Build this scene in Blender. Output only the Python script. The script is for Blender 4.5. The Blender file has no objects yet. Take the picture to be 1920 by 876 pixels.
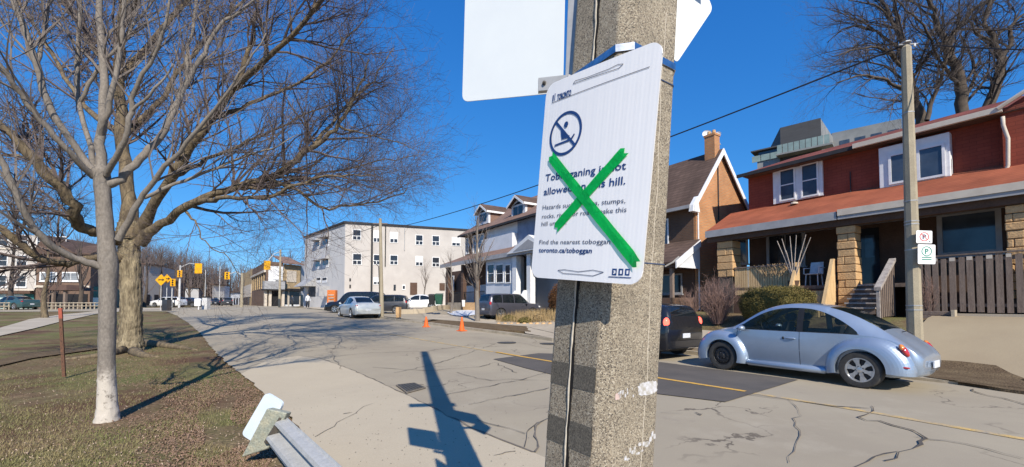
import bpy, bmesh, math, random
from mathutils import Vector, Matrix, noise
rad = math.radians
SC = bpy.context.scene
COL = SC.collection
# ------------------------------------------------------------------ camera
F, HY, PIT, EYE = 790.0, 569.0, rad(2.0), 1.5
CY = HY - F * math.tan(PIT)
cd = bpy.data.cameras.new('camera')
cam = bpy.data.objects.new('camera', cd)
COL.objects.link(cam)
cam.location = (0, 0, EYE)
cam.rotation_euler = (rad(90) + PIT, 0, 0)
cd.sensor_width = 36
cd.lens = 36 * F / 1920
cd.shift_y = (CY - 438) / 1920
cd.clip_start = 0.05
cd.clip_end = 6000
SC.camera = cam
# ------------------------------------------------------------------ light
SUN_AZ, SUN_EL = 163.0, 36.5          # azimuth clockwise from +Y
w = bpy.data.worlds.new('World')
SC.world = w
w.use_nodes = True
nt = w.node_tree
bg = nt.nodes['Background']
sky = nt.nodes.new('ShaderNodeTexSky')
sky.sky_type = 'NISHITA'
sky.sun_disc = False
sky.sun_elevation = rad(SUN_EL)
sky.sun_rotation = rad(SUN_AZ)
sky.altitude = 300
sky.air_density = 1.0
sky.dust_density = 0.0
sky.ozone_density = 6.0
EXPO = 0.3
SKY_K = 0.11
bg.inputs[1].default_value = SKY_K
# camera-like colour response of the clear sky: each channel a * x ** p
sep = nt.nodes.new('ShaderNodeSeparateColor')
com = nt.nodes.new('ShaderNodeCombineColor')
nt.links.new(sky.outputs[0], sep.inputs[0])
for ch, (a_, p_) in enumerate(((.39, 1.17), (.61, .75), (.93, .52))):
    pw = nt.nodes.new('ShaderNodeMath'); pw.operation = 'POWER'; pw.inputs[1].default_value = p_
    sc_ = nt.nodes.new('ShaderNodeMath'); sc_.operation = 'MULTIPLY'
    sc_.inputs[1].default_value = a_ * .1546 ** p_ / (SKY_K * 2 ** EXPO)
    nt.links.new(sep.outputs[ch], pw.inputs[0]); nt.links.new(pw.outputs[0], sc_.inputs[0]); nt.links.new(sc_.outputs[0], com.inputs[ch])
nt.links.new(com.outputs[0], bg.inputs[0])
sl = bpy.data.lights.new('sun', 'SUN')
sl.energy = 5.0
sl.angle = rad(0.5)
sl.color = (1.0, 0.92, 0.79)
so = bpy.data.objects.new('sun', sl)
COL.objects.link(so)
sdir = Vector((math.sin(rad(SUN_AZ)) * math.cos(rad(SUN_EL)), math.cos(rad(SUN_AZ)) * math.cos(rad(SUN_EL)), math.sin(rad(SUN_EL))))
so.rotation_euler = sdir.to_track_quat('Z', 'Y').to_euler()
so.location = (5, -10, 20)
SC.view_settings.view_transform = 'Standard'
SC.view_settings.look = 'None'
SC.view_settings.exposure = EXPO
SC.view_settings.gamma = 1.0
try:
    SC.cycles.max_bounces = 6
    SC.cycles.transparent_max_bounces = 16
except Exception:
    pass

# ------------------------------------------------------------------ measuring helpers
TH = math.atan(525 / 790)
D = Vector((-math.sin(TH), math.cos(TH), 0))      # along the street, away
N = Vector((math.cos(TH), math.sin(TH), 0))       # across the street, to the houses

def ST(s, t, z=0.0):
    return D * s + N * t + Vector((0, 0, z))

def s_of(p): return p.x * D.x + p.y * D.y
def t_of(p): return p.x * N.x + p.y * N.y

def smooth(x):
    x = max(0.0, min(1.0, x))
    return x * x * (3 - 2 * x)

def lerp_tab(tab, x):
    if x <= tab[0][0]: return tab[0][1]
    for (a, va), (b, vb) in zip(tab, tab[1:]):
        if x <= b:
            return va + (vb - va) * (x - a) / (b - a)
    return tab[-1][1]

RR = [(8, 0), (18, .22), (28, .5), (45, .78), (60, .9), (100, 1.05)]
RL = [(20, 0), (40, .35), (60, .85), (100, 1.05)]
BK = [(-30, 1.15), (12, 1.1), (16, .75), (22, .35), (35, .3), (60, .1)]

def H(s, t):
    m = smooth((t + 5) / 8)
    z = lerp_tab(RL, s) * (1 - m) + lerp_tab(RR, s) * m
    return z + lerp_tab(BK, s) * smooth((t - 12.6) / 3.6)

def Hp(p): return H(s_of(p), t_of(p))

def ray(px, py):
    u = (px - 960) / F
    v = (CY - py) / F
    return Vector((u, math.cos(PIT) - v * math.sin(PIT), math.sin(PIT) + v * math.cos(PIT)))

EYEP = Vector((0, 0, EYE))

def at_d(px, py, d):
    r = ray(px, py)
    return EYEP + r * (d / r.y)

def on_t(px, py, t):
    r = ray(px, py)
    return EYEP + r * (t / t_of(r))

def S(px, t, py=560):
    return s_of(on_t(px, py, t))

def Zt(px, py, t):
    return on_t(px, py, t).z

def G(px, py, off=0.0):
    r = ray(px, py)
    k, st = 0.5, 0.25
    while k < 400:
        p = EYEP + r * k
        if p.z < Hp(p) + off: break
        k += st * (1 + k * 0.02)
    lo, hi = k - st * (1 + k * .02) * 1.1, k
    for _ in range(24):
        m = (lo + hi) / 2
        p = EYEP + r * m
        if p.z < Hp(p) + off: hi = m
        else: lo = m
    return EYEP + r * hi

def gz(x, y):
    return Hp(Vector((x, y, 0)))

# ------------------------------------------------------------------ tagging
def tag(o, label=None, cat=None, group=None, kind=None):
    if label: o['label'] = label
    if cat: o['category'] = cat
    if group: o['group'] = group
    if kind: o['kind'] = kind
    return o

def thing(name, loc, label, cat, group=None, rz=0.0):
    o = bpy.data.objects.new(name, None)
    COL.objects.link(o)
    o.empty_display_size = .2
    o.location = loc
    o.rotation_euler = (0, 0, rz)
    o['origin_world'] = False
    del o['origin_world']
    return tag(o, label, cat, group)

def copy_tree(o, parent=None):
    c = o.copy()
    COL.objects.link(c)
    if parent: c.parent = parent
    for ch in o.children:
        copy_tree(ch, c)
    return c

# ------------------------------------------------------------------ materials
def mat(name, col, rough=.75, metal=0.0, col2=None, scale=4.0, contrast=.5, detail=5.0, fine=0.0, fscale=60.0,
        bump=0.0, bscale=60.0, spec=.4, coat=0.0, stretch=None, emit=None, bdist=.01):
    m = bpy.data.materials.new(name)
    m.use_nodes = True
    n = m.node_tree.nodes
    l = m.node_tree.links
    b = n['Principled BSDF']
    b.inputs['Roughness'].default_value = rough
    b.inputs['Metallic'].default_value = metal
    b.inputs['Specular IOR Level'].default_value = spec
    b.inputs['Coat Weight'].default_value = coat
    tc = n.new('ShaderNodeTexCoord')
    vec = tc.outputs['Object']
    if stretch:
        mp = n.new('ShaderNodeMapping')
        mp.inputs['Scale'].default_value = stretch
        l.new(vec, mp.inputs[0])
        vec = mp.outputs[0]
    c = (*col, 1)
    c2 = (*(col2 if col2 else tuple(x * .72 for x in col)), 1)
    ns = n.new('ShaderNodeTexNoise')
    ns.inputs['Scale'].default_value = scale
    ns.inputs['Detail'].default_value = detail
    ns.inputs['Roughness'].default_value = .6
    l.new(vec, ns.inputs['Vector'])
    rp = n.new('ShaderNodeValToRGB')
    rp.color_ramp.elements[0].position = .5 - contrast * .3
    rp.color_ramp.elements[1].position = .5 + contrast * .3
    rp.color_ramp.elements[0].color = c2
    rp.color_ramp.elements[1].color = c
    l.new(ns.outputs['Fac'], rp.inputs[0])
    out = rp.outputs[0]
    if fine > 0:
        nf = n.new('ShaderNodeTexNoise')
        nf.inputs['Scale'].default_value = fscale
        nf.inputs['Detail'].default_value = 3
        l.new(vec, nf.inputs['Vector'])
        mr = n.new('ShaderNodeMapRange')
        mr.inputs[1].default_value = .3
        mr.inputs[2].default_value = .7
        mr.inputs[3].default_value = 1 - fine
        mr.inputs[4].default_value = 1 + fine
        l.new(nf.outputs['Fac'], mr.inputs[0])
        vm = n.new('ShaderNodeVectorMath')
        vm.operation = 'SCALE'
        l.new(out, vm.inputs[0])
        l.new(mr.outputs[0], vm.inputs['Scale'])
        out = vm.outputs[0]
    l.new(out, b.inputs['Base Color'])
    if bump > 0:
        nb = n.new('ShaderNodeTexNoise')
        nb.inputs['Scale'].default_value = bscale
        nb.inputs['Detail'].default_value = 4
        l.new(vec, nb.inputs['Vector'])
        bp = n.new('ShaderNodeBump')
        bp.inputs['Strength'].default_value = bump
        bp.inputs['Distance'].default_value = bdist
        l.new(nb.outputs['Fac'], bp.inputs['Height'])
        l.new(bp.outputs[0], b.inputs['Normal'])
    if emit:
        b.inputs['Emission Color'].default_value = (*emit[:3], 1)
        b.inputs['Emission Strength'].default_value = emit[3]
    return m

def glass_mat(name, tint, alpha=.35, rough=.03):
    m = bpy.data.materials.new(name)
    m.use_nodes = True
    n = m.node_tree.nodes
    l = m.node_tree.links
    b = n['Principled BSDF']
    b.inputs['Base Color'].default_value = (*tint, 1)
    b.inputs['Roughness'].default_value = rough
    b.inputs['Specular IOR Level'].default_value = .8
    tr = n.new('ShaderNodeBsdfTransparent')
    tr.inputs[0].default_value = (.75, .82, .8, 1)
    mx = n.new('ShaderNodeMixShader')
    mx.inputs[0].default_value = alpha
    l.new(tr.outputs[0], mx.inputs[1])
    l.new(b.outputs[0], mx.inputs[2])
    l.new(mx.outputs[0], n['Material Output'].inputs['Surface'])
    return m

# ------------------------------------------------------------------ mesh builder
class MB:
    def __init__(self):
        self.v = []; self.f = []; self.mi = []; self.cur = 0
    def add(self, vs, fs):
        o = len(self.v)
        self.v.extend([Vector(x) for x in vs])
        for f in fs:
            self.f.append([i + o for i in f]); self.mi.append(self.cur)
        return self
    def quad(self, *p):
        return self.add(p, [list(range(len(p)))])
    def hexa(self, p):   # 4 bottom ccw, 4 top
        return self.add(p, [[3, 2, 1, 0], [4, 5, 6, 7], [0, 1, 5, 4], [1, 2, 6, 5], [2, 3, 7, 6], [3, 0, 4, 7]])
    def box(self, x0, x1, y0, y1, z0, z1, fr=None):
        p = [(x0, y0, z0), (x1, y0, z0), (x1, y1, z0), (x0, y1, z0), (x0, y0, z1), (x1, y0, z1), (x1, y1, z1), (x0, y1, z1)]
        if fr: p = [fr(*q) for q in p]
        return self.hexa(p)
    def prism(self, poly, vec):
        n = len(poly)
        poly = [Vector(q) for q in poly]
        vec = Vector(vec)
        vs = poly + [q + vec for q in poly]
        fs = [list(range(n))[::-1], list(range(n, 2 * n))] + [[i, (i + 1) % n, n + (i + 1) % n, n + i] for i in range(n)]
        return self.add(vs, fs)
    def tube(self, pts, radii, n=6, cap=True, squash=1.0):
        pts = [Vector(p) for p in pts]
        if not hasattr(radii, '__len__'): radii = [radii] * len(pts)
        vs = []; fs = []
        d0 = (pts[1] - pts[0]).normalized()
        up = Vector((0, 0, 1)) if abs(d0.z) < .9 else Vector((1, 0, 0))
        a = d0.cross(up).normalized()
        for i, p in enumerate(pts):
            if i == 0: d = d0
            elif i == len(pts) - 1: d = pts[i] - pts[i - 1]
            else: d = pts[i + 1] - pts[i - 1]
            d = d.normalized() if d.length > 1e-9 else d0
            a = a - d * a.dot(d)
            a = a.normalized() if a.length > 1e-6 else d.orthogonal().normalized()
            b = d.cross(a)
            for k in range(n):
                w_ = 2 * math.pi * k / n
                vs.append(p + (a * math.cos(w_) + b * (math.sin(w_) * squash)) * radii[i])
        for i in range(len(pts) - 1):
            for k in range(n):
                k2 = (k + 1) % n
                fs.append([i * n + k, i * n + k2, (i + 1) * n + k2, (i + 1) * n + k])
        if cap:
            fs.append(list(range(n))[::-1]); fs.append([(len(pts) - 1) * n + k for k in range(n)])
        return self.add(vs, fs)
    def lathe(self, c, axis, prof, n=16, cap=True):
        """prof: (distance along axis, radius)"""
        c = Vector(c); axis = Vector(axis).normalized()
        a = axis.orthogonal().normalized(); b = axis.cross(a)
        vs = []; fs = []
        for h, r in prof:
            for k in range(n):
                w_ = 2 * math.pi * k / n
                vs.append(c + axis * h + (a * math.cos(w_) + b * math.sin(w_)) * r)
        for i in range(len(prof) - 1):
            for k in range(n):
                k2 = (k + 1) % n
                fs.append([i * n + k, i * n + k2, (i + 1) * n + k2, (i + 1) * n + k])
        if cap:
            fs.append(list(range(n))[::-1]); fs.append([(len(prof) - 1) * n + k for k in range(n)])
        return self.add(vs, fs)
    def build(self, name, mats, parent=None, smooth=False, local=False, fix=True, bevel=0.0, auto=None):
        off = Vector((0, 0, 0))
        if parent is not None and not local:
            q = parent
            while q is not None:
                off += q.location; q = q.parent
        me = bpy.data.meshes.new(name)
        me.from_pydata([tuple(x - off) for x in self.v], [], self.f)
        if not isinstance(mats, (list, tuple)): mats = [mats]
        for m_ in mats: me.materials.append(m_)
        if len(mats) > 1: me.polygons.foreach_set('material_index', self.mi)
        if fix and len(self.f) < 6000:
            bm = bmesh.new(); bm.from_mesh(me)
            bmesh.ops.recalc_face_normals(bm, faces=bm.faces)
            bm.to_mesh(me); bm.free()
        if smooth:
            me.polygons.foreach_set('use_smooth', [True] * len(me.polygons))
            if auto:
                try: me.set_sharp_from_angle(angle=rad(auto))
                except Exception: pass
        me.update()
        o = bpy.data.objects.new(name, me)
        COL.objects.link(o)
        if parent is not None: o.parent = parent
        if bevel:
            b = o.modifiers.new('bevel', 'BEVEL'); b.width = bevel; b.segments = 2; b.limit_method = 'ANGLE'
        return o

def catmull(pts, n=4):
    pts = [Vector(p) for p in pts]
    P = [pts[0] * 2 - pts[1]] + pts + [pts[-1] * 2 - pts[-2]]
    out = []
    for i in range(1, len(P) - 2):
        a, b, c, d = P[i - 1:i + 3]
        for k in range(n):
            t = k / n
            out.append(.5 * ((2 * b) + (c - a) * t + (2 * a - 5 * b + 4 * c - d) * t * t + (3 * b - a - 3 * c + d) * t ** 3))
    out.append(pts[-1])
    return out

def instance(ob, loc, parent, rz=0.0, name=None):
    c = ob.copy(); COL.objects.link(c); c.parent = parent; c.location = loc; c.rotation_euler = (0, 0, rz)
    if name: c.name = name
    return c
# ================================================================== GROUND
M_dead = mat('dead_grass', (.225, .165, .095), .95, col2=(.15, .105, .06), scale=.55, contrast=.5, fine=.45, fscale=22, bump=.8, bscale=30, bdist=.03, spec=.1)
def add_patch(m, col, scale, lo, hi, seed=0.0):
    """another soil / growth colour laid over a material in noisy patches"""
    n = m.node_tree.nodes; l = m.node_tree.links
    b = n['Principled BSDF']
    src = b.inputs['Base Color'].links[0].from_socket
    tc = [x for x in n if x.type == 'TEX_COORD'][0]
    mp = n.new('ShaderNodeMapping'); mp.inputs['Location'].default_value = (seed, seed * 1.7, seed * .3)
    l.new(tc.outputs['Object'], mp.inputs[0])
    ns = n.new('ShaderNodeTexNoise'); ns.inputs['Scale'].default_value = scale; ns.inputs['Detail'].default_value = 8
    ns.inputs['Roughness'].default_value = .7
    l.new(mp.outputs[0], ns.inputs['Vector'])
    mr = n.new('ShaderNodeMapRange'); mr.inputs[1].default_value = lo; mr.inputs[2].default_value = hi
    l.new(ns.outputs['Fac'], mr.inputs[0])
    mx = n.new('ShaderNodeMix'); mx.data_type = 'RGBA'
    l.new(mr.outputs[0], mx.inputs[0]); l.new(src, mx.inputs[6]); mx.inputs[7].default_value = (*col, 1)
    l.new(mx.outputs[2], b.inputs['Base Color'])
    return m
add_patch(M_dead, (.135, .145, .05), .45, .43, .64, 3)
add_patch(M_dead, (.12, .07, .045), .5, .5, .62, 11)
M_asph = mat('asphalt_worn', (.385, .33, .24), .9, col2=(.315, .268, .20), scale=.35, contrast=.6, fine=.13, fscale=150, bump=.25, bscale=180, bdist=.004, spec=.25)
add_patch(M_asph, (.27, .23, .18), 1.1, .62, .8, 5)
def add_hairline(m, scale, width, col, seed=0.0):
    n = m.node_tree.nodes; l = m.node_tree.links; b = n['Principled BSDF']
    src = b.inputs['Base Color'].links[0].from_socket
    tc = [x for x in n if x.type == 'TEX_COORD'][0]
    ns = n.new('ShaderNodeTexNoise'); ns.inputs['Scale'].default_value = scale * 4; ns.inputs['Detail'].default_value = 6
    l.new(tc.outputs['Object'], ns.inputs['Vector'])
    ad = n.new('ShaderNodeVectorMath'); ad.operation = 'MULTIPLY_ADD'; ad.inputs[1].default_value = (1.1, 1.1, 0); l.new(ns.outputs['Color'], ad.inputs[0]); l.new(tc.outputs['Object'], ad.inputs[2])
    vo = n.new('ShaderNodeTexVoronoi'); vo.feature = 'DISTANCE_TO_EDGE'; vo.inputs['Scale'].default_value = scale; l.new(ad.outputs[0], vo.inputs['Vector'])
    mr = n.new('ShaderNodeMapRange'); mr.inputs[1].default_value = width * .4; mr.inputs[2].default_value = width; mr.inputs[3].default_value = 1; mr.inputs[4].default_value = 0; l.new(vo.outputs['Distance'], mr.inputs[0])
    nm = n.new('ShaderNodeTexNoise'); nm.inputs['Scale'].default_value = scale * .9 + seed; l.new(tc.outputs['Object'], nm.inputs['Vector'])
    mk = n.new('ShaderNodeMapRange'); mk.inputs[1].default_value = .5; mk.inputs[2].default_value = .6; l.new(nm.outputs['Fac'], mk.inputs[0])
    mu = n.new('ShaderNodeMath'); mu.operation = 'MULTIPLY'; l.new(mr.outputs[0], mu.inputs[0]); l.new(mk.outputs[0], mu.inputs[1])
    mx = n.new('ShaderNodeMix'); mx.data_type = 'RGBA'; l.new(mu.outputs[0], mx.inputs[0]); l.new(src, mx.inputs[6]); mx.inputs[7].default_value = (*col, 1)
    l.new(mx.outputs[2], b.inputs['Base Color'])
add_patch(M_asph, (.43, .375, .285), .6, .55, .8, 21)
add_patch(M_asph, (.20, .17, .13), 4.5, .68, .8, 31)
add_hairline(M_asph, .55, .012, (.15, .125, .095))
M_conc = mat('concrete_apron', (.51, .435, .315), .9, col2=(.455, .385, .28), scale=.6, contrast=.7, fine=.08, fscale=90, bump=.2, bscale=120, bdist=.003, spec=.25)
add_patch(M_conc, (.42, .355, .26), 2.0, .6, .85, 9)
add_patch(M_conc, (.36, .30, .22), 6, .66, .78, 14)
M_walk = mat('concrete_walk', (.47, .405, .31), .9, col2=(.39, .33, .25), scale=.8, fine=.1, fscale=80, bump=.2, bscale=100, bdist=.003, spec=.25)
M_blvd = mat('boulevard_tan', (.365, .295, .195), .9, col2=(.32, .255, .17), scale=.5, fine=.08, fscale=90, bump=.2, bscale=120, bdist=.003, spec=.2)
M_kerb = mat('kerb_concrete', (.44, .38, .29), .9, col2=(.32, .27, .20), scale=3, fine=.12, fscale=60, bump=.3, bscale=60)
M_patch = mat('asphalt_patch', (.115, .10, .085), .85, col2=(.09, .08, .07), scale=1.5, fine=.2, fscale=160, bump=.3, bscale=170, bdist=.004)
M_crack = mat('crack_dark', (.105, .09, .075), .95, scale=8)
M_seal = mat('crack_seal', (.20, .17, .135), .9, scale=8)
M_yel = mat('yellow_paint', (.72, .40, .06), .8, col2=(.55, .33, .09), scale=9, fine=.15, fscale=70)
M_yelw = mat('yellow_paint_worn', (.60, .40, .13), .85, col2=(.34, .29, .22), scale=6, contrast=.5, fine=.2, fscale=60)
M_white = mat('white_paint_line', (.7, .68, .64), .8, scale=6)
M_soil = mat('bare_soil', (.115, .08, .05), .95, col2=(.17, .125, .075), scale=2.5, fine=.4, fscale=35, bump=.8, bscale=35, bdist=.03, spec=.1)
M_snow = mat('old_snow', (.78, .8, .84), .7, scale=5)

SL = [-400, -150, -60, -30] + [x for x in range(-20, 64, 2)] + [68, 74, 80, 90, 100, 130, 200, 400, 1500]
TL = [-1200, -300, -120, -70, -40, -25, -15, -10, -6, -5, -4, -3, -2, -1, 0, 1, 2, 3, 6, 9, 12.6] + [12.6 + .45 * i for i in range(1, 9)] + [20, 30, 60, 120, 300, 1200]
def terrain():
    m = MB()
    vs = [ST(s, t, H(s, t) - .03) for s in SL for t in TL]
    nT = len(TL)
    fs = [[i * nT + j + 1, i * nT + j, (i + 1) * nT + j, (i + 1) * nT + j + 1] for i in range(len(SL) - 1) for j in range(nT - 1)]
    m.add(vs, fs)
    o = m.build('ground', M_dead)
    tag(o, kind='structure')
    return o
terrain()

def drape(name, pts, off, ma, kind='structure', skirt=0.0, parent=None):
    """pts: world points; the sheet follows the terrain"""
    bm = bmesh.new()
    P = [Vector((s_of(p), t_of(p), 0)) for p in pts]
    vs = [bm.verts.new(p) for p in P]
    f = bm.faces.new(vs)
    bmesh.ops.triangulate(bm, faces=[f], ngon_method='EAR_CLIP')
    s0, s1 = min(p.x for p in P), max(p.x for p in P)
    t0, t1 = min(p.y for p in P), max(p.y for p in P)
    for a in SL:
        if s0 < a < s1:
            bmesh.ops.bisect_plane(bm, geom=bm.verts[:] + bm.edges[:] + bm.faces[:], plane_co=(a, 0, 0), plane_no=(1, 0, 0))
    for a in TL:
        if t0 < a < t1:
            bmesh.ops.bisect_plane(bm, geom=bm.verts[:] + bm.edges[:] + bm.faces[:], plane_co=(0, a, 0), plane_no=(0, 1, 0))
    if skirt:
        be = [e for e in bm.edges if len(e.link_faces) == 1]
        r = bmesh.ops.extrude_edge_only(bm, edges=be)
        low = set(v for v in r['geom'] if isinstance(v, bmesh.types.BMVert))
    else: low = set()
    for v in bm.verts:
        z = H(v.co.x, v.co.y) + off - (skirt if v in low else 0)
        v.co = ST(v.co.x, v.co.y, z)
    bmesh.ops.recalc_face_normals(bm, faces=bm.faces)
    up = sum(f.normal.z * f.calc_area() for f in bm.faces)
    if up < 0: bmesh.ops.reverse_faces(bm, faces=bm.faces)
    me = bpy.data.meshes.new(name)
    bm.to_mesh(me); bm.free()
    me.materials.append(ma)
    o = bpy.data.objects.new(name, me)
    COL.objects.link(o)
    if parent: o.parent = parent
    if kind and not parent: o['kind'] = kind
    return o

KERB_PX = [(1035, 640), (960, 629), (880, 619), (800, 608), (740, 601), (690, 594), (640, 588)]
left_px = [(640, 925), (600, 862), (560, 800), (500, 745), (470, 715), (425, 680), (395, 650), (378, 628), (352, 605), (332, 592), (312, 584)]
kerbR = [ST(s, 11.2) for s in (-40, -20, -10, -4, 0, 4, 8)] + [G(*q) for q in KERB_PX]
def rough(P, step, jit, closed=True, seed=1):
    r = random.Random(seed); out = []; n = len(P)
    for i in range(n if closed else n - 1):
        a, b = P[i], P[(i + 1) % n]; k = max(1, int((b - a).length / step))
        for j in range(k):
            q = a.lerp(b, j / k)
            if j: q = q + Vector((r.gauss(0, jit), r.gauss(0, jit), 0))
            out.append(q)
    if not closed: out.append(P[-1])
    return out
left = rough([G(*q) for q in left_px], .22, .022, False)
# the street with the crossing at the far lights
road_pts = [ST(-40, -6), ] + kerbR + [G(600, 581), G(572, 578), G(540, 576)] + [ST(62, 16), ST(66, 40), ST(78, 40), ST(74, 9), ST(150, 2), ST(150, -7), ST(74, -4), ST(70, -70), ST(58, -70), ST(56, -14)] + left[::-1] + [ST(-40, -7)]
# keep the near-left side simple: behind the camera the apron spreads
M_list = road_pts
road = drape('road', road_pts[1:-1] + [Vector((-.6, 0, 0)), Vector((-1.5, -4, 0)), ST(-40, 2)], 0.0, M_asph)
apron_px = [(1000, 850), (905, 812), (850, 786), (760, 740), (700, 712), (650, 690), (600, 673), (560, 668), (500, 676), (452, 702)]
apron_left = [p for p in left if (p - G(470, 715)).length < .01 or p.y < G(470, 715).y][::-1]
apron = drape('pavement', [G(*q) for q in apron_px] + apron_left + [Vector((-.9, 1.2, 0)), Vector((-1.8, -4, 0)), Vector((4, -6, 0)), Vector((3.2, .6, 0)), G(1240, 950)], .008, M_conc)

# far-side verge, walk and slope up to the houses
def strip(name, a, b, off, ma, **k):
    return drape(name, a + b[::-1], off, ma, **k)
k_in = [p + N * .16 for p in kerbR]
kb = MB()
for p, q in zip(kerbR, kerbR[1:]):
    n_ = max(1, int((q - p).length / 1.5))
    for i in range(n_):
        a = p.lerp(q, i / n_); b = p.lerp(q, (i + 1) / n_)
        d = (b - a); d.z = 0; d.normalize(); r = Vector((d.y, -d.x, 0)) * .16
        za, zb = Hp(a), Hp(b)
        pts = []
        for (c, z) in ((a, za), (b, zb)):
            pts.append((c, z))
        A0 = Vector((a.x, a.y, za - .05)); B0 = Vector((b.x, b.y, zb - .05))
        hh = .11 if s_of(a) > 3.2 or s_of(a) < -3 else .055
        kb.hexa([A0, B0, B0 + r, A0 + r, A0 + Vector((0, 0, .05 + hh)), B0 + Vector((0, 0, .05 + hh)), B0 + r + Vector((0, 0, .05 + hh)), A0 + r + Vector((0, 0, .05 + hh))])
tag(kb.build('kerb', M_kerb), kind='structure')
# near verge: concrete boulevard on the right, soil strip beside the beetle
drape('boulevard', [ST(-40, 11.3), ST(3.3, 11.3), ST(3.3, 16.5), ST(-40, 16.5)], .045, M_blvd, skirt=.1)
drape('soil_strip', rough([G(1690, 706), G(1735, 678), G(1800, 682), G(1868, 690), G(1880, 704), G(1925, 716), G(1935, 742), G(1800, 722), G(1740, 712)], .25, .05), .055, M_soil, skirt=.2)
drape('walkway', [ST(3.3, 12.6), ST(10, 12.6), ST(14, 12.9), ST(14, 14.3), ST(10, 14.1), ST(3.3, 14.1)], .06, M_walk, skirt=.1)
drape('soil_strip', rough([G(800, 606) + N * .2, G(880, 617) + N * .2, G(985, 625) + N * .3, G(985, 612), G(880, 603), G(830, 600)], .5, .07), .055, M_soil, skirt=.2)
drape('driveway', [G(985, 627), G(1060, 640), ST(8.2, 11.4), ST(8.2, 12.6), G(1060, 600), G(980, 607)], .05, M_walk)
drape('walkway', [G(1060, 622), G(985, 608), G(900, 598), G(850, 594), G(820, 589), G(790, 588), G(800, 600), G(830, 602), G(885, 606), G(985, 614), G(1060, 632)], .065, M_walk)
drape('driveway', [G(640, 586), G(700, 592), G(790, 604), G(830, 598), G(890, 599), G(900, 585), G(860, 580), G(700, 582), G(640, 580)], .04, M_asph)
drape('plaza', [G(560, 577), G(600, 581), G(640, 586), G(700, 583), G(860, 581), ST(46, 30), ST(58, 30)], .05, M_walk)
# snow remnant by the small tree
drape('snow_patch', [G(838, 588), G(862, 584), G(893, 583), G(893, 592), G(870, 595), G(848, 593)], .085, M_snow)
# park path at the left
drape('path', [G(-120, 648), G(0, 630), G(60, 617), G(115, 603), G(182, 588.5), G(250, 582), G(300, 580), G(300, 577.5), G(250, 578), G(180, 584), G(115, 590), G(54, 599), G(0, 615), G(-120, 628)], .01, M_walk)
drape('path', [G(-60, 700), G(60, 672), G(180, 655), G(240, 648), G(240, 643), G(180, 647), G(60, 662), G(-60, 686)], .008, M_soil)
# dark repair patch and markings
drape('asphalt_patch', [G(925, 674), G(1010, 663), G(1040, 664), G(1240, 680), G(1497, 713), G(1360, 755), G(1236, 740), G(1035, 703)], .012, M_patch)
def line_on(name, pxs, wd, off, ma, parent=None):
    P = [G(*q) for q in pxs]
    a = []; b = []
    for i, p in enumerate(P):
        d = (P[min(i + 1, len(P) - 1)] - P[max(i - 1, 0)]); d.z = 0; d.normalize()
        r = Vector((d.y, -d.x, 0)) * wd / 2
        a.append(p + r); b.append(p - r)
    m = MB()
    up = Vector((0, 0, 1))
    for i in range(len(P) - 1):
        n_ = max(1, int((P[i + 1] - P[i]).length / 1.0))
        for k in range(n_):
            q = []
            for (u, arr) in ((k / n_, a), ((k + 1) / n_, a), ((k + 1) / n_, b), (k / n_, b)):
                c = arr[i].lerp(arr[i + 1], u); q.append(Vector((c.x, c.y, Hp(c) + off)))
            m.quad(*q)
    o = m.build(name, ma, fix=False)
    for p in o.data.polygons: pass
    if parent: o.parent = parent
    else: tag(o, kind='structure')
    return o
line_on('centre_line', [(930, 661), (980, 670), (1110, 690), (1240, 711), (1320, 723.5), (1398, 735.5)], .11, .018, M_yel)
line_on('centre_line', [(1402, 736), (1515, 754), (1630, 773), (1920, 824), (2300, 892)], .12, .006, M_yelw)
line_on('centre_line', [(560, 597), (700, 621), (830, 644), (925, 660)], .1, .006, M_yelw)
# crosswalk bars at the far junction
for i in range(7):
    x = 395 + i * 22
    line_on('crosswalk_bar', [(x, 578.5), (x + 13, 578.6)], .5, .012, M_white)

# cracks: jittered dark strips lying on the surface
rc = random.Random(4)
def crack(pxs, wd=.02, ma=None, jit=.05):
    P = [G(*q) for q in pxs]
    pts = []
    for i in range(len(P) - 1):
        n_ = max(2, int((P[i + 1] - P[i]).length / .18))
        for k in range(n_):
            pts.append(P[i].lerp(P[i + 1], k / n_) + Vector((rc.gauss(0, jit), rc.gauss(0, jit), 0)) * .5)
    pts.append(P[-1])
    m = MB()
    L = []
    for i, p in enumerate(pts):
        d = pts[min(i + 1, len(pts) - 1)] - pts[max(0, i - 1)]; d.z = 0
        if d.length < 1e-6: d = Vector((1, 0, 0))
        d.normalize(); r = Vector((d.y, -d.x, 0)) * wd * rc.uniform(.10, .50)
        L.append((p + r, p - r))
    for (a, b), (c, d_) in zip(L, L[1:]):
        m.quad(*[Vector((q.x, q.y, Hp(q) + .014)) for q in (a, c, d_, b)])
    return m.build('crack', ma or M_crack, road, fix=False)
crack([(560, 668), (600, 673), (650, 690), (700, 712), (760, 740), (850, 786), (905, 812), (1000, 850)], .035, M_seal, .03)
crack([(1000, 850), (1010, 800), (1030, 770)], .03, M_seal)
crack([(590, 672), (700, 662), (800, 659), (880, 648), (940, 643)], .03)
crack([(700, 690), (800, 696), (900, 688), (930, 680), (970, 700)], .025)
crack([(740, 700), (820, 682), (900, 655), (930, 645)], .025, M_seal)
crack([(830, 742), (900, 728), (980, 712), (1020, 700), (1030, 690)], .03)
crack([(880, 760), (950, 745), (1000, 735), (1030, 728)], .03, M_seal)
crack([(855, 700), (920, 715), (960, 712), (1030, 715)], .025)
crack([(980, 838), (985, 812), (1000, 800), (1020, 790)], .02)
crack([(895, 790), (930, 800), (985, 815)], .02)
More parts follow.
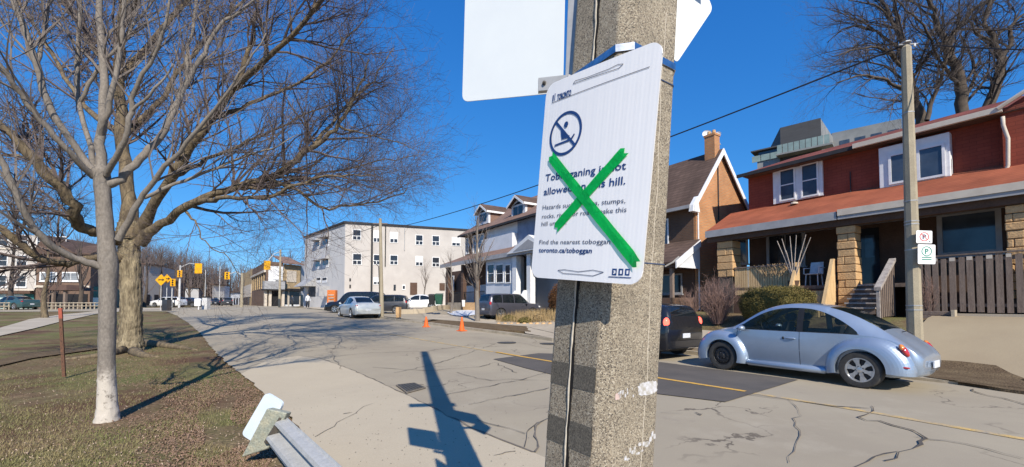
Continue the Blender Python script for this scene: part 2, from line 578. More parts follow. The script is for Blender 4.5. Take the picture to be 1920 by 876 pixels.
crack([(1395, 740), (1480, 752), (1560, 762), (1640, 768), (1642, 776), (1608, 785), (1650, 792), (1700, 806), (1730, 822), (1725, 836), (1690, 850), (1660, 866)], .035)
crack([(1640, 768), (1634, 762), (1640, 764)], .02)
crack([(1690, 850), (1640, 860), (1600, 880)], .025)
crack([(1726, 822), (1780, 830), (1850, 842), (1920, 862)], .02, M_seal)
crack([(1480, 750), (1500, 770), (1490, 800), (1500, 840), (1480, 870)], .015, M_seal)
crack([(1820, 730), (1850, 742), (1880, 748), (1930, 762)], .03)
crack([(1300, 776), (1310, 779), (1318, 778)], .02)
crack([(1240, 775), (1280, 776)], .012, M_seal)
crack([(935, 857), (955, 852), (965, 849)], .02, M_seal)
crack([(590, 822), (630, 800), (660, 776), (700, 758)], .012, M_seal)
crack([(636, 778), (650, 776), (660, 775)], .02)
crack([(640, 694), (620, 660), (640, 640), (700, 628)], .02, M_seal)
crack([(800, 640), (870, 632), (960, 640), (1030, 655)], .02, M_seal)
crack([(470, 640), (560, 650), (650, 655), (760, 650)], .02, M_seal)
crack([(520, 612), (600, 618), (700, 640)], .02, M_seal)
# catch-basin cover and the manhole covers
M_grate = mat('iron_grate', (.10, .095, .085), .7, metal=.3, scale=20, bump=.4, bscale=80)
dr = thing('drain_cover', G(768, 728), 'square dark iron catch-basin cover set in the worn asphalt', 'drain cover')
m = MB(); c0 = G(768, 728)
cs = [G(742, 724), G(778, 720), G(799, 729), G(762, 739)]
m.prism([Vector((p.x, p.y, .012)) for p in cs], (0, 0, .012)); m.build('frame', M_seal, dr)
cc = sum(cs, Vector()) / 4
for k in range(6):
    u = (k + .5) / 6
    a = cs[0].lerp(cs[1], u); b = cs[3].lerp(cs[2], u)
    a = a.lerp(cc, .12); b = b.lerp(cc, .12)
    d = (b - a).normalized(); r = Vector((d.y, -d.x, 0)) * .022
    m = MB(); m.prism([Vector((q.x, q.y, .0245)) for q in (a - r, b - r, b + r, a + r)], (0, 0, .01)); m.build('bar', M_grate, dr)
for (px, py) in ((1030, 645), (950, 643)):
    p = G(px, py); m = MB(); m.lathe(p + Vector((0, 0, .008)), (0, 0, 1), [(0, .34), (.006, .34), (.007, .30)], 20)
    o = m.build('manhole_cover', M_grate)
    tag(o, 'round dark manhole cover in the road ' + ('right beside the concrete pole' if px > 1000 else 'left of the concrete pole'), 'manhole cover', 'manhole covers in the road')
# ================================================================== NEAR POLE AND ITS SIGNS
M_agg = bpy.data.materials.new('exposed_aggregate')
M_agg.use_nodes = True
def agg(m):
    n = m.node_tree.nodes; l = m.node_tree.links; b = n['Principled BSDF']
    tc = n.new('ShaderNodeTexCoord')
    vo = n.new('ShaderNodeTexVoronoi'); vo.inputs['Scale'].default_value = 300
    l.new(tc.outputs['Object'], vo.inputs['Vector'])
    sp = n.new('ShaderNodeSeparateColor'); l.new(vo.outputs['Color'], sp.inputs[0])
    rp = n.new('ShaderNodeValToRGB'); e = rp.color_ramp.elements
    e[0].position = 0; e[0].color = (.055, .048, .04, 1)
    e[1].position = 1; e[1].color = (.55, .48, .37, 1)
    for p_, c_ in ((.13, (.13, .105, .08)), (.32, (.265, .215, .155)), (.55, (.345, .285, .205)), (.8, (.42, .36, .265))):
        k = e.new(p_); k.color = (*c_, 1)
    l.new(sp.outputs[0], rp.inputs[0])
    ns = n.new('ShaderNodeTexNoise'); ns.inputs['Scale'].default_value = 7; ns.inputs['Detail'].default_value = 6
    l.new(tc.outputs['Object'], ns.inputs['Vector'])
    mr = n.new('ShaderNodeMapRange'); mr.inputs[1].default_value = .3; mr.inputs[2].default_value = .7; mr.inputs[3].default_value = .78; mr.inputs[4].default_value = 1.15
    l.new(ns.outputs['Fac'], mr.inputs[0])
    # mortar between stones
    vd = n.new('ShaderNodeTexVoronoi'); vd.inputs['Scale'].default_value = 300; vd.feature = 'DISTANCE_TO_EDGE'
    l.new(tc.outputs['Object'], vd.inputs['Vector'])
    md = n.new('ShaderNodeMapRange'); md.inputs[1].default_value = 0; md.inputs[2].default_value = .12
    l.new(vd.outputs['Distance'], md.inputs[0])
    mx = n.new('ShaderNodeMix'); mx.data_type = 'RGBA'; mx.inputs[6].default_value = (.33, .28, .205, 1)
    l.new(md.outputs[0], mx.inputs[0]); l.new(rp.outputs[0], mx.inputs[7])
    vm = n.new('ShaderNodeVectorMath'); vm.operation = 'SCALE'
    l.new(mx.outputs[2], vm.inputs[0]); l.new(mr.outputs[0], vm.inputs['Scale'])
    l.new(vm.outputs[0], b.inputs['Base Color'])
    b.inputs['Roughness'].default_value = .85
    bp = n.new('ShaderNodeBump'); bp.inputs['Strength'].default_value = .7; bp.inputs['Distance'].default_value = .002
    l.new(md.outputs[0], bp.inputs['Height']); l.new(bp.outputs[0], b.inputs['Normal'])
agg(M_agg)
M_band = mat('tape_residue', (.085, .075, .06), .85, col2=(.15, .13, .10), scale=60, contrast=.9, fine=.5, fscale=220)
M_smear = mat('paint_smear', (.58, .58, .61), .85, scale=70, col2=(.36, .33, .28), contrast=.5)
M_lip = mat('crack_lip', (.56, .50, .41), .9, scale=60)
M_steel = mat('strap_steel', (.58, .60, .64), .28, metal=1.0, scale=30, fine=.08)
M_galv = mat('galvanised_steel', (.42, .42, .42), .5, metal=.25, col2=(.32, .325, .33), scale=14, contrast=.9, fine=.08, fscale=40)
M_signw = mat('sign_white', (.87, .86, .86), .45, col2=(.84, .83, .83), scale=3, spec=.3)
M_alum = mat('sign_back_aluminium', (.60, .64, .66), .5, metal=.0, col2=(.57, .61, .64), scale=4)
M_ink = mat('ink_blue', (.015, .06, .21), .6, scale=20)
M_inkb = mat('ink_dark', (.045, .07, .14), .6, scale=20)
M_tape = mat('green_tape', (.0, .47, .085), .5, col2=(.0, .36, .06), scale=30, contrast=.9, spec=.35)

def tape_look(m):
    n = m.node_tree.nodes; l = m.node_tree.links; b = n['Principled BSDF']
    tr = n.new('ShaderNodeBsdfTransparent'); tr.inputs[0].default_value = (.05, .75, .2, 1)
    mx = n.new('ShaderNodeMixShader'); mx.inputs[0].default_value = .80
    l.new(tr.outputs[0], mx.inputs[1]); l.new(b.outputs[0], mx.inputs[2]); l.new(mx.outputs[0], n['Material Output'].inputs['Surface'])
    tc = n.new('ShaderNodeTexCoord'); wv = n.new('ShaderNodeTexNoise'); wv.inputs['Scale'].default_value = 45; wv.inputs['Detail'].default_value = 3; wv.inputs['Distortion'].default_value = 1.5
    l.new(tc.outputs['Object'], wv.inputs['Vector']); bp = n.new('ShaderNodeBump'); bp.inputs['Strength'].default_value = .5; bp.inputs['Distance'].default_value = .003
    l.new(wv.outputs['Fac'], bp.inputs['Height']); l.new(bp.outputs[0], b.inputs['Normal'])
tape_look(M_tape)
PB = math.radians(34.5)
nL = Vector((-math.cos(PB), -math.sin(PB), 0)); e1 = Vector((math.sin(PB), -math.cos(PB), 0))
def pole_c(z): return Vector((.207 + .069 * z, 1.371, z))
def pole_a(z): return .140 - .0035 * z if z < 3 else .1295 - .007 * (z - 3)
KC = .73
def pole_ring(z):
    a = pole_a(z); c = pole_c(z); k = a * KC
    q = [(a, -k), (a, k), (k, a), (-k, a), (-a, k), (-a, -k), (-k, -a), (k, -a)]
    return [c + nL * x + e1 * y for x, y in q]
pole = thing('utility_pole', Vector((pole_c(0).x, 1.38, 0)), 'thick leaning speckled concrete pole with chamfered corners in the middle foreground', 'utility pole')
m = MB()
zs = [-.1, 0, .5, .9, 1.2, 1.5, 1.8, 2.1, 2.5, 3, 4, 6, 8.6]
vs = []; fs = []
for z in zs: vs += pole_ring(z)
for i in range(len(zs) - 1):
    for k in range(8): fs.append([i * 8 + k, i * 8 + (k + 1) % 8, (i + 1) * 8 + (k + 1) % 8, (i + 1) * 8 + k])
fs.append([(len(zs) - 1) * 8 + k for k in range(8)])
m.add(vs, fs); m.build('shaft', M_agg, pole, bevel=.006)
def on_left(u, z, out=0.0):      # u in -1..1 across the left face
    a = pole_a(z); return pole_c(z) + nL * (a + out) + e1 * (u * a * KC)
def on_right(u, z, out=0.0):     # from the corner (u=-1) to the right
    a = pole_a(z); return pole_c(z) + e1 * (a + out) - nL * (u * a * KC)
rp_ = random.Random(7)
# crack with its pale lip
cz = [.6 + .02 * i for i in range(125)]
u = 0.0; cu = []
for z in cz:
    u += rp_.gauss(0, .014); u *= .97
    cu.append(u + .05 * math.sin(z * 3.1) + .03 * math.sin(z * 9) + (.02 if z < 1.0 else 0))
m = MB()
for i in range(len(cz) - 1):
    w0 = .115 + .03 * math.sin(cz[i] * 21) + .012 * math.sin(cz[i] * 57)
    m.quad(on_left(cu[i] - .005, cz[i], .0015), on_left(cu[i] + w0, cz[i], .0015), on_left(cu[i + 1] + w0, cz[i + 1], .0015), on_left(cu[i + 1] - .005, cz[i + 1], .0015))
m.build('crack', mat('crack_black', (.012, .011, .010), .95, scale=8), pole, fix=False)
m = MB(); m.tube([on_left(cu[i] - .035, cz[i], .0003) for i in range(len(cz))], [.0038 + .0010 * math.sin(z * 37) for z in cz], 6)
m.build('crack_lip', M_lip, pole, smooth=True)
# old tape residue bands on the left face
def band(z0, z1, name, ma, fn, u0=-1.0, u1=1.0, slope=0.0):
    m = MB(); n_ = 6
    for i in range(n_):
        a = u0 + (u1 - u0) * i / n_; b = u0 + (u1 - u0) * (i + 1) / n_
        m.quad(fn(a, z0 + slope * a, .0012), fn(b, z0 + slope * b, .0012), fn(b, z1 + slope * b, .0012), fn(a, z1 + slope * a, .0012))
    return m.build(name, ma, pole, fix=False)
band(1.245, 1.315, 'tape_residue', M_band, on_left)
band(1.065, 1.145, 'tape_residue', M_band, on_left)
# chalky smears on the right face
def blob(fn, u0, u1, z0, z1, seed, name='paint_smear', ma=M_smear):
    r = random.Random(seed); m = MB(); n_ = 48
    cu_, cz_ = (u0 + u1) / 2, (z0 + z1) / 2; pts = []
    for k in range(n_):
        a = 2 * math.pi * k / n_; q = r.uniform(.88, 1.04)
        sx = abs(math.cos(a)) ** .5 * (1 if math.cos(a) > 0 else -1); sy = abs(math.sin(a)) ** .6 * (1 if math.sin(a) > 0 else -1)
        pts.append(fn(cu_ + (u1 - u0) / 2 * sx * q, cz_ + (z1 - z0) / 2 * sy * q, .0013))
    m.quad(*pts); return m.build(name, ma, pole, fix=False)
blob(on_right, .02, .98, 1.222, 1.264, 1)
blob(on_right, -.95, -.72, 1.225, 1.245, 5, 'gum_spot', mat('pinkish_spot', (.62, .47, .42), .8, scale=40))
for i in range(14):
    r = random.Random(50 + i); u_ = -.4 + i * .1; z_ = 1.045 + .003 * i + r.uniform(-.012, .012)
    blob(on_right, u_, u_ + r.uniform(.08, .20), z_, z_ + r.uniform(.006, .018), 60 + i)
for i in range(10):
    r = random.Random(80 + i); u_ = r.uniform(-.9, .0); z_ = 1.235 + r.uniform(-.012, .014)
    blob(on_right, u_, u_ + r.uniform(.03, .08), z_, z_ + r.uniform(.006, .014), 90 + i)
# pale drip line down the right face
m = MB(); m.tube([on_right(.42 + .04 * math.sin(z * 11) + .02 * math.sin(z * 31), z, -.0006) for z in [.7 + .03 * i for i in range(58)]], .0016, 5)
m.build('drip_line', M_lip, pole, smooth=True)

# steel straps ------------------------------------------------------
def strap(z, tilt, ht, name='strap', ma=M_steel, out=.002, th=.003):
    def P(q, dz, o):
        c = pole_c(z); a = pole_a(z) + o; k = pole_a(z) * KC + o * .4
        L = [(a, -k), (a, k), (k, a), (-k, a), (-a, k), (-a, -k), (-k, -a), (k, -a)]
        x, y = L[q % 8]
        p = c + nL * x + e1 * y
        p.z = z + tilt * y / a + dz
        return p
    m = MB()
    for q in range(8):
        m.hexa([P(q, 0, out), P(q + 1, 0, out), P(q + 1, 0, out + th), P(q, 0, out + th), P(q, ht, out), P(q + 1, ht, out), P(q + 1, ht, out + th), P(q, ht, out + th)])
    return m.build(name, ma, pole)
strap(2.235, .005, .022)
strap(1.61, .01, .003, out=.001, th=.0015, ma=M_inkb)
strap(2.18, .01, .003, out=.001, th=.0015, ma=M_inkb)
m = MB(); bc = on_left(-1.0, 2.225, .01)
m.lathe(bc - e1 * .012, e1, [(0, .012), (.012, .014), (.024, .012)], 10); m.tube([bc + Vector((0, 0, .03)), bc - Vector((0, 0, .045))], .006, 6)
m.build('strap_buckle', M_galv, pole, smooth=True)
m = MB(); p = on_right(1.0, 1.615, .004); m.tube([p, p + Vector((.02, -.01, .012)), p + Vector((.04, -.012, .03))], .0025, 5); m.build('strap_tail', M_galv, pole)

# the toboggan notice ----------------------------------------------------
TLc, TRc, BRc, BLc = Vector((.10689, 1.31276, 2.1913)), Vector((.37058, 1.01235, 2.15198)), Vector((.32052, 1.04975, 1.54519)), Vector((.05683, 1.35016, 1.58451))
sX = (TRc - TLc).normalized(); sY = (TLc - BLc).normalized(); sZ = sX.cross(sY).normalized()   # towards camera
if sZ.y > 0: sZ = -sZ
SW, SH = (TRc - TLc).length, (TLc - BLc).length
def SG(u, v, o=0.0):
    """u 0..SW from left, v 0..SH from the bottom, in metres; the sheet bows slightly"""
    bow = -.010 * ((u / SW - .55) ** 2) * 1.6
    return BLc + sX * u + sY * v + sZ * (o + bow)
def inv_sign(px, py):
    r = ray(px, py); k = (BLc - EYEP).dot(sZ) / r.dot(sZ); p = EYEP + r * k - BLc
    return p.dot(sX), p.dot(sY)
sg = thing('notice_sign', (BLc + BRc) / 2, 'white no tobogganing notice crossed out with green tape on the concrete pole', 'sign')
m = MB(); RC = .036; NX, NY = 160, 40
xs = [SW * i / NX for i in range(NX + 1)]
def vlim(u):
    if u < RC: d = RC - math.sqrt(max(0, RC * RC - (RC - u) ** 2))
    elif u > SW - RC: d = RC - math.sqrt(max(0, RC * RC - (u - SW + RC) ** 2))
    else: d = 0
    return d, SH - d
vs = []; fs = []
ny = 8
for side in (0, 1):
    for u_ in xs:
        lo, hi = vlim(u_)
        fl = .00006 * math.sin(u_ / .0125 * 2 * math.pi) + .00005 * math.sin(u_ / .034 * 2 * math.pi)
        for j in range(ny + 1):
            vs.append(SG(u_, lo + (hi - lo) * j / ny, (fl if side == 0 else -.004)))
nn = (NX + 1) * (ny + 1)
for i in range(NX):
    for j in range(ny):
        a = i * (ny + 1) + j
        fs.append([a, a + ny + 1, a + ny + 2, a + 1]); fs.append([nn + a + 1, nn + a + ny + 2, nn + a + ny + 1, nn + a])
for i in range(NX):
    a = i * (ny + 1)
    fs.append([a, nn + a, nn + a + ny + 1, a + ny + 1]); a += ny
    fs.append([a, a + ny + 1, nn + a + ny + 1, nn + a])
m.add(vs, fs); pan = m.build('panel', M_signw, sg, smooth=True, auto=40, fix=False)

def text_mesh(txt, size, bold=0.0, spacing=1.0, xscale=1.0):
    cu = bpy.data.curves.new('t', 'FONT'); cu.body = txt; cu.size = size; cu.offset = bold; cu.space_character = spacing
    cu.fill_mode = 'FRONT'; cu.resolution_u = 2
    ob = bpy.data.objects.new('t', cu); COL.objects.link(ob)
    dg = bpy.context.evaluated_depsgraph_get()
    me = bpy.data.meshes.new_from_object(ob.evaluated_get(dg))
    V = [(v.co.x * xscale, v.co.y) for v in me.vertices]; Fc = [list(p.vertices) for p in me.polygons]
    bpy.data.objects.remove(ob); bpy.data.curves.remove(cu); bpy.data.meshes.remove(me)
    return V, Fc
def put_text(txt, u0, v0, u1, size, ma, fn, parent, name='lettering', bold=0.0, out=.0012, slope=0.0):
    V, Fc = text_mesh(txt, size, bold)
    x0 = min(a for a, b in V); x1 = max(a for a, b in V)
    k = (u1 - u0) / (x1 - x0)
    m = MB(); m.add([fn(u0 + (a - x0) * k, v0 + b + slope * (a - x0) * k, out) for a, b in V], Fc)
    o = m.build(name, ma, parent, fix=False)
    o['text'] = txt
    return o
def SL_(txt, pl, pr, size, ma, bold=0.0):
    """a line of print between two measured ends"""
    a = inv_sign(*pl); b = inv_sign(*pr)
    put_text(txt, a[0], a[1], b[0], size, ma, SG, sg, bold=bold, slope=(b[1] - a[1]) / (b[0] - a[0]))
SL_('Tobogganing is not', (1021, 340), (1173, 318), .0305, M_ink, .0004)
SL_('allowed on this hill.', (1018, 366), (1172, 346), .0305, M_ink, .0004)
SL_('Hazards such as trees, stumps,', (1016, 393), (1172, 381), .0195, M_inkb)
SL_('rocks, rivers or roads make this', (1015, 410), (1174, 398), .0195, M_inkb)
SL_('hill unsafe.', (1014, 424), (1062, 421), .0195, M_inkb)
SL_('Find the nearest toboggan hill:', (1010, 458), (1170, 458), .0195, M_inkb)
SL_('toronto.ca/toboggan', (1009, 473), (1110, 475), .0200, M_ink, .0004)
SL_('TORONTO', (1043, 188), (1070, 179), .0245, M_ink, .001)
# city logo towers
for (a, b, c, d) in ((1034, 190, 1037, 178), (1038, 188.5, 1040, 175)):
    q0 = inv_sign(a, b); q1 = inv_sign(c, d); m = MB()
    m.prism([SG(q0[0], q0[1], .0004), SG(q1[0], q0[1], .0004), SG(q1[0], q1[1], .0004), SG(q0[0], q1[1], .0004)], sZ * .0008); m.build('logo', M_ink, sg)
def ink_line(pxs, wd, ma=M_inkb, name='printed_line', closed=False):
    P = [inv_sign(*q) for q in pxs]
    if closed: P.append(P[0])
    m = MB()
    for (a, b), (c, d) in zip(P, P[1:]):
        L = math.hypot(c - a, d - b)
        if L < 1e-6: continue
        nx, ny_ = -(d - b) / L * wd / 2, (c - a) / L * wd / 2
        n_ = max(1, int(L / .03))
        for k in range(n_):
            u_, u2 = k / n_, (k + 1) / n_
            x0, y0, x1, y1 = a + (c - a) * u_, b + (d - b) * u_, a + (c - a) * u2, b + (d - b) * u2
            m.quad(SG(x0 + nx, y0 + ny_, .0013), SG(x0 - nx, y0 - ny_, .0013), SG(x1 - nx, y1 - ny_, .0013), SG(x1 + nx, y1 + ny_, .0013))
    return m.build(name, ma, sg, fix=False)
ink_line([(1033, 193), (1217, 126)], .0018)
for i, x in enumerate((1147, 1159, 1171)):
    a = inv_sign(x, 516.5 + i * .2); b = inv_sign(x + 9.5, 504.5 + i * .2); m = MB()
    m.quad(SG(a[0], a[1], .0008), SG(b[0], a[1], .0008), SG(b[0], b[1], .0008), SG(a[0], b[1], .0008)); m.build('logo_box', M_ink, sg, fix=False)
SL_('3', (1149.5, 513.6), (1154.0, 513.6), .0115, M_signw, .0006); SL_('1', (1162, 513.9), (1165.5, 513.9), .0115, M_signw, .0006); SL_('1', (1174, 514.1), (1177.5, 514.1), .0115, M_signw, .0006)
ink_line([(1141, 519.5), (1183, 521.5)], .0022, M_ink)
# slots for the strap, seen as drawn loops
ink_line([(1074, 158), (1078, 152), (1100, 146), (1140, 131), (1158, 122), (1168, 121), (1160, 129), (1142, 135), (1100, 149)], .0016, M_inkb, 'strap_slot', True)
ink_line([(1046, 507), (1058, 506), (1085, 510), (1112, 507), (1132, 511), (1112, 518), (1085, 515), (1056, 513)], .0016, M_inkb, 'strap_slot', True)
# prohibition roundel
cu_, cv_ = inv_sign(1059, 250.5)
tu, tv = inv_sign(1063, 209.5); ru = abs(inv_sign(1091, 246)[0] - cu_); rv = abs(tv - cv_)
RO = (ru + rv) / 2
m = MB(); n_ = 48
for k in range(n_):
    a, b = 2 * math.pi * k / n_, 2 * math.pi * (k + 1) / n_
    m.quad(*[SG(cu_ + r * math.cos(t_), cv_ + r * math.sin(t_), .0013) for r, t_ in ((RO, a), (RO, b), (RO * .87, b), (RO * .87, a))])
m.build('roundel', M_ink, sg, fix=False)
m = MB(); q = .045 * RO / .05
dx, dy = math.cos(rad(135)), math.sin(rad(135)); nx, ny_ = -dy * RO * .065, dx * RO * .065
m.quad(*[SG(cu_ + a * dx * RO * .9 + b * nx, cv_ + a * dy * RO * .9 + b * ny_, .0014) for a, b in ((-1, -1), (1, -1), (1, 1), (-1, 1))]); m.build('roundel_bar', M_ink, sg, fix=False)
m = MB()
def RP(x, y, o=.0016): return SG(cu_ + x * RO, cv_ + y * RO, o)
m.quad(*[RP(.02 + .13 * math.cos(a), .40 + .14 * math.sin(a)) for a in [2 * math.pi * k / 14 for k in range(14)]])
m.quad(*[RP(x, y) for x, y in ((-.30, .24), (-.02, .12), (.02, -.12), (.30, -.14), (.28, -.24), (-.18, -.24), (-.24, -.05))])
m.quad(*[RP(x, y) for x, y in ((-.62, -.40), (.38, -.30), (.55, -.12), (.62, -.16), (.42, -.40), (-.62, -.48))])
m.build('sled_pictogram', M_ink, sg, fix=False)
# the two strips of green tape
def tape(pa, pb, wd, o=.003, curl=0):
    a = inv_sign(*pa); b = inv_sign(*pb); L = math.hypot(b[0] - a[0], b[1] - a[1])
    dx, dy = (b[0] - a[0]) / L, (b[1] - a[1]) / L; nx, ny_ = -dy * wd / 2, dx * wd / 2
    m = MB(); n_ = 40; r = random.Random(int(pa[0]))
    rows = []
    for i in range(n_ + 1):
        t_ = i / n_; x, y = a[0] + dx * L * t_, a[1] + dy * L * t_
        j = 0.0
        oo = [o + .0006 * math.sin(t_ * 23 + k) for k in range(4)]
        if curl and t_ > .93: oo = [o + (t_ - .93) * .16 * (k / 3) for k in range(4)]
        e = .010 if i in (0, n_) else 0
        row = []
        for k in range(4):
            s_ = -1 + 2 * k / 3
            ex = (e * (.5 if k % 2 else -.4)) * (1 if i == n_ else -1)
            row.append((x + nx * s_ * (1 + j * 40) + dx * ex, y + ny_ * s_ * (1 + j * 40) + dy * ex, oo[k]))
        rows.append(row)
    for i in range(n_):
        for k in range(3):
            m.quad(*[SG(*q) for q in (rows[i][k], rows[i][k + 1], rows[i + 1][k + 1], rows[i + 1][k])])
    ob = m.build('green_tape', M_tape, sg, smooth=True, fix=False)
    return ob
tape((1171, 284), (1043, 427), .030)
tape((1033, 294), (1196, 497), .030, .0045, 1)

# blank sign backs -------------------------------------------------------
def plate(name, pts, th, nrm, rc, ma, parent, bend=None):
    """rounded polygon plate from its corner points"""
    out = []
    n = len(pts)
    for i in range(n):
        p, a, b = pts[i], pts[i - 1], pts[(i + 1) % n]
        da, db = (a - p).normalized(), (b - p).normalized()
        r = rc
        for k in range(7):
            t_ = k / 6
            out.append((p + da * r) * (1 - t_) ** 2 + p * 2 * t_ * (1 - t_) + (p + db * r) * t_ ** 2)
    m = MB(); m.prism(out, Vector(nrm) * th)
    return m.build(name, ma, parent, bevel=.0008)
# upper left: seen face-on
bl, br = at_d(868, 190, 1.56), at_d(1060, 184, 1.42)
bl = at_d(867, 192, 1.58); tl = bl + Vector((.012, 0, .50)); br = at_d(1056, 174, 1.44); tr = br + Vector((.012, 0, .50))
ls = thing('street_sign', (bl + br) / 2, 'large blank white sign plate with rounded corners, left of the concrete pole at the top', 'sign')
nrm = (br - bl).cross(tl - bl).normalized()
if nrm.y > 0: nrm = -nrm
plate('panel', [bl, br, tr, tl], .003, nrm, .03, M_alum, ls)
m = MB(); c = at_d(1012, 162, 1.40)
hx = (br - bl).normalized(); u3 = Vector((0, 0, 1))
b0 = at_d(1009, 176, 1.43); fwd = Vector((0, -1, 0))
m.hexa([b0, b0 + hx * .11, b0 + hx * .11 + fwd * .02, b0 + fwd * .02, b0 + u3 * .045, b0 + hx * .11 + u3 * .045, b0 + hx * .11 + fwd * .02 + u3 * .045, b0 + fwd * .02 + u3 * .045])
m.build('bracket', M_galv, ls)
m = MB(); q = b0 + hx * .02 + fwd * .02 + u3 * .024; m.lathe(q, fwd, [(0, .007), (.006, .007), (.007, .003), (.012, .003)], 8); m.build('bolt', M_grate, ls)
# vertical channel between that sign and the pole
m = MB(); q0 = br + hx * .004 + fwd * .012 + u3 * .0; hx2 = Vector((.75, -.35, 0)).normalized()
m.hexa([q0, q0 + hx2 * .035, q0 + hx2 * .035 + fwd * .01, q0 + fwd * .01] + [x + u3 * .5 + Vector((.02, 0, 0)) for x in (q0, q0 + hx2 * .035, q0 + hx2 * .035 + fwd * .01, q0 + fwd * .01)])
m.build('channel', M_galv, ls)
# right: corner of another plate sticking out from behind the pole
c0 = at_d(1283, 100, 1.66)
pts = [at_d(1268, 120, 1.66), at_d(1336, 18, 1.67), at_d(1300, -75, 1.68), at_d(1210, 20, 1.66)]
rs = thing('street_sign', c0, 'blank white sign plate set at an angle, right of the concrete pole top', 'sign')
nrm = (pts[1] - pts[0]).cross(pts[2] - pts[0]).normalized()
if nrm.y > 0: nrm = -nrm
plate('panel', pts, .003, nrm, .022, M_alum, rs)
m = MB(); q = pole_c(2.62) + Vector((.0, .12, 0)); m.box(-.02, .36, 0, .025, 0, .05, lambda x, y, z: q + Vector((x, y + .20, z))); m.build('bracket', M_galv, rs)
# higher up the same pole, outside the frame: two unseen blade signs, placed by their shadows to shade the pavement
hs = thing('street_sign', pole_c(3.6), 'blank street name blade fixed high on the concrete pole above the frame', 'sign', 'blank blades high on the pole')
m = MB(); c = pole_c(3.85); m.box(-.5, .2, -.02, -.015, 0, .16, lambda x, y, z: c + Vector((x + .05, y - .15, z + .1 * x))); m.build('panel', M_alum, hs)
hs2 = thing('street_sign', pole_c(3.25), 'second blank blade high on the concrete pole above the frame', 'sign', 'blank blades high on the pole')
m = MB(); c2 = pole_c(3.2); m.box(.0, .46, -.02, -.015, -.12, .32, lambda x, y, z: c2 + Vector((x, y + .1 - .4 * x, z - .35 * x + .1))); m.build('panel', M_alum, hs2)

# guard rail at the lower left ------------------------------------------
M_rail = mat('rail_zinc', (.54, .53, .50), .5, metal=.1, col2=(.38, .38, .37), scale=9, contrast=1.0, fine=.1, fscale=70)
M_term = mat('rail_end_paint', (.66, .72, .78), .5, col2=(.58, .66, .72), scale=6)
M_post = mat('weathered_post', (.42, .40, .30), .9, col2=(.27, .30, .26), scale=14, contrast=.7, fine=.2, fscale=60, bump=.5, bscale=50)
gr = thing('guard_rail', G(462, 862), 'galvanised guard rail end with bluish white plate and weathered leaning post', 'guard rail')
A = at_d(538, 783, 3.9); Bp = at_d(506, 836, 3.95)
A2 = Vector((-.10, 1.55, A.z)); run = (A2 - A)
cr = (Bp - A); nrmr = run.cross(cr).normalized()
if nrmr.z < 0: nrmr = -nrmr
prof = [(0, 0), (.06, .0), (.12, .035), (.2, .065), (.3, .065), (.38, .03), (.44, .0), (.5, -.02), (.56, .0), (.62, .03), (.7, .065), (.8, .065), (.88, .035), (.94, .0), (1, 0)]
prof = [(a, b * 1.0) for a, b in prof]
m = MB()
vs = []
for base in (A, A + run):
    for o in (0, -.004):
        vs += [base + cr * a + nrmr * (b + o) for a, b in prof]
K = len(prof); fs = []
for k in range(K - 1):
    fs.append([k, k + 1, 2 * K + k + 1, 2 * K + k]); fs.append([K + k + 1, K + k, 3 * K + k, 3 * K + k + 1]); fs.append([k, K + k, K + k + 1, k + 1])
fs.append([0, 2 * K, 3 * K, K]); fs.append([K - 1, 2 * K - 1, 4 * K - 1, 3 * K - 1])
m.add(vs, fs); m.build('beam', M_rail, gr, smooth=True, auto=50)
pb_ = G(452, 862); q0 = at_d(455, 857, 4.05); 
cs = [at_d(452, 858, 4.0), at_d(503, 842, 3.98), at_d(538, 775, 3.86), at_d(500, 766, 3.88)]
m = MB(); m.prism(cs, Vector((-.02, .13, -.02))); post = m.build('post', M_post, gr, bevel=.012)
cs = [at_d(452, 815, 4.1), at_d(488, 838, 4.06), at_d(531, 756, 4.0), at_d(498, 736, 4.04)]
nr2 = (cs[1] - cs[0]).cross(cs[2] - cs[0]).normalized()
if nr2.y < 0: nr2 = -nr2
plate('end_plate', cs, .03, nr2, .05, M_term, gr)
m = MB(); m.lathe(at_d(491, 790, 3.98), (0, -1, 0), [(0, .012), (.012, .012), (.014, .007)], 8); m.build('bolt', M_galv, gr)
m = MB(); sp = (Bp - A) * .1
m.prism([A + sp * .5 + nrmr * .01, A + sp * 9.5 + nrmr * .0, A + sp * 9.5 - run * .02, A + sp * .5 - run * .025], nrmr * .05)
m.build('rail_end_gap', M_crack, gr)  # dark slab for the gap at the beam end, its shade put into the colour
# ================================================================== TREES
M_bark1 = mat('bark_smooth_grey', (.235, .205, .175), .9, col2=(.155, .135, .115), scale=7, contrast=.8, fine=.2, fscale=50, bump=.6, bscale=25, stretch=(1, 1, .5))
M_bark2t = mat('bark_rough_trunk', (.31, .255, .165), .95, col2=(.11, .085, .055), scale=11, contrast=.6, fine=.3, fscale=45, bump=1.0, bscale=12, stretch=(1, 1, .18), bdist=.05)  # lighter copy for the trunk, its sunlit look put into the colour
M_barkw = mat('bark_limewashed', (.62, .57, .50), .9, col2=(.40, .35, .29), scale=9, contrast=.8, fine=.2, fscale=50, bump=.5, bscale=30)
M_bark2 = mat('bark_rough_brown', (.215, .165, .10), .95, col2=(.07, .053, .037), scale=9, contrast=.6, fine=.25, fscale=40, bump=1.0, bscale=10, stretch=(1, 1, .22), bdist=.04)  # darker copy for the limbs, their shadow side put into the colour
M_bark3 = mat('bark_dark', (.115, .09, .07), .95, col2=(.065, .05, .04), scale=6, contrast=.8, bump=.6, bscale=14, stretch=(1, 1, .4), bdist=.03)
M_twig1 = mat('twigs_grey', (.19, .16, .14), .9, col2=(.12, .10, .09), scale=2)
M_twig2 = mat('twigs_purple_brown', (.15, .115, .105), .9, col2=(.09, .07, .065), scale=2)
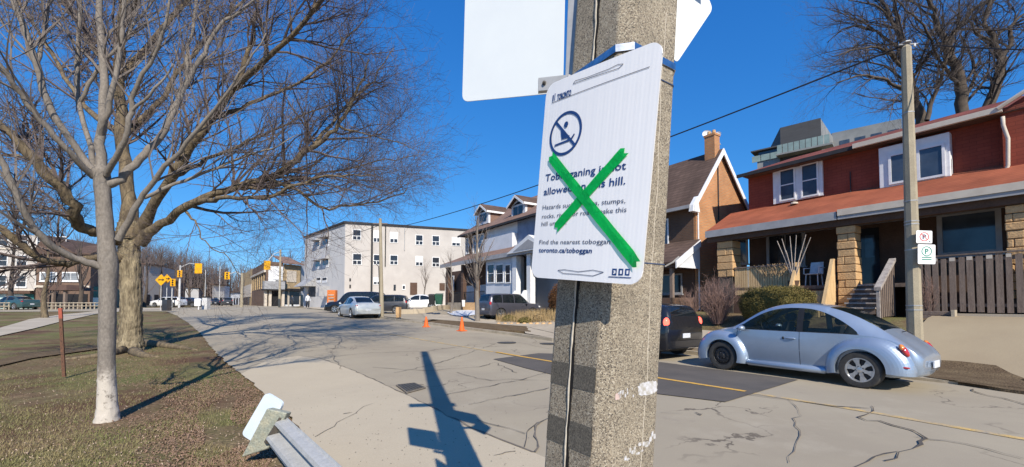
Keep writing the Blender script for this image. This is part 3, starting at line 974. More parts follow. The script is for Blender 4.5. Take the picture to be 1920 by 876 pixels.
M_twig3 = mat('twigs_dark', (.10, .08, .07), .9, col2=(.07, .055, .05), scale=2)

def fast_tube(V, Fc, pts, radii, n):
    """light tapered tube without caps; pts list of 3-tuples"""
    o = len(V)
    px, py, pz = pts[0]; qx, qy, qz = pts[-1]
    dx, dy, dz = qx - px, qy - py, qz - pz
    L = math.sqrt(dx * dx + dy * dy + dz * dz) or 1
    dx /= L; dy /= L; dz /= L
    if abs(dz) < .8: ax, ay, az = dy, -dx, 0.0
    else: ax, ay, az = 0.0, dz, -dy
    k = math.sqrt(ax * ax + ay * ay + az * az); ax /= k; ay /= k; az /= k
    bx, by, bz = dy * az - dz * ay, dz * ax - dx * az, dx * ay - dy * ax
    cs = TRIG[n]
    for (x, y, z), r in zip(pts, radii):
        for c, s in cs:
            c *= r; s *= r
            V.append((x + ax * c + bx * s, y + ay * c + by * s, z + az * c + bz * s))
    for i in range(len(pts) - 1):
        for k in range(n):
            k2 = (k + 1) % n
            Fc.append((o + i * n + k, o + i * n + k2, o + (i + 1) * n + k2, o + (i + 1) * n + k))
TRIG = {n: [(math.cos(2 * math.pi * k / n), math.sin(2 * math.pi * k / n)) for k in range(n)] for n in (3, 4, 5, 6)}

def nrm3(v):
    L = math.sqrt(v[0] ** 2 + v[1] ** 2 + v[2] ** 2) or 1
    return (v[0] / L, v[1] / L, v[2] / L)

def sprout(V, Fc, rnd, pts, radii, spec, lvl, t0=.15, bounds=None):
    """spec[lvl] = (per_metre, length, nseg, wiggle, up, sides, angle)"""
    if lvl >= len(spec): return
    per, Ln, ns, wig, up, sides, ang = spec[lvl]
    seg = [math.dist(a, b) for a, b in zip(pts, pts[1:])]
    tot = sum(seg)
    cnt = per * tot * (1 - t0)
    cnt = int(cnt) + (1 if rnd.random() < cnt - int(cnt) else 0)
    for _ in range(cnt):
        u = t0 + (1 - t0) * rnd.random()
        dd = u * tot; i = 0
        while i < len(seg) - 1 and dd > seg[i]:
            dd -= seg[i]; i += 1
        f = dd / (seg[i] or 1)
        a, b = pts[i], pts[i + 1]
        p = (a[0] + (b[0] - a[0]) * f, a[1] + (b[1] - a[1]) * f, a[2] + (b[2] - a[2]) * f)
        rl = radii[i] + (radii[i + 1] - radii[i]) * f
        d = nrm3((b[0] - a[0], b[1] - a[1], b[2] - a[2]))
        q = nrm3((rnd.gauss(0, 1), rnd.gauss(0, 1), rnd.gauss(0, 1)))
        dt = q[0] * d[0] + q[1] * d[1] + q[2] * d[2]
        q = nrm3((q[0] - d[0] * dt, q[1] - d[1] * dt, q[2] - d[2] * dt))
        an = ang * rnd.uniform(.6, 1.3)
        c, s = math.cos(an), math.sin(an)
        nd = nrm3((d[0] * c + q[0] * s, d[1] * c + q[1] * s, d[2] * c + q[2] * s + up))
        L = Ln * (1.15 - .65 * u) * rnd.uniform(.55, 1.25)
        r0 = min(rl * .55, L * (.019 if lvl == 0 else .0150) + .002)
        P = [p]; st = L / ns
        for k in range(ns):
            nd = nrm3((nd[0] + rnd.gauss(0, wig), nd[1] + rnd.gauss(0, wig), nd[2] + rnd.gauss(0, wig) + up * .12))
            x = P[-1]
            P.append((x[0] + nd[0] * st, x[1] + nd[1] * st, x[2] + nd[2] * st))
        R_ = [max(r0 * (1 - .8 * k / ns), .0020) for k in range(ns + 1)]
        fast_tube(V, Fc, P, R_, sides)
        sprout(V, Fc, rnd, P, R_, spec, lvl + 1, .12)

def raw_obj(name, V, Fc, ma, parent, smooth=False):
    off = Vector((0, 0, 0)); q = parent
    while q is not None: off += q.location; q = q.parent
    me = bpy.data.meshes.new(name)
    ox, oy, oz = off
    me.from_pydata([(x - ox, y - oy, z - oz) for x, y, z in V], [], Fc)
    me.materials.append(ma)
    if smooth: me.polygons.foreach_set('use_smooth', [True] * len(me.polygons))
    o = bpy.data.objects.new(name, me); COL.objects.link(o); o.parent = parent
    return o

def limb_pts(px, n=5, jit=.0, rnd=None):
    """px: (x, y, depth, radius) measured along the limb"""
    P = [at_d(a, b, d) for a, b, d, r in px]
    C = catmull(P, n)
    R_ = []
    for i in range(len(px) - 1):
        for k in range(n): R_.append(px[i][3] + (px[i + 1][3] - px[i][3]) * k / n)
    R_.append(px[-1][3])
    if jit and rnd:
        C = [c + Vector((rnd.gauss(0, jit), rnd.gauss(0, jit), rnd.gauss(0, jit))) * (1 if 0 < i else 0) for i, c in enumerate(C)]
    return C, R_

def trunk_mesh(C, R_, n, lumps, seed, ridge=0.0):
    rnd = random.Random(seed); m = MB()
    d0 = (C[1] - C[0]).normalized(); a = Vector((1, 0, 0)); vs = []; fs = []
    for i, p in enumerate(C):
        d = (C[min(i + 1, len(C) - 1)] - C[max(i - 1, 0)]).normalized()
        a = (a - d * a.dot(d)).normalized(); b = d.cross(a)
        for k in range(n):
            w_ = 2 * math.pi * k / n
            q = Vector((math.cos(w_) * 1.3, math.sin(w_) * 1.3, i * .35 + seed))
            f = 1 + lumps * noise.noise(q * 1.4) + lumps * .5 * noise.noise(q * 4)
            if ridge: f += ridge * (2 * abs(noise.noise(Vector((math.cos(w_) * 7, math.sin(w_) * 7, i * .07 + 3)))) * 2 - 1)
            vs.append(p + (a * math.cos(w_) + b * math.sin(w_)) * R_[i] * f)
    for i in range(len(C) - 1):
        for k in range(n): fs.append([i * n + k, i * n + (k + 1) % n, (i + 1) * n + (k + 1) % n, (i + 1) * n + k])
    fs.append([(len(C) - 1) * n + k for k in range(n)])
    m.add(vs, fs); return m

# ---- A: smooth grey tree close by ---------------------------------------
rA = random.Random(12)
dA = 5.55
tA = thing('bare_tree', G(200, 786), 'young bare tree with smooth grey trunk, whitewashed foot, nearest on the left lawn', 'tree')
base = G(200, 788)
wht = [(200, 800, dA, .145), (201, 780, dA, .122), (201, 755, dA, .103), (200, 715, dA, .093), (200, 700, dA, .090)]
def two_tone(m, col, z0, amp):
    n = m.node_tree.nodes; l = m.node_tree.links; b = n['Principled BSDF']; src = b.inputs['Base Color'].links[0].from_socket
    ge = n.new('ShaderNodeNewGeometry'); sp = n.new('ShaderNodeSeparateXYZ'); l.new(ge.outputs['Position'], sp.inputs[0])
    ns = n.new('ShaderNodeTexNoise'); ns.inputs['Scale'].default_value = 9; ns.inputs['Detail'].default_value = 7; ns.inputs['Roughness'].default_value = .75; l.new(ge.outputs['Position'], ns.inputs['Vector'])
    ma_ = n.new('ShaderNodeMath'); ma_.operation = 'MULTIPLY_ADD'; ma_.inputs[1].default_value = amp; l.new(ns.outputs['Fac'], ma_.inputs[0]); l.new(sp.outputs[2], ma_.inputs[2])
    mr = n.new('ShaderNodeMapRange'); mr.inputs[1].default_value = z0 - .10; mr.inputs[2].default_value = z0 + .16; mr.inputs[3].default_value = 1; mr.inputs[4].default_value = 0; l.new(ma_.outputs[0], mr.inputs[0])
    mx = n.new('ShaderNodeMix'); mx.data_type = 'RGBA'; l.new(mr.outputs[0], mx.inputs[0]); l.new(src, mx.inputs[6]); mx.inputs[7].default_value = (*col, 1); l.new(mx.outputs[2], b.inputs['Base Color'])
M_barkA = mat('bark_grey_whitewashed_foot', (.235, .205, .175), .9, col2=(.155, .135, .115), scale=7, contrast=.8, fine=.2, fscale=50, bump=.7, bscale=25, stretch=(1, 1, .5))
two_tone(M_barkA, (.50, .45, .385), 1.0, .9)
add_patch(M_barkA, (.17, .145, .12), 13, .56, .66, 2)
add_patch(M_barkA, (.10, .085, .07), 30, .62, .72, 6)
tr = wht[:-1] + [(200, 700, dA, .090), (201, 620, dA, .089), (203, 540, dA, .092), (203, 495, dA, .102), (200, 460, dA, .090), (196, 400, dA, .084), (192, 350, dA, .086), (190, 322, dA, .094), (190, 312, dA, .07)]
C, R_ = limb_pts(tr, 5)
trunk_mesh(C, R_, 28, .10, 4).build('trunk', M_barkA, tA, smooth=True)
limbsA = [
    [(190, 325, 5.55, .075), (188, 250, 5.6, .062), (193, 160, 5.7, .055), (190, 80, 5.8, .05), (186, -20, 5.9, .042), (190, -160, 6, .03), (200, -320, 6.1, .012)],
    [(182, 330, 5.5, .055), (150, 290, 5.4, .048), (100, 215, 5.2, .045), (68, 120, 5.1, .043), (35, 20, 5.0, .035), (0, -80, 4.9, .025), (-40, -220, 4.8, .01)],
    [(178, 325, 5.6, .045), (165, 260, 5.7, .036), (148, 190, 5.8, .034), (145, 120, 5.85, .033), (150, 30, 5.9, .028), (148, -90, 6, .018), (140, -200, 6, .008)],
    [(198, 328, 5.5, .045), (235, 262, 5.3, .036), (246, 210, 5.25, .036), (252, 172, 5.2, .03), (290, 100, 5.1, .024), (315, 20, 5.0, .018), (330, -90, 5, .008)],
    [(222, 450, 5.55, .05), (262, 378, 5.5, .040), (300, 325, 5.4, .034), (350, 270, 5.3, .028), (400, 205, 5.2, .022), (450, 140, 5.1, .016), (500, 60, 5, .007)],
    [(192, 352, 5.56, .07), (224, 334, 5.6, .062), (262, 300, 5.7, .056), (300, 256, 5.8, .052), (330, 200, 5.9, .047), (352, 150, 6.0, .043), (378, 110, 6.05, .036), (402, 60, 6.1, .03), (450, 20, 6.2, .022), (520, -30, 6.3, .01)],
    [(270, 371, 5.6, .03), (330, 345, 5.7, .026), (395, 320, 5.8, .023), (450, 296, 5.9, .019), (510, 278, 6, .014), (560, 250, 6.1, .006)],
    [(190, 500, 5.5, .062), (150, 488, 5.35, .05), (100, 462, 5.1, .046), (60, 420, 4.9, .043), (20, 340, 4.7, .038), (-10, 280, 4.6, .033), (-60, 200, 4.5, .02)],
    [(176, 332, 5.5, .05), (130, 285, 5.2, .04), (75, 225, 4.95, .036), (40, 180, 4.8, .032), (0, 120, 4.6, .028), (-60, 30, 4.4, .015)],
    [(352, 150, 6.0, .035), (350, 100, 6.1, .028), (365, 30, 6.2, .022), (372, -60, 6.3, .012)],
    [(188, 260, 5.6, .045), (205, 190, 5.5, .038), (225, 100, 5.5, .034), (232, 20, 5.5, .028), (235, -80, 5.5, .015)],
    [(150, 190, 5.8, .03), (185, 130, 5.8, .026), (225, 85, 5.8, .022), (285, 5, 5.8, .014), (320, -40, 5.8, .008)],
    [(68, 120, 5.1, .03), (85, 50, 5.2, .025), (105, -30, 5.3, .018)],
    [(246, 210, 5.25, .022), (290, 168, 5.2, .018), (325, 120, 5.2, .01)],
]
specA = [(4.6, 1.35, 5, .13, .35, 4, .6), (6.0, .65, 4, .16, .3, 3, .65), (8, .34, 3, .18, .2, 3, .7)]
VA = []; FA = []
for L in limbsA:
    C, R_ = limb_pts([(a, b, c, d * .84) for a, b, c, d in L], 4, .008, rA)
    trunk_mesh(C, R_, 10, .08, 5).build('limb', M_bark1, tA, smooth=True)
    pts = [tuple(c) for c in C]
    sprout(VA, FA, rA, pts, R_, specA, 0, .25)
raw_obj('crown', VA, FA, M_twig1, tA)

# ---- B: big old tree -----------------------------------------------------
rB = random.Random(21)
bB = G(246, 657); dB = bB.y
KB = dB / 13.8 * .86
tB = thing('bare_tree', bB, 'massive old bare tree with rough brown bark and wide crown, behind the whitewashed one', 'tree')
trB = [(247, 668, dB, .62), (247, 655, dB, .56), (249, 625, dB, .43), (250, 580, dB, .40), (249, 520, dB, .39), (246, 470, dB, .40), (246, 440, dB, .46), (248, 415, dB, .40)]
C, R_ = limb_pts([(a - 4, b, c, d * KB * .80) for a, b, c, d in trB], 14)
trunk_mesh(C, R_, 84, .12, 9, .04).build('trunk', M_bark2t, tB, smooth=True)
def rel(L): return [(a, b, dB + c, d * KB) for a, b, c, d in L]
limbsB = [
    [(246, 450, 0, .36), (240, 360, 0, .30), (228, 260, .2, .27), (222, 150, .3, .24), (228, 40, .4, .2), (235, -90, .5, .14), (240, -250, .6, .06)],
    [(262, 440, 0, .26), (290, 385, -.4, .22), (325, 330, -.7, .21), (350, 285, -.9, .2), (395, 225, -1.1, .18), (440, 165, -1.3, .13), (462, 110, -1.4, .1), (478, 40, -1.5, .07), (490, -60, -1.6, .03)],
    [(262, 455, .0, .24), (300, 420, -.3, .2), (370, 380, -.6, .18), (440, 350, -.8, .16), (500, 335, -.9, .14), (545, 308, -1, .13), (590, 272, -1.1, .11), (636, 232, -1.2, .09), (668, 175, -1.2, .06), (690, 110, -1.2, .03)],
    [(236, 450, .0, .28), (185, 435, -.8, .24), (150, 420, -1.3, .24), (132, 370, -1.8, .22), (80, 320, -2.3, .19), (20, 250, -2.8, .16), (-50, 200, -3.2, .1)],
    [(240, 480, .0, .22), (190, 484, -.6, .17), (130, 492, -1.2, .15), (90, 488, -1.6, .15), (40, 460, -2, .15), (0, 430, -2.3, .14), (-80, 400, -2.8, .09)],
    [(500, 335, -.9, .08), (550, 352, -1.1, .07), (598, 386, -1.3, .06), (641, 390, -1.4, .05), (711, 378, -1.5, .035), (770, 356, -1.6, .02)],
    [(440, 350, -.8, .08), (500, 352, -.2, .07), (560, 335, 0, .055), (640, 318, .2, .045), (720, 300, .3, .03), (800, 290, .4, .012)],
    [(370, 380, -.6, .10), (430, 372, -1.4, .09), (510, 368, -2, .075), (560, 342, -2.2, .06), (620, 330, -2.4, .04), (700, 330, -2.5, .02)],
    [(350, 398, -.5, .05), (368, 420, -.9, .032), (374, 445, -1, .028), (400, 466, -1.1, .024), (430, 482, -1.2, .02), (448, 520, -1.3, .01)],
    [(395, 225, -1.1, .1), (450, 205, -.8, .09), (520, 170, -.6, .07), (600, 130, -.5, .05), (660, 60, -.4, .03), (700, 0, -.3, .012)],
    [(228, 260, .2, .15), (290, 200, .8, .13), (350, 120, 1.3, .1), (420, 40, 1.7, .08), (500, -40, 2, .05), (580, -130, 2.3, .02)],
    [(325, 330, -.7, .1), (385, 300, .2, .09), (470, 265, .8, .07), (560, 220, 1.2, .05), (640, 190, 1.5, .03), (710, 180, 1.6, .012)],
    [(222, 150, .3, .14), (170, 80, .8, .11), (120, 0, 1.2, .08), (60, -100, 1.6, .04)],
    [(228, 250, .2, .14), (150, 190, .9, .12), (95, 100, 1.4, .09), (40, 10, 1.8, .06), (-20, -80, 2, .03)],
    [(150, 420, -1.3, .12), (125, 350, -.6, .1), (60, 300, 0, .08), (0, 290, .5, .05), (-60, 280, .8, .02)],
    [(636, 236, -1.2, .05), (680, 250, -1, .035), (730, 262, -.9, .025), (780, 280, -.8, .01)],
    [(180, 440, -.5, .10), (110, 400, .2, .08), (50, 385, .8, .06), (-30, 380, 1.4, .03)],
]
limbsB += [rel0 for rel0 in ([(228, 40, .4, .2), (300, -80, -.5, .15), (420, -160, -1, .12), (560, -200, -1.5, .08), (680, -210, -2, .04)], [(222, 150, .3, .18), (300, 60, 1.5, .14), (400, -60, 2.5, .12), (480, -180, 3, .08), (560, -300, 3.5, .04)], [(440, 165, -1.3, .12), (520, 90, -2.4, .1), (600, 10, -3, .08), (660, -80, -3.4, .05), (720, -140, -3.6, .02)], [(590, 272, -1.1, .07), (650, 200, 0, .055), (700, 150, 1, .04), (740, 90, 1.5, .02)])]  # extra limbs, mostly above the frame, added to thicken the shadows on the road
limbsB = [[(a, b, c, d * (1.0 if i == 0 else .74)) for i, (a, b, c, d) in enumerate(rel(L))] for L in limbsB]
specB = [(4.6, 2.9, 6, .15, .10, 4, .75), (5.4, 1.35, 5, .18, .08, 3, .8), (8.0, .68, 3, .2, .05, 3, .8)]
VB = []; FB = []
for L in limbsB:
    C, R_ = limb_pts(L, 4, .03, rB)
    trunk_mesh(C, R_, 12, .16, 2).build('limb', M_bark2, tB, smooth=True)
    sprout(VB, FB, rB, [tuple(c) for c in C], R_, specB, 0, .22)
raw_obj('crown', VB, FB, M_twig2, tB)
# surface roots
for (a, b, c) in (((265, 645), (330, 652), (372, 655)), ((230, 660), (190, 668), (120, 672)), ((250, 662), (270, 668), (300, 668))):
    P = catmull([G(*a) + Vector((0, 0, .05)), G(*b) + Vector((0, 0, .02)), G(*c) - Vector((0, 0, .04))], 5)
    m = MB(); m.tube(P, [.14 * (1 - .75 * i / (len(P) - 1)) for i in range(len(P))], 8); m.build('root', M_bark2, tB, smooth=True)

# ---- generic bare tree ----------------------------------------------------
def bare_tree(base, h, r, seed, label, spec, ma=M_bark3, tw=M_twig3, fork=.3, nl=7, spread=.5, group=None, lean=(0, 0), parts=True, name='bare_tree'):
    rnd = random.Random(seed)
    t = thing(name, base, label, 'tree', group)
    top = base + Vector((lean[0] * h, lean[1] * h, h * .8))
    C = catmull([base - Vector((0, 0, .1)), base.lerp(top, .3) + Vector((rnd.gauss(0, .02) * h, 0, 0)), base.lerp(top, .65) + Vector((rnd.gauss(0, .02) * h, rnd.gauss(0, .02) * h, 0)), top], 4)
    R_ = [r * (1.15 if i == 0 else 1 - .85 * i / (len(C) - 1)) for i in range(len(C))]
    trunk_mesh(C, R_, 10, .1, seed).build('trunk', ma, t, smooth=True)
    V = []; Fc = []
    sprout(V, Fc, rnd, [tuple(c) for c in C], R_, [(nl / h / (1 - fork) * 1.0 * 1.25, h * spread, 6, .10, .5, 5, .65)] + spec, 0, fork)
    raw_obj('crown', V, Fc, tw, t)
    return t

# ---- big trees behind the red house ----------------------------------------
rD = random.Random(5)
def multi_tree(base_px, d, trunks, spec, seed, label, name='bare_tree'):
    rnd = random.Random(seed)
    b = at_d(base_px[0], base_px[1], d); b.z = gz(b.x, b.y)
    t = thing(name, b, label, 'tree')
    V = []; Fc = []
    for i, L in enumerate(trunks):
        C, R_ = limb_pts([(q[0], q[1], q[2], q[3] * .66) for q in L], 4, .05, rnd)
        if i == 0:
            C = [b - Vector((0, 0, .2)), b.lerp(C[0], .5)] + C; R_ = [R_[0] * 1.5, R_[0] * 1.15] + R_
        trunk_mesh(C, R_, 10, .12, seed + i).build('trunk' if i == 0 else 'limb', M_bark3, t, smooth=True)
        sprout(V, Fc, rnd, [tuple(c) for c in C[-(len(C) if i else len(C) - 2):]], R_[-(len(C) if i else len(C) - 2):], spec, 0, .1)
    raw_obj('crown', V, Fc, M_twig3, t)
specD = [(1.6, 5.6, 6, .17, .12, 4, .75), (2.6, 2.7, 5, .2, .08, 3, .75), (4.2, 1.2, 3, .22, .05, 3, .8)]
d = 33
multi_tree((1804, 400), d, [
    [(1804, 225, d, .62), (1801, 163, d, .55), (1785, 113, d, .5), (1775, 79, d, .48)],
    [(1775, 82, d, .32), (1757, 47, d, .28), (1751, 21, d - .5, .22), (1735, -10, d - 1, .18), (1700, -60, d - 1, .1)],
    [(1775, 82, d, .32), (1798, 52, d, .26), (1827, 16, d + .5, .2), (1862, -5, d + 1, .15), (1900, -60, d + 1, .08)],
    [(1801, 163, d, .2), (1770, 126, d - 1, .16), (1740, 60, d - 2, .12), (1700, 20, d - 2.5, .08), (1660, -20, d - 3, .04)],
    [(1804, 190, d, .2), (1826, 150, d + 1, .16), (1822, 110, d + 2, .12), (1800, 60, d + 2, .06)],
], specD, 31, 'large dark bare tree with forked trunk rising behind the red house, centre of the group')
multi_tree((1722, 400), d + 1, [
    [(1728, 240, d, .6), (1712, 173, d, .5), (1696, 120, d, .4), (1690, 70, d, .3), (1680, 20, d, .2), (1670, -40, d, .1)],
    [(1712, 173, d, .22), (1686, 163, d - 1, .18), (1654, 147, d - 2, .14), (1617, 142, d - 2.5, .1), (1565, 157, d - 3, .05)],
    [(1700, 130, d, .2), (1660, 95, d - 1, .16), (1620, 90, d - 2, .11), (1560, 105, d - 2, .05)],
    [(1694, 100, d, .2), (1640, 60, d + 1, .14), (1590, 50, d + 2, .1), (1550, 80, d + 2, .04)],
    [(1738, 226, d - 1, .24), (1756, 168, d - 1, .2), (1770, 126, d - 1, .15), (1790, 60, d - 1, .08)],
    [(1690, 60, d, .15), (1650, 15, d, .1), (1590, 0, d, .05)],
    [(1694, 100, d, .22), (1670, 30, d + 1, .17), (1630, -40, d + 1, .12), (1570, -110, d + 1, .06)],
    [(1712, 173, d, .16), (1670, 130, d + 2, .12), (1610, 115, d + 3, .08), (1540, 130, d + 3, .04)],
    [(1715, 215, d, .12), (1690, 190, d - 1, .09), (1640, 185, d - 1, .06), (1600, 175, d - 1, .03)],
], specD, 32, 'wide bare tree behind the red house, partly hidden by the slim utility pole')
multi_tree((1838, 400), d + 3, [
    [(1838, 230, d, .55), (1869, 157, d, .48), (1878, 110, d, .42)],
    [(1878, 112, d, .34), (1859, 68, d, .27), (1848, 39, d, .2), (1859, -5, d, .13), (1850, -60, d, .06)],
    [(1878, 110, d, .26), (1896, 79, d, .22), (1893, 52, d, .18), (1915, 30, d, .13), (1950, 0, d, .06)],
    [(1862, 70, d, .15), (1895, 50, d + 1, .12), (1925, 35, d + 1, .08)],
    [(1855, 75, d, .14), (1830, 60, d - 1, .1), (1810, 30, d - 1, .05)],
], specD, 33, 'bare tree with an S curved trunk behind the red house, rightmost of the group')

# ---- street trees and the wood in the distance ------------------------------
specS = [(2.6, 1.0, 4, .15, .25, 3, .65), (3.5, .5, 3, .18, .2, 3, .7)]
b = G(796, 578); bare_tree(b, 5.4, .11, 41, 'slim bare street tree in front of the grey three storey building', specS, ma=M_bark1, tw=M_twig1, fork=.38, nl=18, spread=.45)
b = G(895, 604)
bare_tree(b, 8.0, .17, 42, 'tall slim bare street tree behind the right traffic cone, in front of the dormered house', specS, ma=M_bark1, tw=M_twig1, fork=.25, nl=26, spread=.42)
b = at_d(845, 575, 33); b.z = Hp(b)
bare_tree(b, 5.5, .12, 43, 'small bare tree beside the covered porch of the dormered house', specS, ma=M_bark1, tw=M_twig1, fork=.3, nl=11, spread=.4)
b = G(84, 596); bare_tree(b, 6.5, .2, 44, 'bare lawn tree with a pale trunk, far left beyond the park path', specS, ma=M_bark2, tw=M_twig2, fork=.45, nl=9, spread=.4)
specF = [(.9, 2.2, 4, .16, .25, 3, .6), (1.5, 1.1, 3, .2, .2, 3, .7)]
FT = [(505, 70, 9.0, 'round bare tree rising behind the yellow brick shops'), (543, 68, 9.5, 'bare tree between the yellow brick shops and the grey block'),
      (300, 74, 12, 'distant bare tree behind the traffic lights, leftmost'), (335, 92, 13, 'distant bare tree left of the large signal head'), (385, 98, 12, 'distant bare tree right of the large signal head'),
      (415, 110, 12, 'distant bare tree down the street centre'), (450, 105, 11, 'distant bare tree left of the yellow brick wall'), (270, 66, 11, 'distant bare tree touching the big trunk edge'),
      (355, 80, 10, 'distant bare tree above the parked cars'), (20, 44, 11, 'bare tree over the pale apartment block at far left'), (150, 46, 9, 'bare tree against the brown building at far left'), (110, 60, 14, 'tall bare tree over the brown building roof'), (-40, 40, 12, 'bare tree at the left frame edge')]
for i, (px, dd, h, lb) in enumerate(FT):
    b = at_d(px, 569, dd); b.z = Hp(b)
    if px in (505, 543): b = at_d(px, 569, 85); b.z = Hp(b) + .5; h = 13.5
    bare_tree(b, h, .25, 60 + i, lb, specF, fork=.2, nl=14, spread=.42, tw=M_twig2 if i % 2 else M_twig3)
# far wooded rise closing the street
V = []; Fc = []; rw = random.Random(9)
for i in range(620):
    x = -104 + 56 * rw.random(); dd = 125 + 25 * rw.random()
    x = x * dd / 100
    z0 = .8; h = 8 + 5 * rw.random() + 8 * smooth((-x / dd * 100 - 62) / 30)
    pts = [(x, dd, z0), (x + rw.gauss(0, .4), dd, z0 + h * .5), (x + rw.gauss(0, .6), dd, z0 + h)]
    Rr = [.2, .14, .03]
    fast_tube(V, Fc, pts, Rr, 3)
    sprout(V, Fc, rw, pts, Rr, [(1.3, h * .35, 3, .2, .3, 3, .7), (1.2, h * .14, 2, .2, .2, 3, .7)], 0, .15)
me = bpy.data.meshes.new('distant_wood'); me.from_pydata(V, [], Fc); me.materials.append(M_twig2)
o = bpy.data.objects.new('distant_wood', me); COL.objects.link(o)
tag(o, 'far off bare brown wood closing the end of the street', 'wood', kind='stuff')
# ================================================================== VEHICLES
def paint(name, col, metal=.4, rough=.32, coat=.8):
    m = mat(name, col, rough, metal=metal, col2=tuple(x * .93 for x in col), scale=3, coat=coat, spec=.5)
    return m
M_beetle = paint('paint_silver_blue', (.34, .415, .52), .5, .36)
M_black = paint('paint_black', (.012, .013, .017), .1, .25)
M_greyc = paint('paint_grey', (.10, .10, .125), .5, .35)
M_silv = paint('paint_silver', (.62, .63, .60), .4, .35)
M_whitec = paint('paint_white', (.72, .73, .74), .0, .35)
M_greenc = paint('paint_dark_green', (.04, .09, .09), .2, .35)
M_darkc = paint('paint_charcoal', (.04, .042, .05), .3, .35)
M_glass = glass_mat('car_glass', (.012, .022, .022), .34)
M_glassd = glass_mat('car_glass_dark', (.01, .014, .018), .86)
M_rub = mat('tyre_rubber', (.035, .034, .034), .85, col2=(.055, .053, .05), scale=12, bump=.2, bscale=60)
M_alloy = mat('alloy_rim', (.62, .63, .65), .3, metal=.8, scale=12)
M_steelb = mat('black_steel_rim', (.02, .02, .022), .45, scale=12)
M_trim = mat('black_trim', (.018, .018, .02), .55, scale=12)
M_seat = mat('seat_fabric', (.05, .05, .055), .9, scale=12)
M_red = mat('lamp_red', (.55, .02, .015), .15, spec=.8, scale=30, coat=1.0)
M_amb = mat('lamp_amber', (.80, .25, .03), .2, spec=.8, scale=30, coat=1.0)
M_clear = mat('lamp_clear', (.75, .75, .76), .12, spec=.9, scale=30, coat=1.0)
M_plate = mat('licence_plate', (.72, .74, .78), .5, scale=20)
M_brk = mat('lit_brake_lamp', (.9, .05, .03), .2, scale=30, emit=(1.0, .12, .08, 2.5))
M_chr = mat('chrome', (.8, .8, .82), .12, metal=1.0, scale=10)

def interp(keys, x):
    """keys sorted by x descending or ascending; smooth cubic interpolation of tuples"""
    ks = keys
    if x <= ks[0][0]: return ks[0][1:]
    if x >= ks[-1][0]: return ks[-1][1:]
    for i in range(len(ks) - 1):
        if x <= ks[i + 1][0]:
            a, b = ks[i], ks[i + 1]
            p = ks[i - 1] if i else a; q = ks[i + 2] if i + 2 < len(ks) else b
            h = b[0] - a[0]; t = (x - a[0]) / h
            out = []
            for k in range(1, len(a)):
                d = (b[k] - a[k]) / h
                ma_ = d if not i else (b[k] - p[k]) / (b[0] - p[0])
                mb_ = d if i + 2 >= len(ks) else (q[k] - a[k]) / (q[0] - a[0])
                if i and (a[k] - p[k]) * (b[k] - a[k]) <= 0: ma_ = 0
                if i + 2 < len(ks) and (q[k] - b[k]) * (b[k] - a[k]) <= 0: mb_ = 0
                h00 = 2 * t ** 3 - 3 * t * t + 1; h10 = t ** 3 - 2 * t * t + t; h01 = -2 * t ** 3 + 3 * t * t; h11 = t ** 3 - t * t
                out.append(h00 * a[k] + h10 * h * ma_ + h01 * b[k] + h11 * h * mb_)
            return tuple(out)

WHEEL_NUTS = True
def make_wheel(t, x, y, r, wd, rimm, spokes, side, tyre_name='wheel', holes=False):
    """side +1: outer face towards +y"""
    m = MB(); ax = Vector((0, side, 0)); c = Vector((x, y, r))
    m.lathe(c - ax * wd / 2, ax, [(0, r * .62), (.0, r * .93), (wd * .12, r), (wd * .88, r), (wd, r * .94), (wd * 1.02, r * .8), (wd, r * .68), (wd * .9, r * .66)], 36, cap=False)
    wl = m.build(tyre_name, M_rub, t, smooth=True, local=True, auto=40)
    m = MB()
    c2 = c + ax * wd * .32
    m.lathe(c2, ax, [(-wd * .1, r * .02), (-wd * .1, r * .6), (wd * .12, r * .67), (wd * .16, r * .67), (wd * .16, r * .62), (wd * .02, r * .58)], 32, cap=False)
    if spokes:
        for k in range(spokes):
            a = 2 * math.pi * (k + .25) / spokes
            u = Vector((math.cos(a), 0, math.sin(a))); v = Vector((-math.sin(a), 0, math.cos(a)))
            m.prism([c2 + u * r * .1 + v * r * .11, c2 + u * r * .36 + v * r * .085, c2 + u * r * .60 + v * r * .17, c2 + u * r * .60 - v * r * .17, c2 + u * r * .36 - v * r * .085, c2 + u * r * .1 - v * r * .11], ax * wd * .1)
    else:
        n_ = 14
        m.lathe(c2, ax, [(wd * .04, r * .56), (wd * .1, r * .46), (wd * .12, r * .34), (wd * .04, r * .28), (wd * .1, r * .16), (wd * .16, r * .14), (wd * .17, .001)], 28, cap=False)
        for k in range(n_):
            a = 2 * math.pi * k / n_; u = Vector((math.cos(a), 0, math.sin(a)))
            m.lathe(c2 + u * r * .46 + ax * wd * .09, ax, [(0, r * .05), (wd * .05, r * .045)], 6)
    m.lathe(c2, ax, [(wd * .02, r * .16), (wd * .13, r * .14), (wd * .15, r * .05), (wd * .15, .001)], 14, cap=False)
    rm = m.build('rim', rimm, wl, smooth=True, local=True, auto=30)
    if t.name.startswith('parked_car') and WHEEL_NUTS:
        for k in range(5):
            a = 2 * math.pi * k / 5; u = Vector((math.cos(a), 0, math.sin(a)))
            m = MB(); m.lathe(c2 + u * r * .2 + ax * wd * .1, ax, [(0, r * .03), (wd * .06, r * .025)], 6)
            m.build('wheel_nut', M_trim if spokes else M_chr, wl, local=True)
    if holes or spokes:
        m = MB(); m.lathe(c2 - ax * wd * .08, ax, [(0, r * .6), (.002, r * .6)], 24); m.build('brake_disc', M_trim, wl, local=True)
    return wl

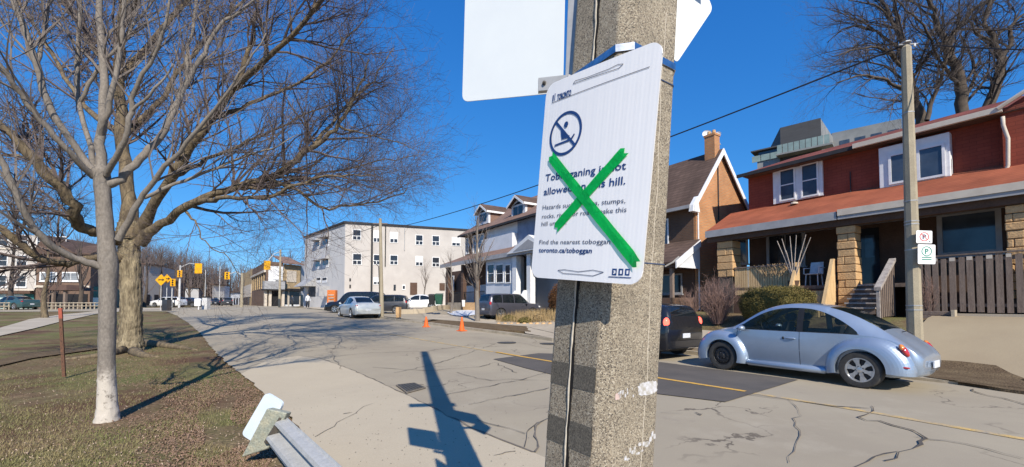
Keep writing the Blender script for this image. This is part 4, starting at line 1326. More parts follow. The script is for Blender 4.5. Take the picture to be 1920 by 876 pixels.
def make_car(t, keys, paintm, panes, wshield, rwindow, wheels, wr, archr, glass=M_glass, dx=.045, seats=True, wheel_kw=None, gtop=None):
    """keys: (x, z_bottom, z_belt, z_top, w_bottom, w_mid, w_belt, w_top).  x forward."""
    keys = sorted(keys)
    x0, x1 = keys[0][0], keys[-1][0]
    n = int((x1 - x0) / dx)
    xs = sorted(set([round(x0 + (x1 - x0) * i / n, 4) for i in range(n + 1)] + [w + sgn * archr for w in wheels for sgn in (-1, 1)] + [v for p in panes for v in p] + list(wshield) + list(rwindow)))
    rings = []
    for x in xs:
        zb, zl, zt, wb, wm, wl, wt = interp(keys, x)
        za = zb
        for wx in wheels:
            if abs(x - wx) < archr: za = max(za, wr + math.sqrt(archr ** 2 - (x - wx) ** 2) * .98)
        h = max(zt - zl, .004)
        zm = zb + (zl - zb) * .5
        z2 = max(za + .02, zb + .08); z3 = max(za + .03, zm); z4 = max(za + .04, zl - .12 * (zl - zb))
        f = lambda z: wb + (wm - wb) * min(1, (z - zb) / max(zm - zb, .01)) if z < zm else wm + (wl - wm) * ((z - zm) / max(zl - zm, .01)) ** 2
        r = [(0, zb + .03 if za == zb else za), (wb * .7, zb + .02 if za == zb else za), (f(za) - .015, za), (f(z2), z2), (f(z3), z3), (f(z4), z4), (wl, zl)]
        # greenhouse
        wg = wl - .02 if h > .1 else wl - .2 * min(h, .02)
        hg = h
        wt_ = wt
        sidez = max(h - .09, h * .55)
        gq = 1.0 if gtop is None else max(.04, min(1.0, gtop(x)))
        gy = lambda q: wg + (wt_ - wg) * (.48 * q + .44 * q * q)
        r += [(wg, zl + min(.012, h * .2)), (gy(gq * .5), zl + sidez * gq * .5), (gy(gq), zl + sidez * gq), (gy(.5 + gq / 2), zl + sidez * (.5 + gq / 2))]
        r += [(wt_ * .955, zl + h * .86 if h < .5 else zl + h - .05), (wt_ * .86, zl + h - .014), (wt_ * .5, zt), (0, zt + .008)]
        rings.append(r)
    K = len(rings[0])
    full = []
    for x, r in zip(xs, rings):
        full.append([Vector((x, y, z)) for y, z in r] + [Vector((x, -y, z)) for y, z in r[-2:0:-1]])
    M_ = len(full[0])
    body = MB(); ws = MB(); rw = MB(); pn = {}
    for i in range(len(xs) - 1):
        xm = (xs[i] + xs[i + 1]) / 2
        for j in range(M_):
            j2 = (j + 1) % M_
            q = [full[i][j], full[i][j2], full[i + 1][j2], full[i + 1][j]]
            jj = j if j < K - 1 else M_ - 1 - j
            tgt = body
            if jj in (7, 8):
                for p, (a, b) in enumerate(panes):
                    if a < xm < b: tgt = pn.setdefault((p, j < K), MB())
            elif jj in (12, 13):
                if wshield[0] < xm < wshield[1]: tgt = ws
                elif rwindow[0] < xm < rwindow[1]: tgt = rw
            tgt.quad(*q)
    body.quad(*full[0][::-1]); body.quad(*full[-1])
    def fin(mb, name, ma, auto=None):
        o = mb.build(name, ma, t, smooth=True, local=True, fix=False)
        bm = bmesh.new(); bm.from_mesh(o.data); bmesh.ops.remove_doubles(bm, verts=bm.verts, dist=.0008)
        bmesh.ops.dissolve_degenerate(bm, edges=bm.edges, dist=.0005)
        bmesh.ops.recalc_face_normals(bm, faces=bm.faces); bm.to_mesh(o.data); bm.free()
        o.data.polygons.foreach_set('use_smooth', [True] * len(o.data.polygons))
        try: o.data.set_sharp_from_angle(angle=rad(auto or 38))
        except Exception: pass
        return o
    bo = fin(body, 'body', paintm)
    if ws.f: fin(ws, 'windshield', glass)
    if rw.f: fin(rw, 'rear_window', glass)
    for k in sorted(pn): fin(pn[k], 'side_window', glass)
    # dark tub and seats
    zb, zl, zt, wb, wm, wl, wt = interp(keys, 0.0)
    cx = [k[0] for k in keys if k[3] - k[2] > .25]
    m = MB()
    m.box(min(cx) - .1, max(cx) + .15, -wl * .93, wl * .93, zb + .15, zl - .14)
    m.build('interior', M_trim, t, local=True)
    if seats:
        for sx in (.12, -.75):
            if sx < min(cx): continue
            for sy in (-.35, .35):
                m = MB(); zt_ = interp(keys, sx)[2]
                m.hexa([(sx, sy - .22, zl - .2), (sx + .13, sy - .22, zl - .2), (sx + .13, sy + .22, zl - .2), (sx, sy + .22, zl - .2), (sx - .12, sy - .19, zt_ - .36), (sx - .03, sy - .19, zt_ - .36), (sx - .03, sy + .19, zt_ - .36), (sx - .12, sy + .19, zt_ - .36)])
                st = m.build('seat', M_seat, t, local=True, bevel=.03)
                m = MB(); m.lathe((sx - .1, sy - .11, zt_ - .26), (0, 1, 0), [(0, .05), (.02, .08), (.2, .08), (.22, .05)], 14); m.build('head_rest', M_seat, st, local=True, smooth=True)
    kw = dict(rimm=M_alloy, spokes=5, wd=.2); kw.update(wheel_kw or {})
    for wx in wheels:
        w0 = interp(keys, wx)
        for sd in (1, -1):
            ww = kw.get('track', (w0[4]) - .11)
            make_wheel(t, wx, sd * ww, wr, kw['wd'], kw['rimm'] if not isinstance(kw['rimm'], dict) else kw['rimm'][wx], kw['spokes'] if not isinstance(kw['spokes'], dict) else kw['spokes'][wx], sd)
    m = MB()
    for wx in wheels:
        w0 = interp(keys, wx)
        m.box(wx - archr * .98, wx + archr * .98, -w0[4] + .34, w0[4] - .34, .16, wr + archr * .9)
        m.build('wheel_housing', M_trim, t, local=True); m = MB()
    return bo

def addbox(t, name, ma, x0, x1, y0, y1, z0, z1, bevel=.01, label=None):
    m = MB(); m.box(x0, x1, y0, y1, z0, z1)
    o = m.build(name, ma, t, local=True, bevel=bevel)
    if label: o['label'] = label
    return o

def blobpart(t, name, ma, c, sx, sy, sz, rot=(0, 0, 0), n=16, label=None):
    """flattened ellipsoid lamp or mirror"""
    bm = bmesh.new(); bmesh.ops.create_uvsphere(bm, u_segments=n, v_segments=n // 2, radius=1)
    me = bpy.data.meshes.new(name); bm.to_mesh(me); bm.free(); me.materials.append(ma)
    M4 = Matrix.Translation(c) @ Matrix.Rotation(rot[2], 4, 'Z') @ Matrix.Rotation(rot[1], 4, 'Y') @ Matrix.Rotation(rot[0], 4, 'X') @ Matrix.Diagonal((sx, sy, sz, 1))
    me.transform(M4)
    me.polygons.foreach_set('use_smooth', [True] * len(me.polygons))
    o = bpy.data.objects.new(name, me); COL.objects.link(o); o.parent = t
    if label: o['label'] = label
    return o

def heading(v): return math.atan2(v.y, v.x)

# ---- the rounded silver-blue two door -------------------------------------------
rear_c = on_t(1622, 560, 9.38); frw = on_t(1347, 560, 9.32)
sR = s_of(rear_c); sF = s_of(frw)
midc = ST((sR + sF) / 2, 9.36 + .75); midc.z = Hp(midc)
BT = thing('parked_car', midc, 'silver blue rounded two door car with bulging fenders parked along the far kerb', 'car', rz=heading(D))
WB = (sF - sR) / 2
WB = 1.26
bk = [  # x, zb, zbelt, ztop, wbot, wmid, wbelt, wtop
    (-2.03, .36, .56, .60, .50, .56, .52, .40),
    (-1.95, .28, .66, .70, .58, .64, .60, .48),
    (-1.80, .24, .78, .83, .60, .66, .64, .52),
    (-1.60, .22, .87, .975, .62, .68, .67, .54),
    (-1.40, .22, .915, 1.115, .64, .70, .69, .55),
    (-1.15, .21, .93, 1.265, .66, .72, .71, .56),
    (-.85, .20, .935, 1.395, .70, .735, .73, .565),
    (-.5, .20, .935, 1.475, .72, .76, .745, .57),
    (-.15, .20, .935, 1.50, .72, .775, .755, .575),
    (.15, .20, .935, 1.475, .72, .775, .755, .57),
    (.45, .20, .935, 1.385, .72, .77, .75, .56),
    (.75, .20, .935, 1.225, .71, .755, .74, .555),
    (1.0, .21, .93, 1.055, .68, .73, .715, .56),
    (1.12, .22, .925, .985, .66, .71, .69, .58),
    (1.3, .22, .88, .945, .64, .68, .66, .54),
    (1.6, .22, .78, .86, .60, .62, .58, .48),
    (1.85, .24, .64, .73, .54, .56, .50, .40),
    (2.0, .30, .50, .56, .44, .46, .40, .30),
]
make_car(BT, bk, M_beetle, [(-1.20, -.33), (-.24, .98)], (.5, 1.06), (-1.52, -.72), [], .317, .36, seats=True, dx=.04, gtop=lambda x: 1.0 if x > -.35 else math.sqrt(max(0, 1 - ((-.35 - x) / .86) ** 2)))
for wx, rm, sp in ((WB, M_steelb, 0), (-WB, M_alloy, 6)):
    for sd in (1, -1):
        wl = make_wheel(BT, wx, sd * .735, .32, .205, rm, sp, sd)
def fender(name, wx, ri, ro, a0, a1, yi, yo, sd, tail=0.0):
    """half arch swept round the wheel: from inboard root to outer lip"""
    m = MB(); n_ = 40; L = []
    for i in range(n_ + 1):
        a = a0 + (a1 - a0) * i / n_
        row = []
        tl = max(0, math.cos(math.pi - a)) * tail if tail > 0 else max(0, math.cos(a)) * -tail
        for k in range(12):
            s_ = k / 10 * math.pi / 2
            if k <= 10:
                rr = ri + (ro - ri + tl) * math.cos(s_) ** .85; yy = yi + (yo - yi) * math.sin(s_) ** .8
            else: rr = ri; yy = yo - .1
            z_ = .32 + rr * math.sin(a)
            row.append(Vector((wx + rr * math.cos(a), sd * yy, max(z_, .17 + .03 * (k / 10)))))
        L.append(row)
    for i in range(n_):
        for k in range(11): m.quad(L[i][k], L[i][k + 1], L[i + 1][k + 1], L[i + 1][k])
    m.quad(*L[0]); m.quad(*L[-1][::-1])
    o = m.build(name, M_beetle, BT, smooth=True, local=True, auto=50)
    return o
for sd in (1, -1):
    fender('front_fender', WB, .365, .56, rad(-14), rad(200), .58, .865, sd, tail=-.12)
    fender('rear_fender', -WB, .37, .57, rad(-14), rad(183), .60, .865, sd, tail=.14)
    # sill between the fenders
    m = MB(); m.lathe((-.75, sd * .745, .23), (1, 0, 0), [(0, .03), (.05, .065), (1.45, .065), (1.5, .03)], 12); m.build('sill', M_beetle, BT, local=True, smooth=True)
# bumpers
def arc_bumper(name, xc, sgn, wd, z0, z1, depth, bulge):
    m = MB(); n_ = 24; rows = []
    for i in range(n_ + 1):
        u = -1 + 2 * i / n_
        y = wd * u; x = xc + sgn * (depth - bulge * abs(u) ** 2.6)
        row = []
        for k in range(9):
            s_ = -math.pi / 2 + math.pi * k / 8
            row.append(Vector((x - sgn * .10 * (1 - math.cos(s_)), y * (1 - .04 * (1 - math.cos(s_))), (z0 + z1) / 2 + (z1 - z0) / 2 * math.sin(s_))))
        rows.append(row)
    for i in range(n_):
        for k in range(8): m.quad(rows[i][k], rows[i][k + 1], rows[i + 1][k + 1], rows[i + 1][k])
    return m.build(name, M_beetle, BT, smooth=True, local=True)
arc_bumper('rear_bumper', -1.93, -1, .845, .24, .60, .12, .30)
arc_bumper('front_bumper', 1.93, 1, .80, .22, .56, .10, .42)
addbox(BT, 'licence_plate', M_plate, -2.09, -2.07, -.16, .16, .40, .52, .003)
for sd in (1, -1):
    # tail lamps: egg set in the fender rear, amber upper and red lower
    c = Vector((-WB - .585, sd * .71, .70))
    tl = blobpart(BT, 'tail_light', M_red, c, .045, .062, .105, (0, rad(28), 0))
    blobpart(tl, 'indicator_lens', M_amb, c + Vector((.030, sd * .008, .050)), .040, .056, .068, (0, rad(28), 0))
    blobpart(BT, 'side_marker', M_red, (-WB - .60, sd * .80, .43), .07, .02, .018)
    blobpart(BT, 'headlight', M_clear, (WB + .50, sd * .66, .60), .07, .09, .10)
    # door seams and handle
    m = MB()
    for xx in (-.29, .93):
        for k in range(10):
            z0, z1 = .27 + (.935 - .27) * k / 10, .27 + (.935 - .27) * (k + 1) / 10
            def yy(z):
                kk = interp(sorted(bk), xx); zb, zl, zt, wb, wm, wl, wt = kk; zm = zb + (zl - zb) * .5
                return (wb + (wm - wb) * (z - zb) / (zm - zb) if z < zm else wm + (wl - wm) * ((z - zm) / (zl - zm)) ** 2) + .002
            cvx = .05 * math.sin((z0 - .27) / .66 * math.pi) * (1 if xx > 0 else -0)
            m.quad(*[Vector((xx + cvx + e, sd * yy(z), z)) for e, z in ((-.004, z0), (.004, z0), (.004, z1), (-.004, z1))])
    m.build('door_seam', M_trim, BT, local=True, fix=False)
    hd = blobpart(BT, 'door_handle', M_beetle, (-.13, sd * .775, .80), .10, .022, .022)
    blobpart(hd, 'lock', M_trim, (.0, sd * .772, .80), .02, .012, .03)
    mi = blobpart(BT, 'wing_mirror', M_beetle, (.80, sd * .84, .96), .07, .09, .06)
    blobpart(mi, 'stalk', M_trim, (.83, sd * .775, .93), .04, .04, .025)
    # black window surround
    m = MB()
    pts = []
    for xx in [-1.22 + .04 * i for i in range(56)]:
        zb, zl, zt, wb, wm, wl, wt = interp(sorted(bk), xx)
        pts.append(Vector((xx, sd * (wl - .008), zl + .006)))
    m.tube([p for p in pts if p.x < .99], .009, 5); m.build('window_trim', M_trim, BT, local=True, smooth=True)
    for xa, xb in ((-.34, -.23),):
        mp_ = MB(); rows = []
        for xx in (xa, (xa + xb) / 2, xb):
            zb, zl, zt, wb, wm, wl, wt = interp(sorted(bk), xx); hg = zt - zl; sz = max(hg - .09, hg * .55)
            rows.append([Vector((xx, sd * (wl - .02 + .006), zl + .01)), Vector((xx, sd * (wl - .02 + (wt - wl + .02) * .35 + .006), zl + sz * .5)), Vector((xx, sd * (wl - .02 + (wt - wl + .02) * .92 + .006), zl + sz))])
        for i in range(2):
            for k in range(2): mp_.quad(rows[i][k], rows[i][k + 1], rows[i + 1][k + 1], rows[i + 1][k])
        mp_.build('pillar_trim', M_trim, BT, local=True, fix=False)
addbox(BT, 'dashboard', M_trim, .62, .98, -.62, .62, .82, .97, .02)
m = MB(); m.tube([Vector((.52 + .06 * math.sin(a), .36 + .17 * math.cos(a), .98 + .16 * math.sin(a))) for a in [2 * math.pi * k / 20 for k in range(21)]], .014, 6, cap=False); m.build('steering_wheel', M_trim, BT, local=True, smooth=True)
m = MB(); m.tube([Vector((-1.63, -.05, .98)), Vector((-1.70, -.05, 1.0)), Vector((-1.78, -.05, .95))], .008, 5); m.build('hatch_handle', M_trim, BT, local=True)

WHEEL_NUTS = False
# ---- generic bodies --------------------------------------------------------------
def generic(name, L, W, Hh, style):
    """x keys for common shapes, centred on the wheelbase middle"""
    w = W / 2
    if style == 'sedan':
        return [(-.5 * L, .42, .62, .66, w * .74, w * .80, w * .78, w * .6), (-.485 * L, .26, .90, .96, w * .86, w * .92, w * .86, w * .7), (-.44 * L, .24, .95, 1.02, w * .92, w * .97, w * .89, w * .72), (-.33 * L, .23, .96, 1.06, w * .95, w * .99, w * .91, w * .7),
                (-.20 * L, .22, .95, Hh * .94, w * .96, w, w * .92, w * .66), (-.06 * L, .22, .93, Hh, w * .96, w, w * .92, w * .66), (.06 * L, .22, .92, Hh * .985, w * .96, w, w * .92, w * .65), (.16 * L, .22, .91, Hh * .86, w * .96, w, w * .91, w * .66),
                (.25 * L, .22, .90, .97, w * .95, w * .99, w * .9, w * .7), (.38 * L, .23, .80, .88, w * .93, w * .97, w * .87, w * .68), (.47 * L, .26, .68, .76, w * .82, w * .88, w * .78, w * .6), (.5 * L, .34, .52, .56, w * .70, w * .74, w * .68, w * .5)]
    return [(-.5 * L, .42, .80, .84, w * .80, w * .86, w * .82, w * .6), (-.49 * L, .28, 1.0, 1.10, w * .88, w * .95, w * .88, w * .72), (-.465 * L, .25, 1.03, Hh * .90, w * .93, w * .98, w * .90, w * .74), (-.42 * L, .24, 1.03, Hh * .975, w * .95, w * .99, w * .92, w * .76),
            (-.2 * L, .24, 1.02, Hh, w * .96, w, w * .93, w * .78), (.0 * L, .24, 1.0, Hh, w * .96, w, w * .93, w * .78), (.10 * L, .24, .99, Hh * .97, w * .96, w, w * .93, w * .77), (.17 * L, .24, .98, Hh * .86, w * .96, w, w * .92, w * .76),
            (.27 * L, .24, .97, 1.06, w * .95, w, w * .9, w * .74), (.40 * L, .25, .90, .98, w * .93, w * .98, w * .88, w * .7), (.475 * L, .28, .76, .84, w * .84, w * .9, w * .8, w * .62), (.5 * L, .36, .58, .62, w * .72, w * .78, w * .7, w * .5)]

def plain_car(loc, hd, L, W, Hh, style, pm, label, glass=M_glassd, wr=.33, spokes=5, lit=False, tails=True, cat='car', name='parked_car', simple=False):
    loc = Vector(loc)
    t = thing(name, loc, label, cat, rz=heading(hd))
    ks = generic(name, L, W, Hh, style)
    wb = L * .3
    if style == 'sedan':
        panes = [(-.245 * L, -.04 * L), (-.025 * L, .215 * L)]; wsd = (.095 * L, .24 * L); rwd = (-.335 * L, -.185 * L)
    else:
        panes = [(-.435 * L, -.27 * L), (-.255 * L, -.05 * L), (-.035 * L, .24 * L)]; wsd = (.115 * L, .265 * L); rwd = (-.487 * L, -.435 * L)
    make_car(t, ks, pm, panes, wsd, rwd, [wb, -wb], wr, wr + .055, glass=glass, dx=.09 if simple else .06, seats=not simple, wheel_kw=dict(spokes=spokes))
    w = W / 2
    for sd in (1, -1):
        if style == 'sedan':
            blobpart(t, 'tail_light', M_brk if lit else M_red, (-.475 * L, sd * w * .80, .82), .08, .10, .09)
            blobpart(t, 'headlight', M_clear, (.46 * L, sd * w * .74, .66), .10, .14, .07)
        else:
            blobpart(t, 'tail_light', M_brk if lit else M_red, (-.478 * L, sd * w * .84, .98), .07, .10, .13)
            blobpart(t, 'headlight', M_clear, (.455 * L, sd * w * .78, .76), .10, .15, .08)
        mi = blobpart(t, 'wing_mirror', pm, (.17 * L, sd * (w + .07), .98), .06, .09, .07)
        for xx in (-.08 * L, .10 * L): blobpart(t, 'door_handle', M_chr if style == 'sedan' else pm, (xx - .02, sd * w * .985, .80), .08, .02, .016)
    addbox(t, 'licence_plate', M_plate, -.5 * L - .012, -.5 * L + .02, -.16, .16, .50 if style == 'sedan' else .56, .62 if style == 'sedan' else .68, .003)
    addbox(t, 'rear_bumper', pm, -.5 * L - .005, -.46 * L, -w * .86, w * .86, .28, .52, .03)
    addbox(t, 'front_bumper', pm, .47 * L, .5 * L + .01, -w * .8, w * .8, .26, .50, .03)
    return t

# dark hatchback with lit lamps, nose to the silver-blue car
p = ST(sF + .75 + .65 + 2.0, 9.36 + .80); p.z = Hp(p)
hb = plain_car(p, D, 4.0, 1.72, 1.47, 'suv', M_black, 'black hatchback with lit brake light parked ahead of the rounded silver blue car', lit=True, wr=.31)
# grey boxy car on the driveway
b0 = G(937, 599); 
p = b0 + N * 1.28 + D * .78; p.z = Hp(b0) + .02
sv = plain_car(p, N, 4.1, 1.8, 1.63, 'suv', M_greyc, 'dark grey boxy hatchback parked on the driveway of the dormered house', wr=.33, glass=M_glassd)
# silver saloon by the kerb
b0 = G(657, 597.0)
p = b0 + D * 1.38 + N * .80; p.z = Hp(b0)
hd_ = Vector((math.cos(math.atan2(D.y, D.x) + rad(3)), math.sin(math.atan2(D.y, D.x) + rad(3)), 0))
plain_car(p, hd_, 4.7, 1.82, 1.46, 'sedan', M_silv, 'pale silver saloon pulled up by the far kerb near the orange sign', wr=.33, lit=False)
def far_car(px, dd, ang, L, W, Hh, style, pm, label, py=569):
    b = at_d(px, py, dd); b.z = Hp(b)
    return plain_car(b, Vector((math.cos(rad(ang)), math.sin(rad(ang)), 0)), L, W, Hh, style, pm, label, simple=True)
far_car(668, 37, 176, 5.0, 1.95, 1.85, 'suv', M_black, 'black van behind the pale silver saloon in front of the grey block')
far_car(716, 35.5, 186, 4.4, 1.85, 1.6, 'suv', M_darkc, 'charcoal car right of the black van, by the grey block driveway')
far_car(786, 41, 186, 4.2, 1.8, 1.46, 'sedan', M_whitec, 'white car behind the slim street tree beside the green bins')
far_car(28, 43, 170, 4.5, 1.8, 1.4, 'sedan', M_greenc, 'dark green saloon at the far left beyond the park fence')
far_car(425, 84, 128, 4.5, 1.8, 1.6, 'suv', M_darkc, 'dark oncoming car waiting at the far junction, nearest the street centre')
far_car(403, 90, 128, 4.5, 1.8, 1.5, 'sedan', M_black, 'black car left of the dark oncoming car at the far junction')
far_car(352, 66, 180, 4.5, 1.8, 1.45, 'sedan', M_darkc, 'dark saloon behind the white traffic light posts')
far_car(316, 62, 178, 4.4, 1.8, 1.5, 'suv', M_whitec, 'white car on the cross street left of the traffic light posts')
far_car(372, 82, 170, 4.5, 1.8, 1.45, 'sedan', M_silv, 'silver car far off beyond the junction between the light posts')
# ================================================================== BUILDINGS
DN = D + N
def brick_mat(name, c1, c2, mortar, bw=.22, bh=.075, ms=.012, rough=.9, axis=None, bump=.5, vary=.12, along_slope=None):
    m = bpy.data.materials.new(name); m.use_nodes = True
    n = m.node_tree.nodes; l = m.node_tree.links; b = n['Principled BSDF']
    ge = n.new('ShaderNodeNewGeometry')
    dt = n.new('ShaderNodeVectorMath'); dt.operation = 'DOT_PRODUCT'; l.new(ge.outputs['Position'], dt.inputs[0]); dt.inputs[1].default_value = axis or DN
    sp = n.new('ShaderNodeSeparateXYZ'); l.new(ge.outputs['Position'], sp.inputs[0])
    cb = n.new('ShaderNodeCombineXYZ'); l.new(dt.outputs['Value'], cb.inputs[0]); l.new(sp.outputs[2], cb.inputs[1])
    br = n.new('ShaderNodeTexBrick'); br.inputs['Scale'].default_value = 1; br.inputs['Brick Width'].default_value = bw; br.inputs['Row Height'].default_value = bh
    br.inputs['Mortar Size'].default_value = ms; br.inputs['Color1'].default_value = (*c1, 1); br.inputs['Color2'].default_value = (*c2, 1); br.inputs['Mortar'].default_value = (*mortar, 1)
    l.new(cb.outputs[0], br.inputs['Vector'])
    ns = n.new('ShaderNodeTexNoise'); ns.inputs['Scale'].default_value = 1.1; ns.inputs['Detail'].default_value = 8; l.new(ge.outputs['Position'], ns.inputs['Vector'])
    mr = n.new('ShaderNodeMapRange'); mr.inputs[1].default_value = .3; mr.inputs[2].default_value = .7; mr.inputs[3].default_value = 1 - vary * 1.6; mr.inputs[4].default_value = 1 + vary
    l.new(ns.outputs['Fac'], mr.inputs[0])
    vm = n.new('ShaderNodeVectorMath'); vm.operation = 'SCALE'; l.new(br.outputs['Color'], vm.inputs[0]); l.new(mr.outputs[0], vm.inputs['Scale'])
    l.new(vm.outputs[0], b.inputs['Base Color']); b.inputs['Roughness'].default_value = rough
    b.inputs['Specular IOR Level'].default_value = .25
    bp = n.new('ShaderNodeBump'); bp.inputs['Strength'].default_value = bump; bp.inputs['Distance'].default_value = .01; bp.invert = True
    l.new(br.outputs['Fac'], bp.inputs['Height']); l.new(bp.outputs[0], b.inputs['Normal'])
    return m
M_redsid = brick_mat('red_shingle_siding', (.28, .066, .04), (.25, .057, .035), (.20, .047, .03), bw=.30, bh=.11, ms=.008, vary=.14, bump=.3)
M_redroof = brick_mat('red_roof_shingle', (.35, .105, .052), (.31, .09, .046), (.24, .07, .038), bw=.33, bh=.08, ms=.007, vary=.16, bump=.3)
M_redroof2 = brick_mat('upper_roof_shingle', (.26, .08, .05), (.20, .058, .04), (.13, .04, .03), bw=.33, bh=.07, ms=.010, vary=.2)
M_brownroof = brick_mat('brown_roof_shingle', (.135, .088, .068), (.105, .068, .052), (.07, .046, .036), bw=.33, bh=.16, ms=.012, vary=.16)
M_brownroof2 = mat('tan_roof_shingle', (.26, .17, .135), .9, col2=(.19, .12, .095), scale=1.4, fine=.2, fscale=20, spec=.15)
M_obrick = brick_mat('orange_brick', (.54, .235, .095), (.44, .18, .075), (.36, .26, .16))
M_bbrick = brick_mat('shaded_brown_brick', (.15, .085, .055), (.12, .07, .048), (.12, .09, .07))
M_ybrick = brick_mat('yellow_brick', (.50, .36, .19), (.43, .30, .16), (.38, .30, .2))
M_dbrick = brick_mat('dark_shop_brick', (.20, .12, .085), (.16, .10, .07), (.14, .11, .09))
M_block = mat('tan_stone_block', (.60, .39, .20), .9, col2=(.50, .31, .155), scale=6, fine=.15, fscale=35, bump=.7, bscale=22, spec=.15, bdist=.02)
M_tanwood = mat('tan_painted_wood', (.64, .45, .24), .85, col2=(.52, .35, .18), scale=4, fine=.12, fscale=30, stretch=(3, 3, .6))
M_greywood = mat('weathered_wood', (.255, .195, .155), .95, col2=(.15, .11, .09), scale=5, contrast=.8, fine=.25, fscale=35, stretch=(5, 5, .5), bump=.4, bscale=40)
M_stepwood = mat('step_timber', (.21, .16, .13), .9, col2=(.12, .09, .075), scale=5, fine=.25, fscale=35)
M_steptop = mat('step_tread_grey', (.40, .36, .32), .9, col2=(.26, .22, .20), scale=8, fine=.2, fscale=35)
M_fascia = mat('fascia_cream', (.60, .53, .44), .7, col2=(.52, .45, .37), scale=3)
M_fasciag = mat('fascia_grey', (.36, .36, .37), .7, col2=(.30, .30, .31), scale=3)
M_wtrim = mat('white_window_trim', (.78, .78, .78), .55, col2=(.70, .70, .70), scale=5)
M_wwall = mat('white_siding', (.66, .67, .70), .8, col2=(.58, .60, .63), scale=1.5, fine=.06, fscale=30)
M_blueshade = mat('blue_balcony_shade', (.22, .29, .42), .8, scale=1.5)
M_stucco = mat('grey_stucco', (.52, .485, .45), .9, col2=(.45, .415, .385), scale=.5, fine=.05, fscale=30, spec=.2, bump=.2, bscale=40)
M_stucco2 = mat('bluish_stucco', (.60, .58, .56), .9, col2=(.53, .52, .51), scale=.5, fine=.05, fscale=30, spec=.2)
M_roofcap = mat('black_roof_edge', (.035, .035, .04), .8, scale=4)
M_pane = mat('window_pane', (.035, .05, .075), .08, col2=(.06, .08, .11), scale=1.5, spec=.7)
M_pane2 = mat('window_pane_blind', (.30, .32, .34), .25, col2=(.12, .13, .15), scale=.9, contrast=.5, stretch=(.3, .3, 3), spec=.6)
M_paned = mat('window_pane_dark', (.02, .022, .028), .1, col2=(.035, .04, .05), scale=1.2, spec=.6)
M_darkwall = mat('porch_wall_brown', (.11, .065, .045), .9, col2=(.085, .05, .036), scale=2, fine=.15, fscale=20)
M_dark = mat('dark_opening', (.012, .012, .015), .8, scale=4)
M_condo = mat('condo_dark_panel', (.075, .075, .078), .8, col2=(.065, .065, .068), scale=.5, stretch=(1, 1, 6))
M_condo2 = mat('condo_light_panel', (.27, .275, .27), .7, scale=.5)
M_rail = mat('balcony_glass_green', (.28, .36, .33), .25, scale=1, spec=.6)
M_iron = mat('black_iron', (.02, .02, .022), .6, scale=5)
M_plast = mat('white_plastic', (.74, .76, .8), .45, scale=5)

def bST(m, s0, s1, t0, t1, z0, z1):
    return m.box(s0, s1, t0, t1, z0, z1, lambda a, b, c: ST(a, b, c))

def FRst(t0):
    return lambda u, w_, z: ST(-u, t0 - w_, z)
def FRse(s0):       # wall facing -D (towards the near end of the street): u grows with t
    return lambda u, w_, z: ST(s0 - w_, u, z)
def FRab(A, B):
    d = (B - A); d.z = 0; d.normalize(); nn = Vector((d.y, -d.x, 0))
    return lambda u, w_, z: Vector((A.x, A.y, 0)) + d * u + nn * w_ + Vector((0, 0, z))
def uz_ab(A, B, px, py):
    d = (B - A); d.z = 0; d.normalize(); nn = Vector((d.y, -d.x, 0))
    r = ray(px, py); k = (Vector((A.x, A.y, 0)) - EYEP).dot(nn) / r.dot(nn)
    p = EYEP + r * k
    return (p - A).x * d.x + (p - A).y * d.y, p.z

def window(par, fr, u0, u1, z0, z1, nx=1, nz=1, fw=.07, Mf=None, Mg=None, proud=.05, sill=True, name='window', fr_bot=None, mid=.04):
    if u1 < u0: u0, u1 = u1, u0
    Mf = Mf or M_wtrim; Mg = Mg or M_pane
    m = MB()
    m.box(u0, u0 + fw, 0.003, proud, z0, z1, fr); m.box(u1 - fw, u1, 0.003, proud, z0, z1, fr)
    m.box(u0 + fw, u1 - fw, 0.003, proud, z1 - fw, z1, fr); m.box(u0 + fw, u1 - fw, 0.003, proud, z0, z0 + fw, fr)
    xs = [u0 + fw + (u1 - u0 - 2 * fw) * i / nx for i in range(nx + 1)]
    zs = [z0 + fw + (z1 - z0 - 2 * fw) * i / nz for i in range(nz + 1)]
    for x in xs[1:-1]: m.box(x - mid / 2, x + mid / 2, 0.003, proud * .8, z0 + fw, z1 - fw, fr)
    for z in zs[1:-1]: m.box(u0 + fw, u1 - fw, 0.003, proud * .7, z - mid / 2, z + mid / 2, fr)
    if sill: m.box(u0 - .05, u1 + .05, 0.003, proud + .06, z0 - .06, z0 - .002, fr)
    wn = m.build(name, Mf, par)
    for i in range(nx):
        for j in range(nz):
            p = MB(); p.box(xs[i], xs[i + 1], .004, .012, zs[j], zs[j + 1], fr)
            p.build('pane', Mg if not isinstance(Mg, (list, tuple)) else Mg[(i + j) % len(Mg)], wn)
    return wn

def wall(par, name, fr, u0, u1, z0, z1, th, ma):
    m = MB(); m.box(u0, u1, -th, 0, z0, z1, fr); return m.build(name, ma, par)

# ---------------- the red semi-detached house -------------------------------
TW, TP = 19.0, 17.0
fw_ = FRst(TW)
zE = Zt(1560, 401, TP); zF = Zt(1560, 415, TP)
zU = 7.15; sL, sRt = 9.63, -1.5
RH = thing('house', ST(5, 18, H(5, 18)), 'red sided semi-detached house with red roofs and tan stone porch pillars', 'house')
g0 = 1.0
wall(RH, 'wall', fw_, -sL, -sRt, g0, zU, 7, M_redsid)
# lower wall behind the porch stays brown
m = MB(); bST(m, sRt, sL, TW - .03, TW - .004, g0, zE + .4); m.build('porch_wall', M_darkwall, RH)
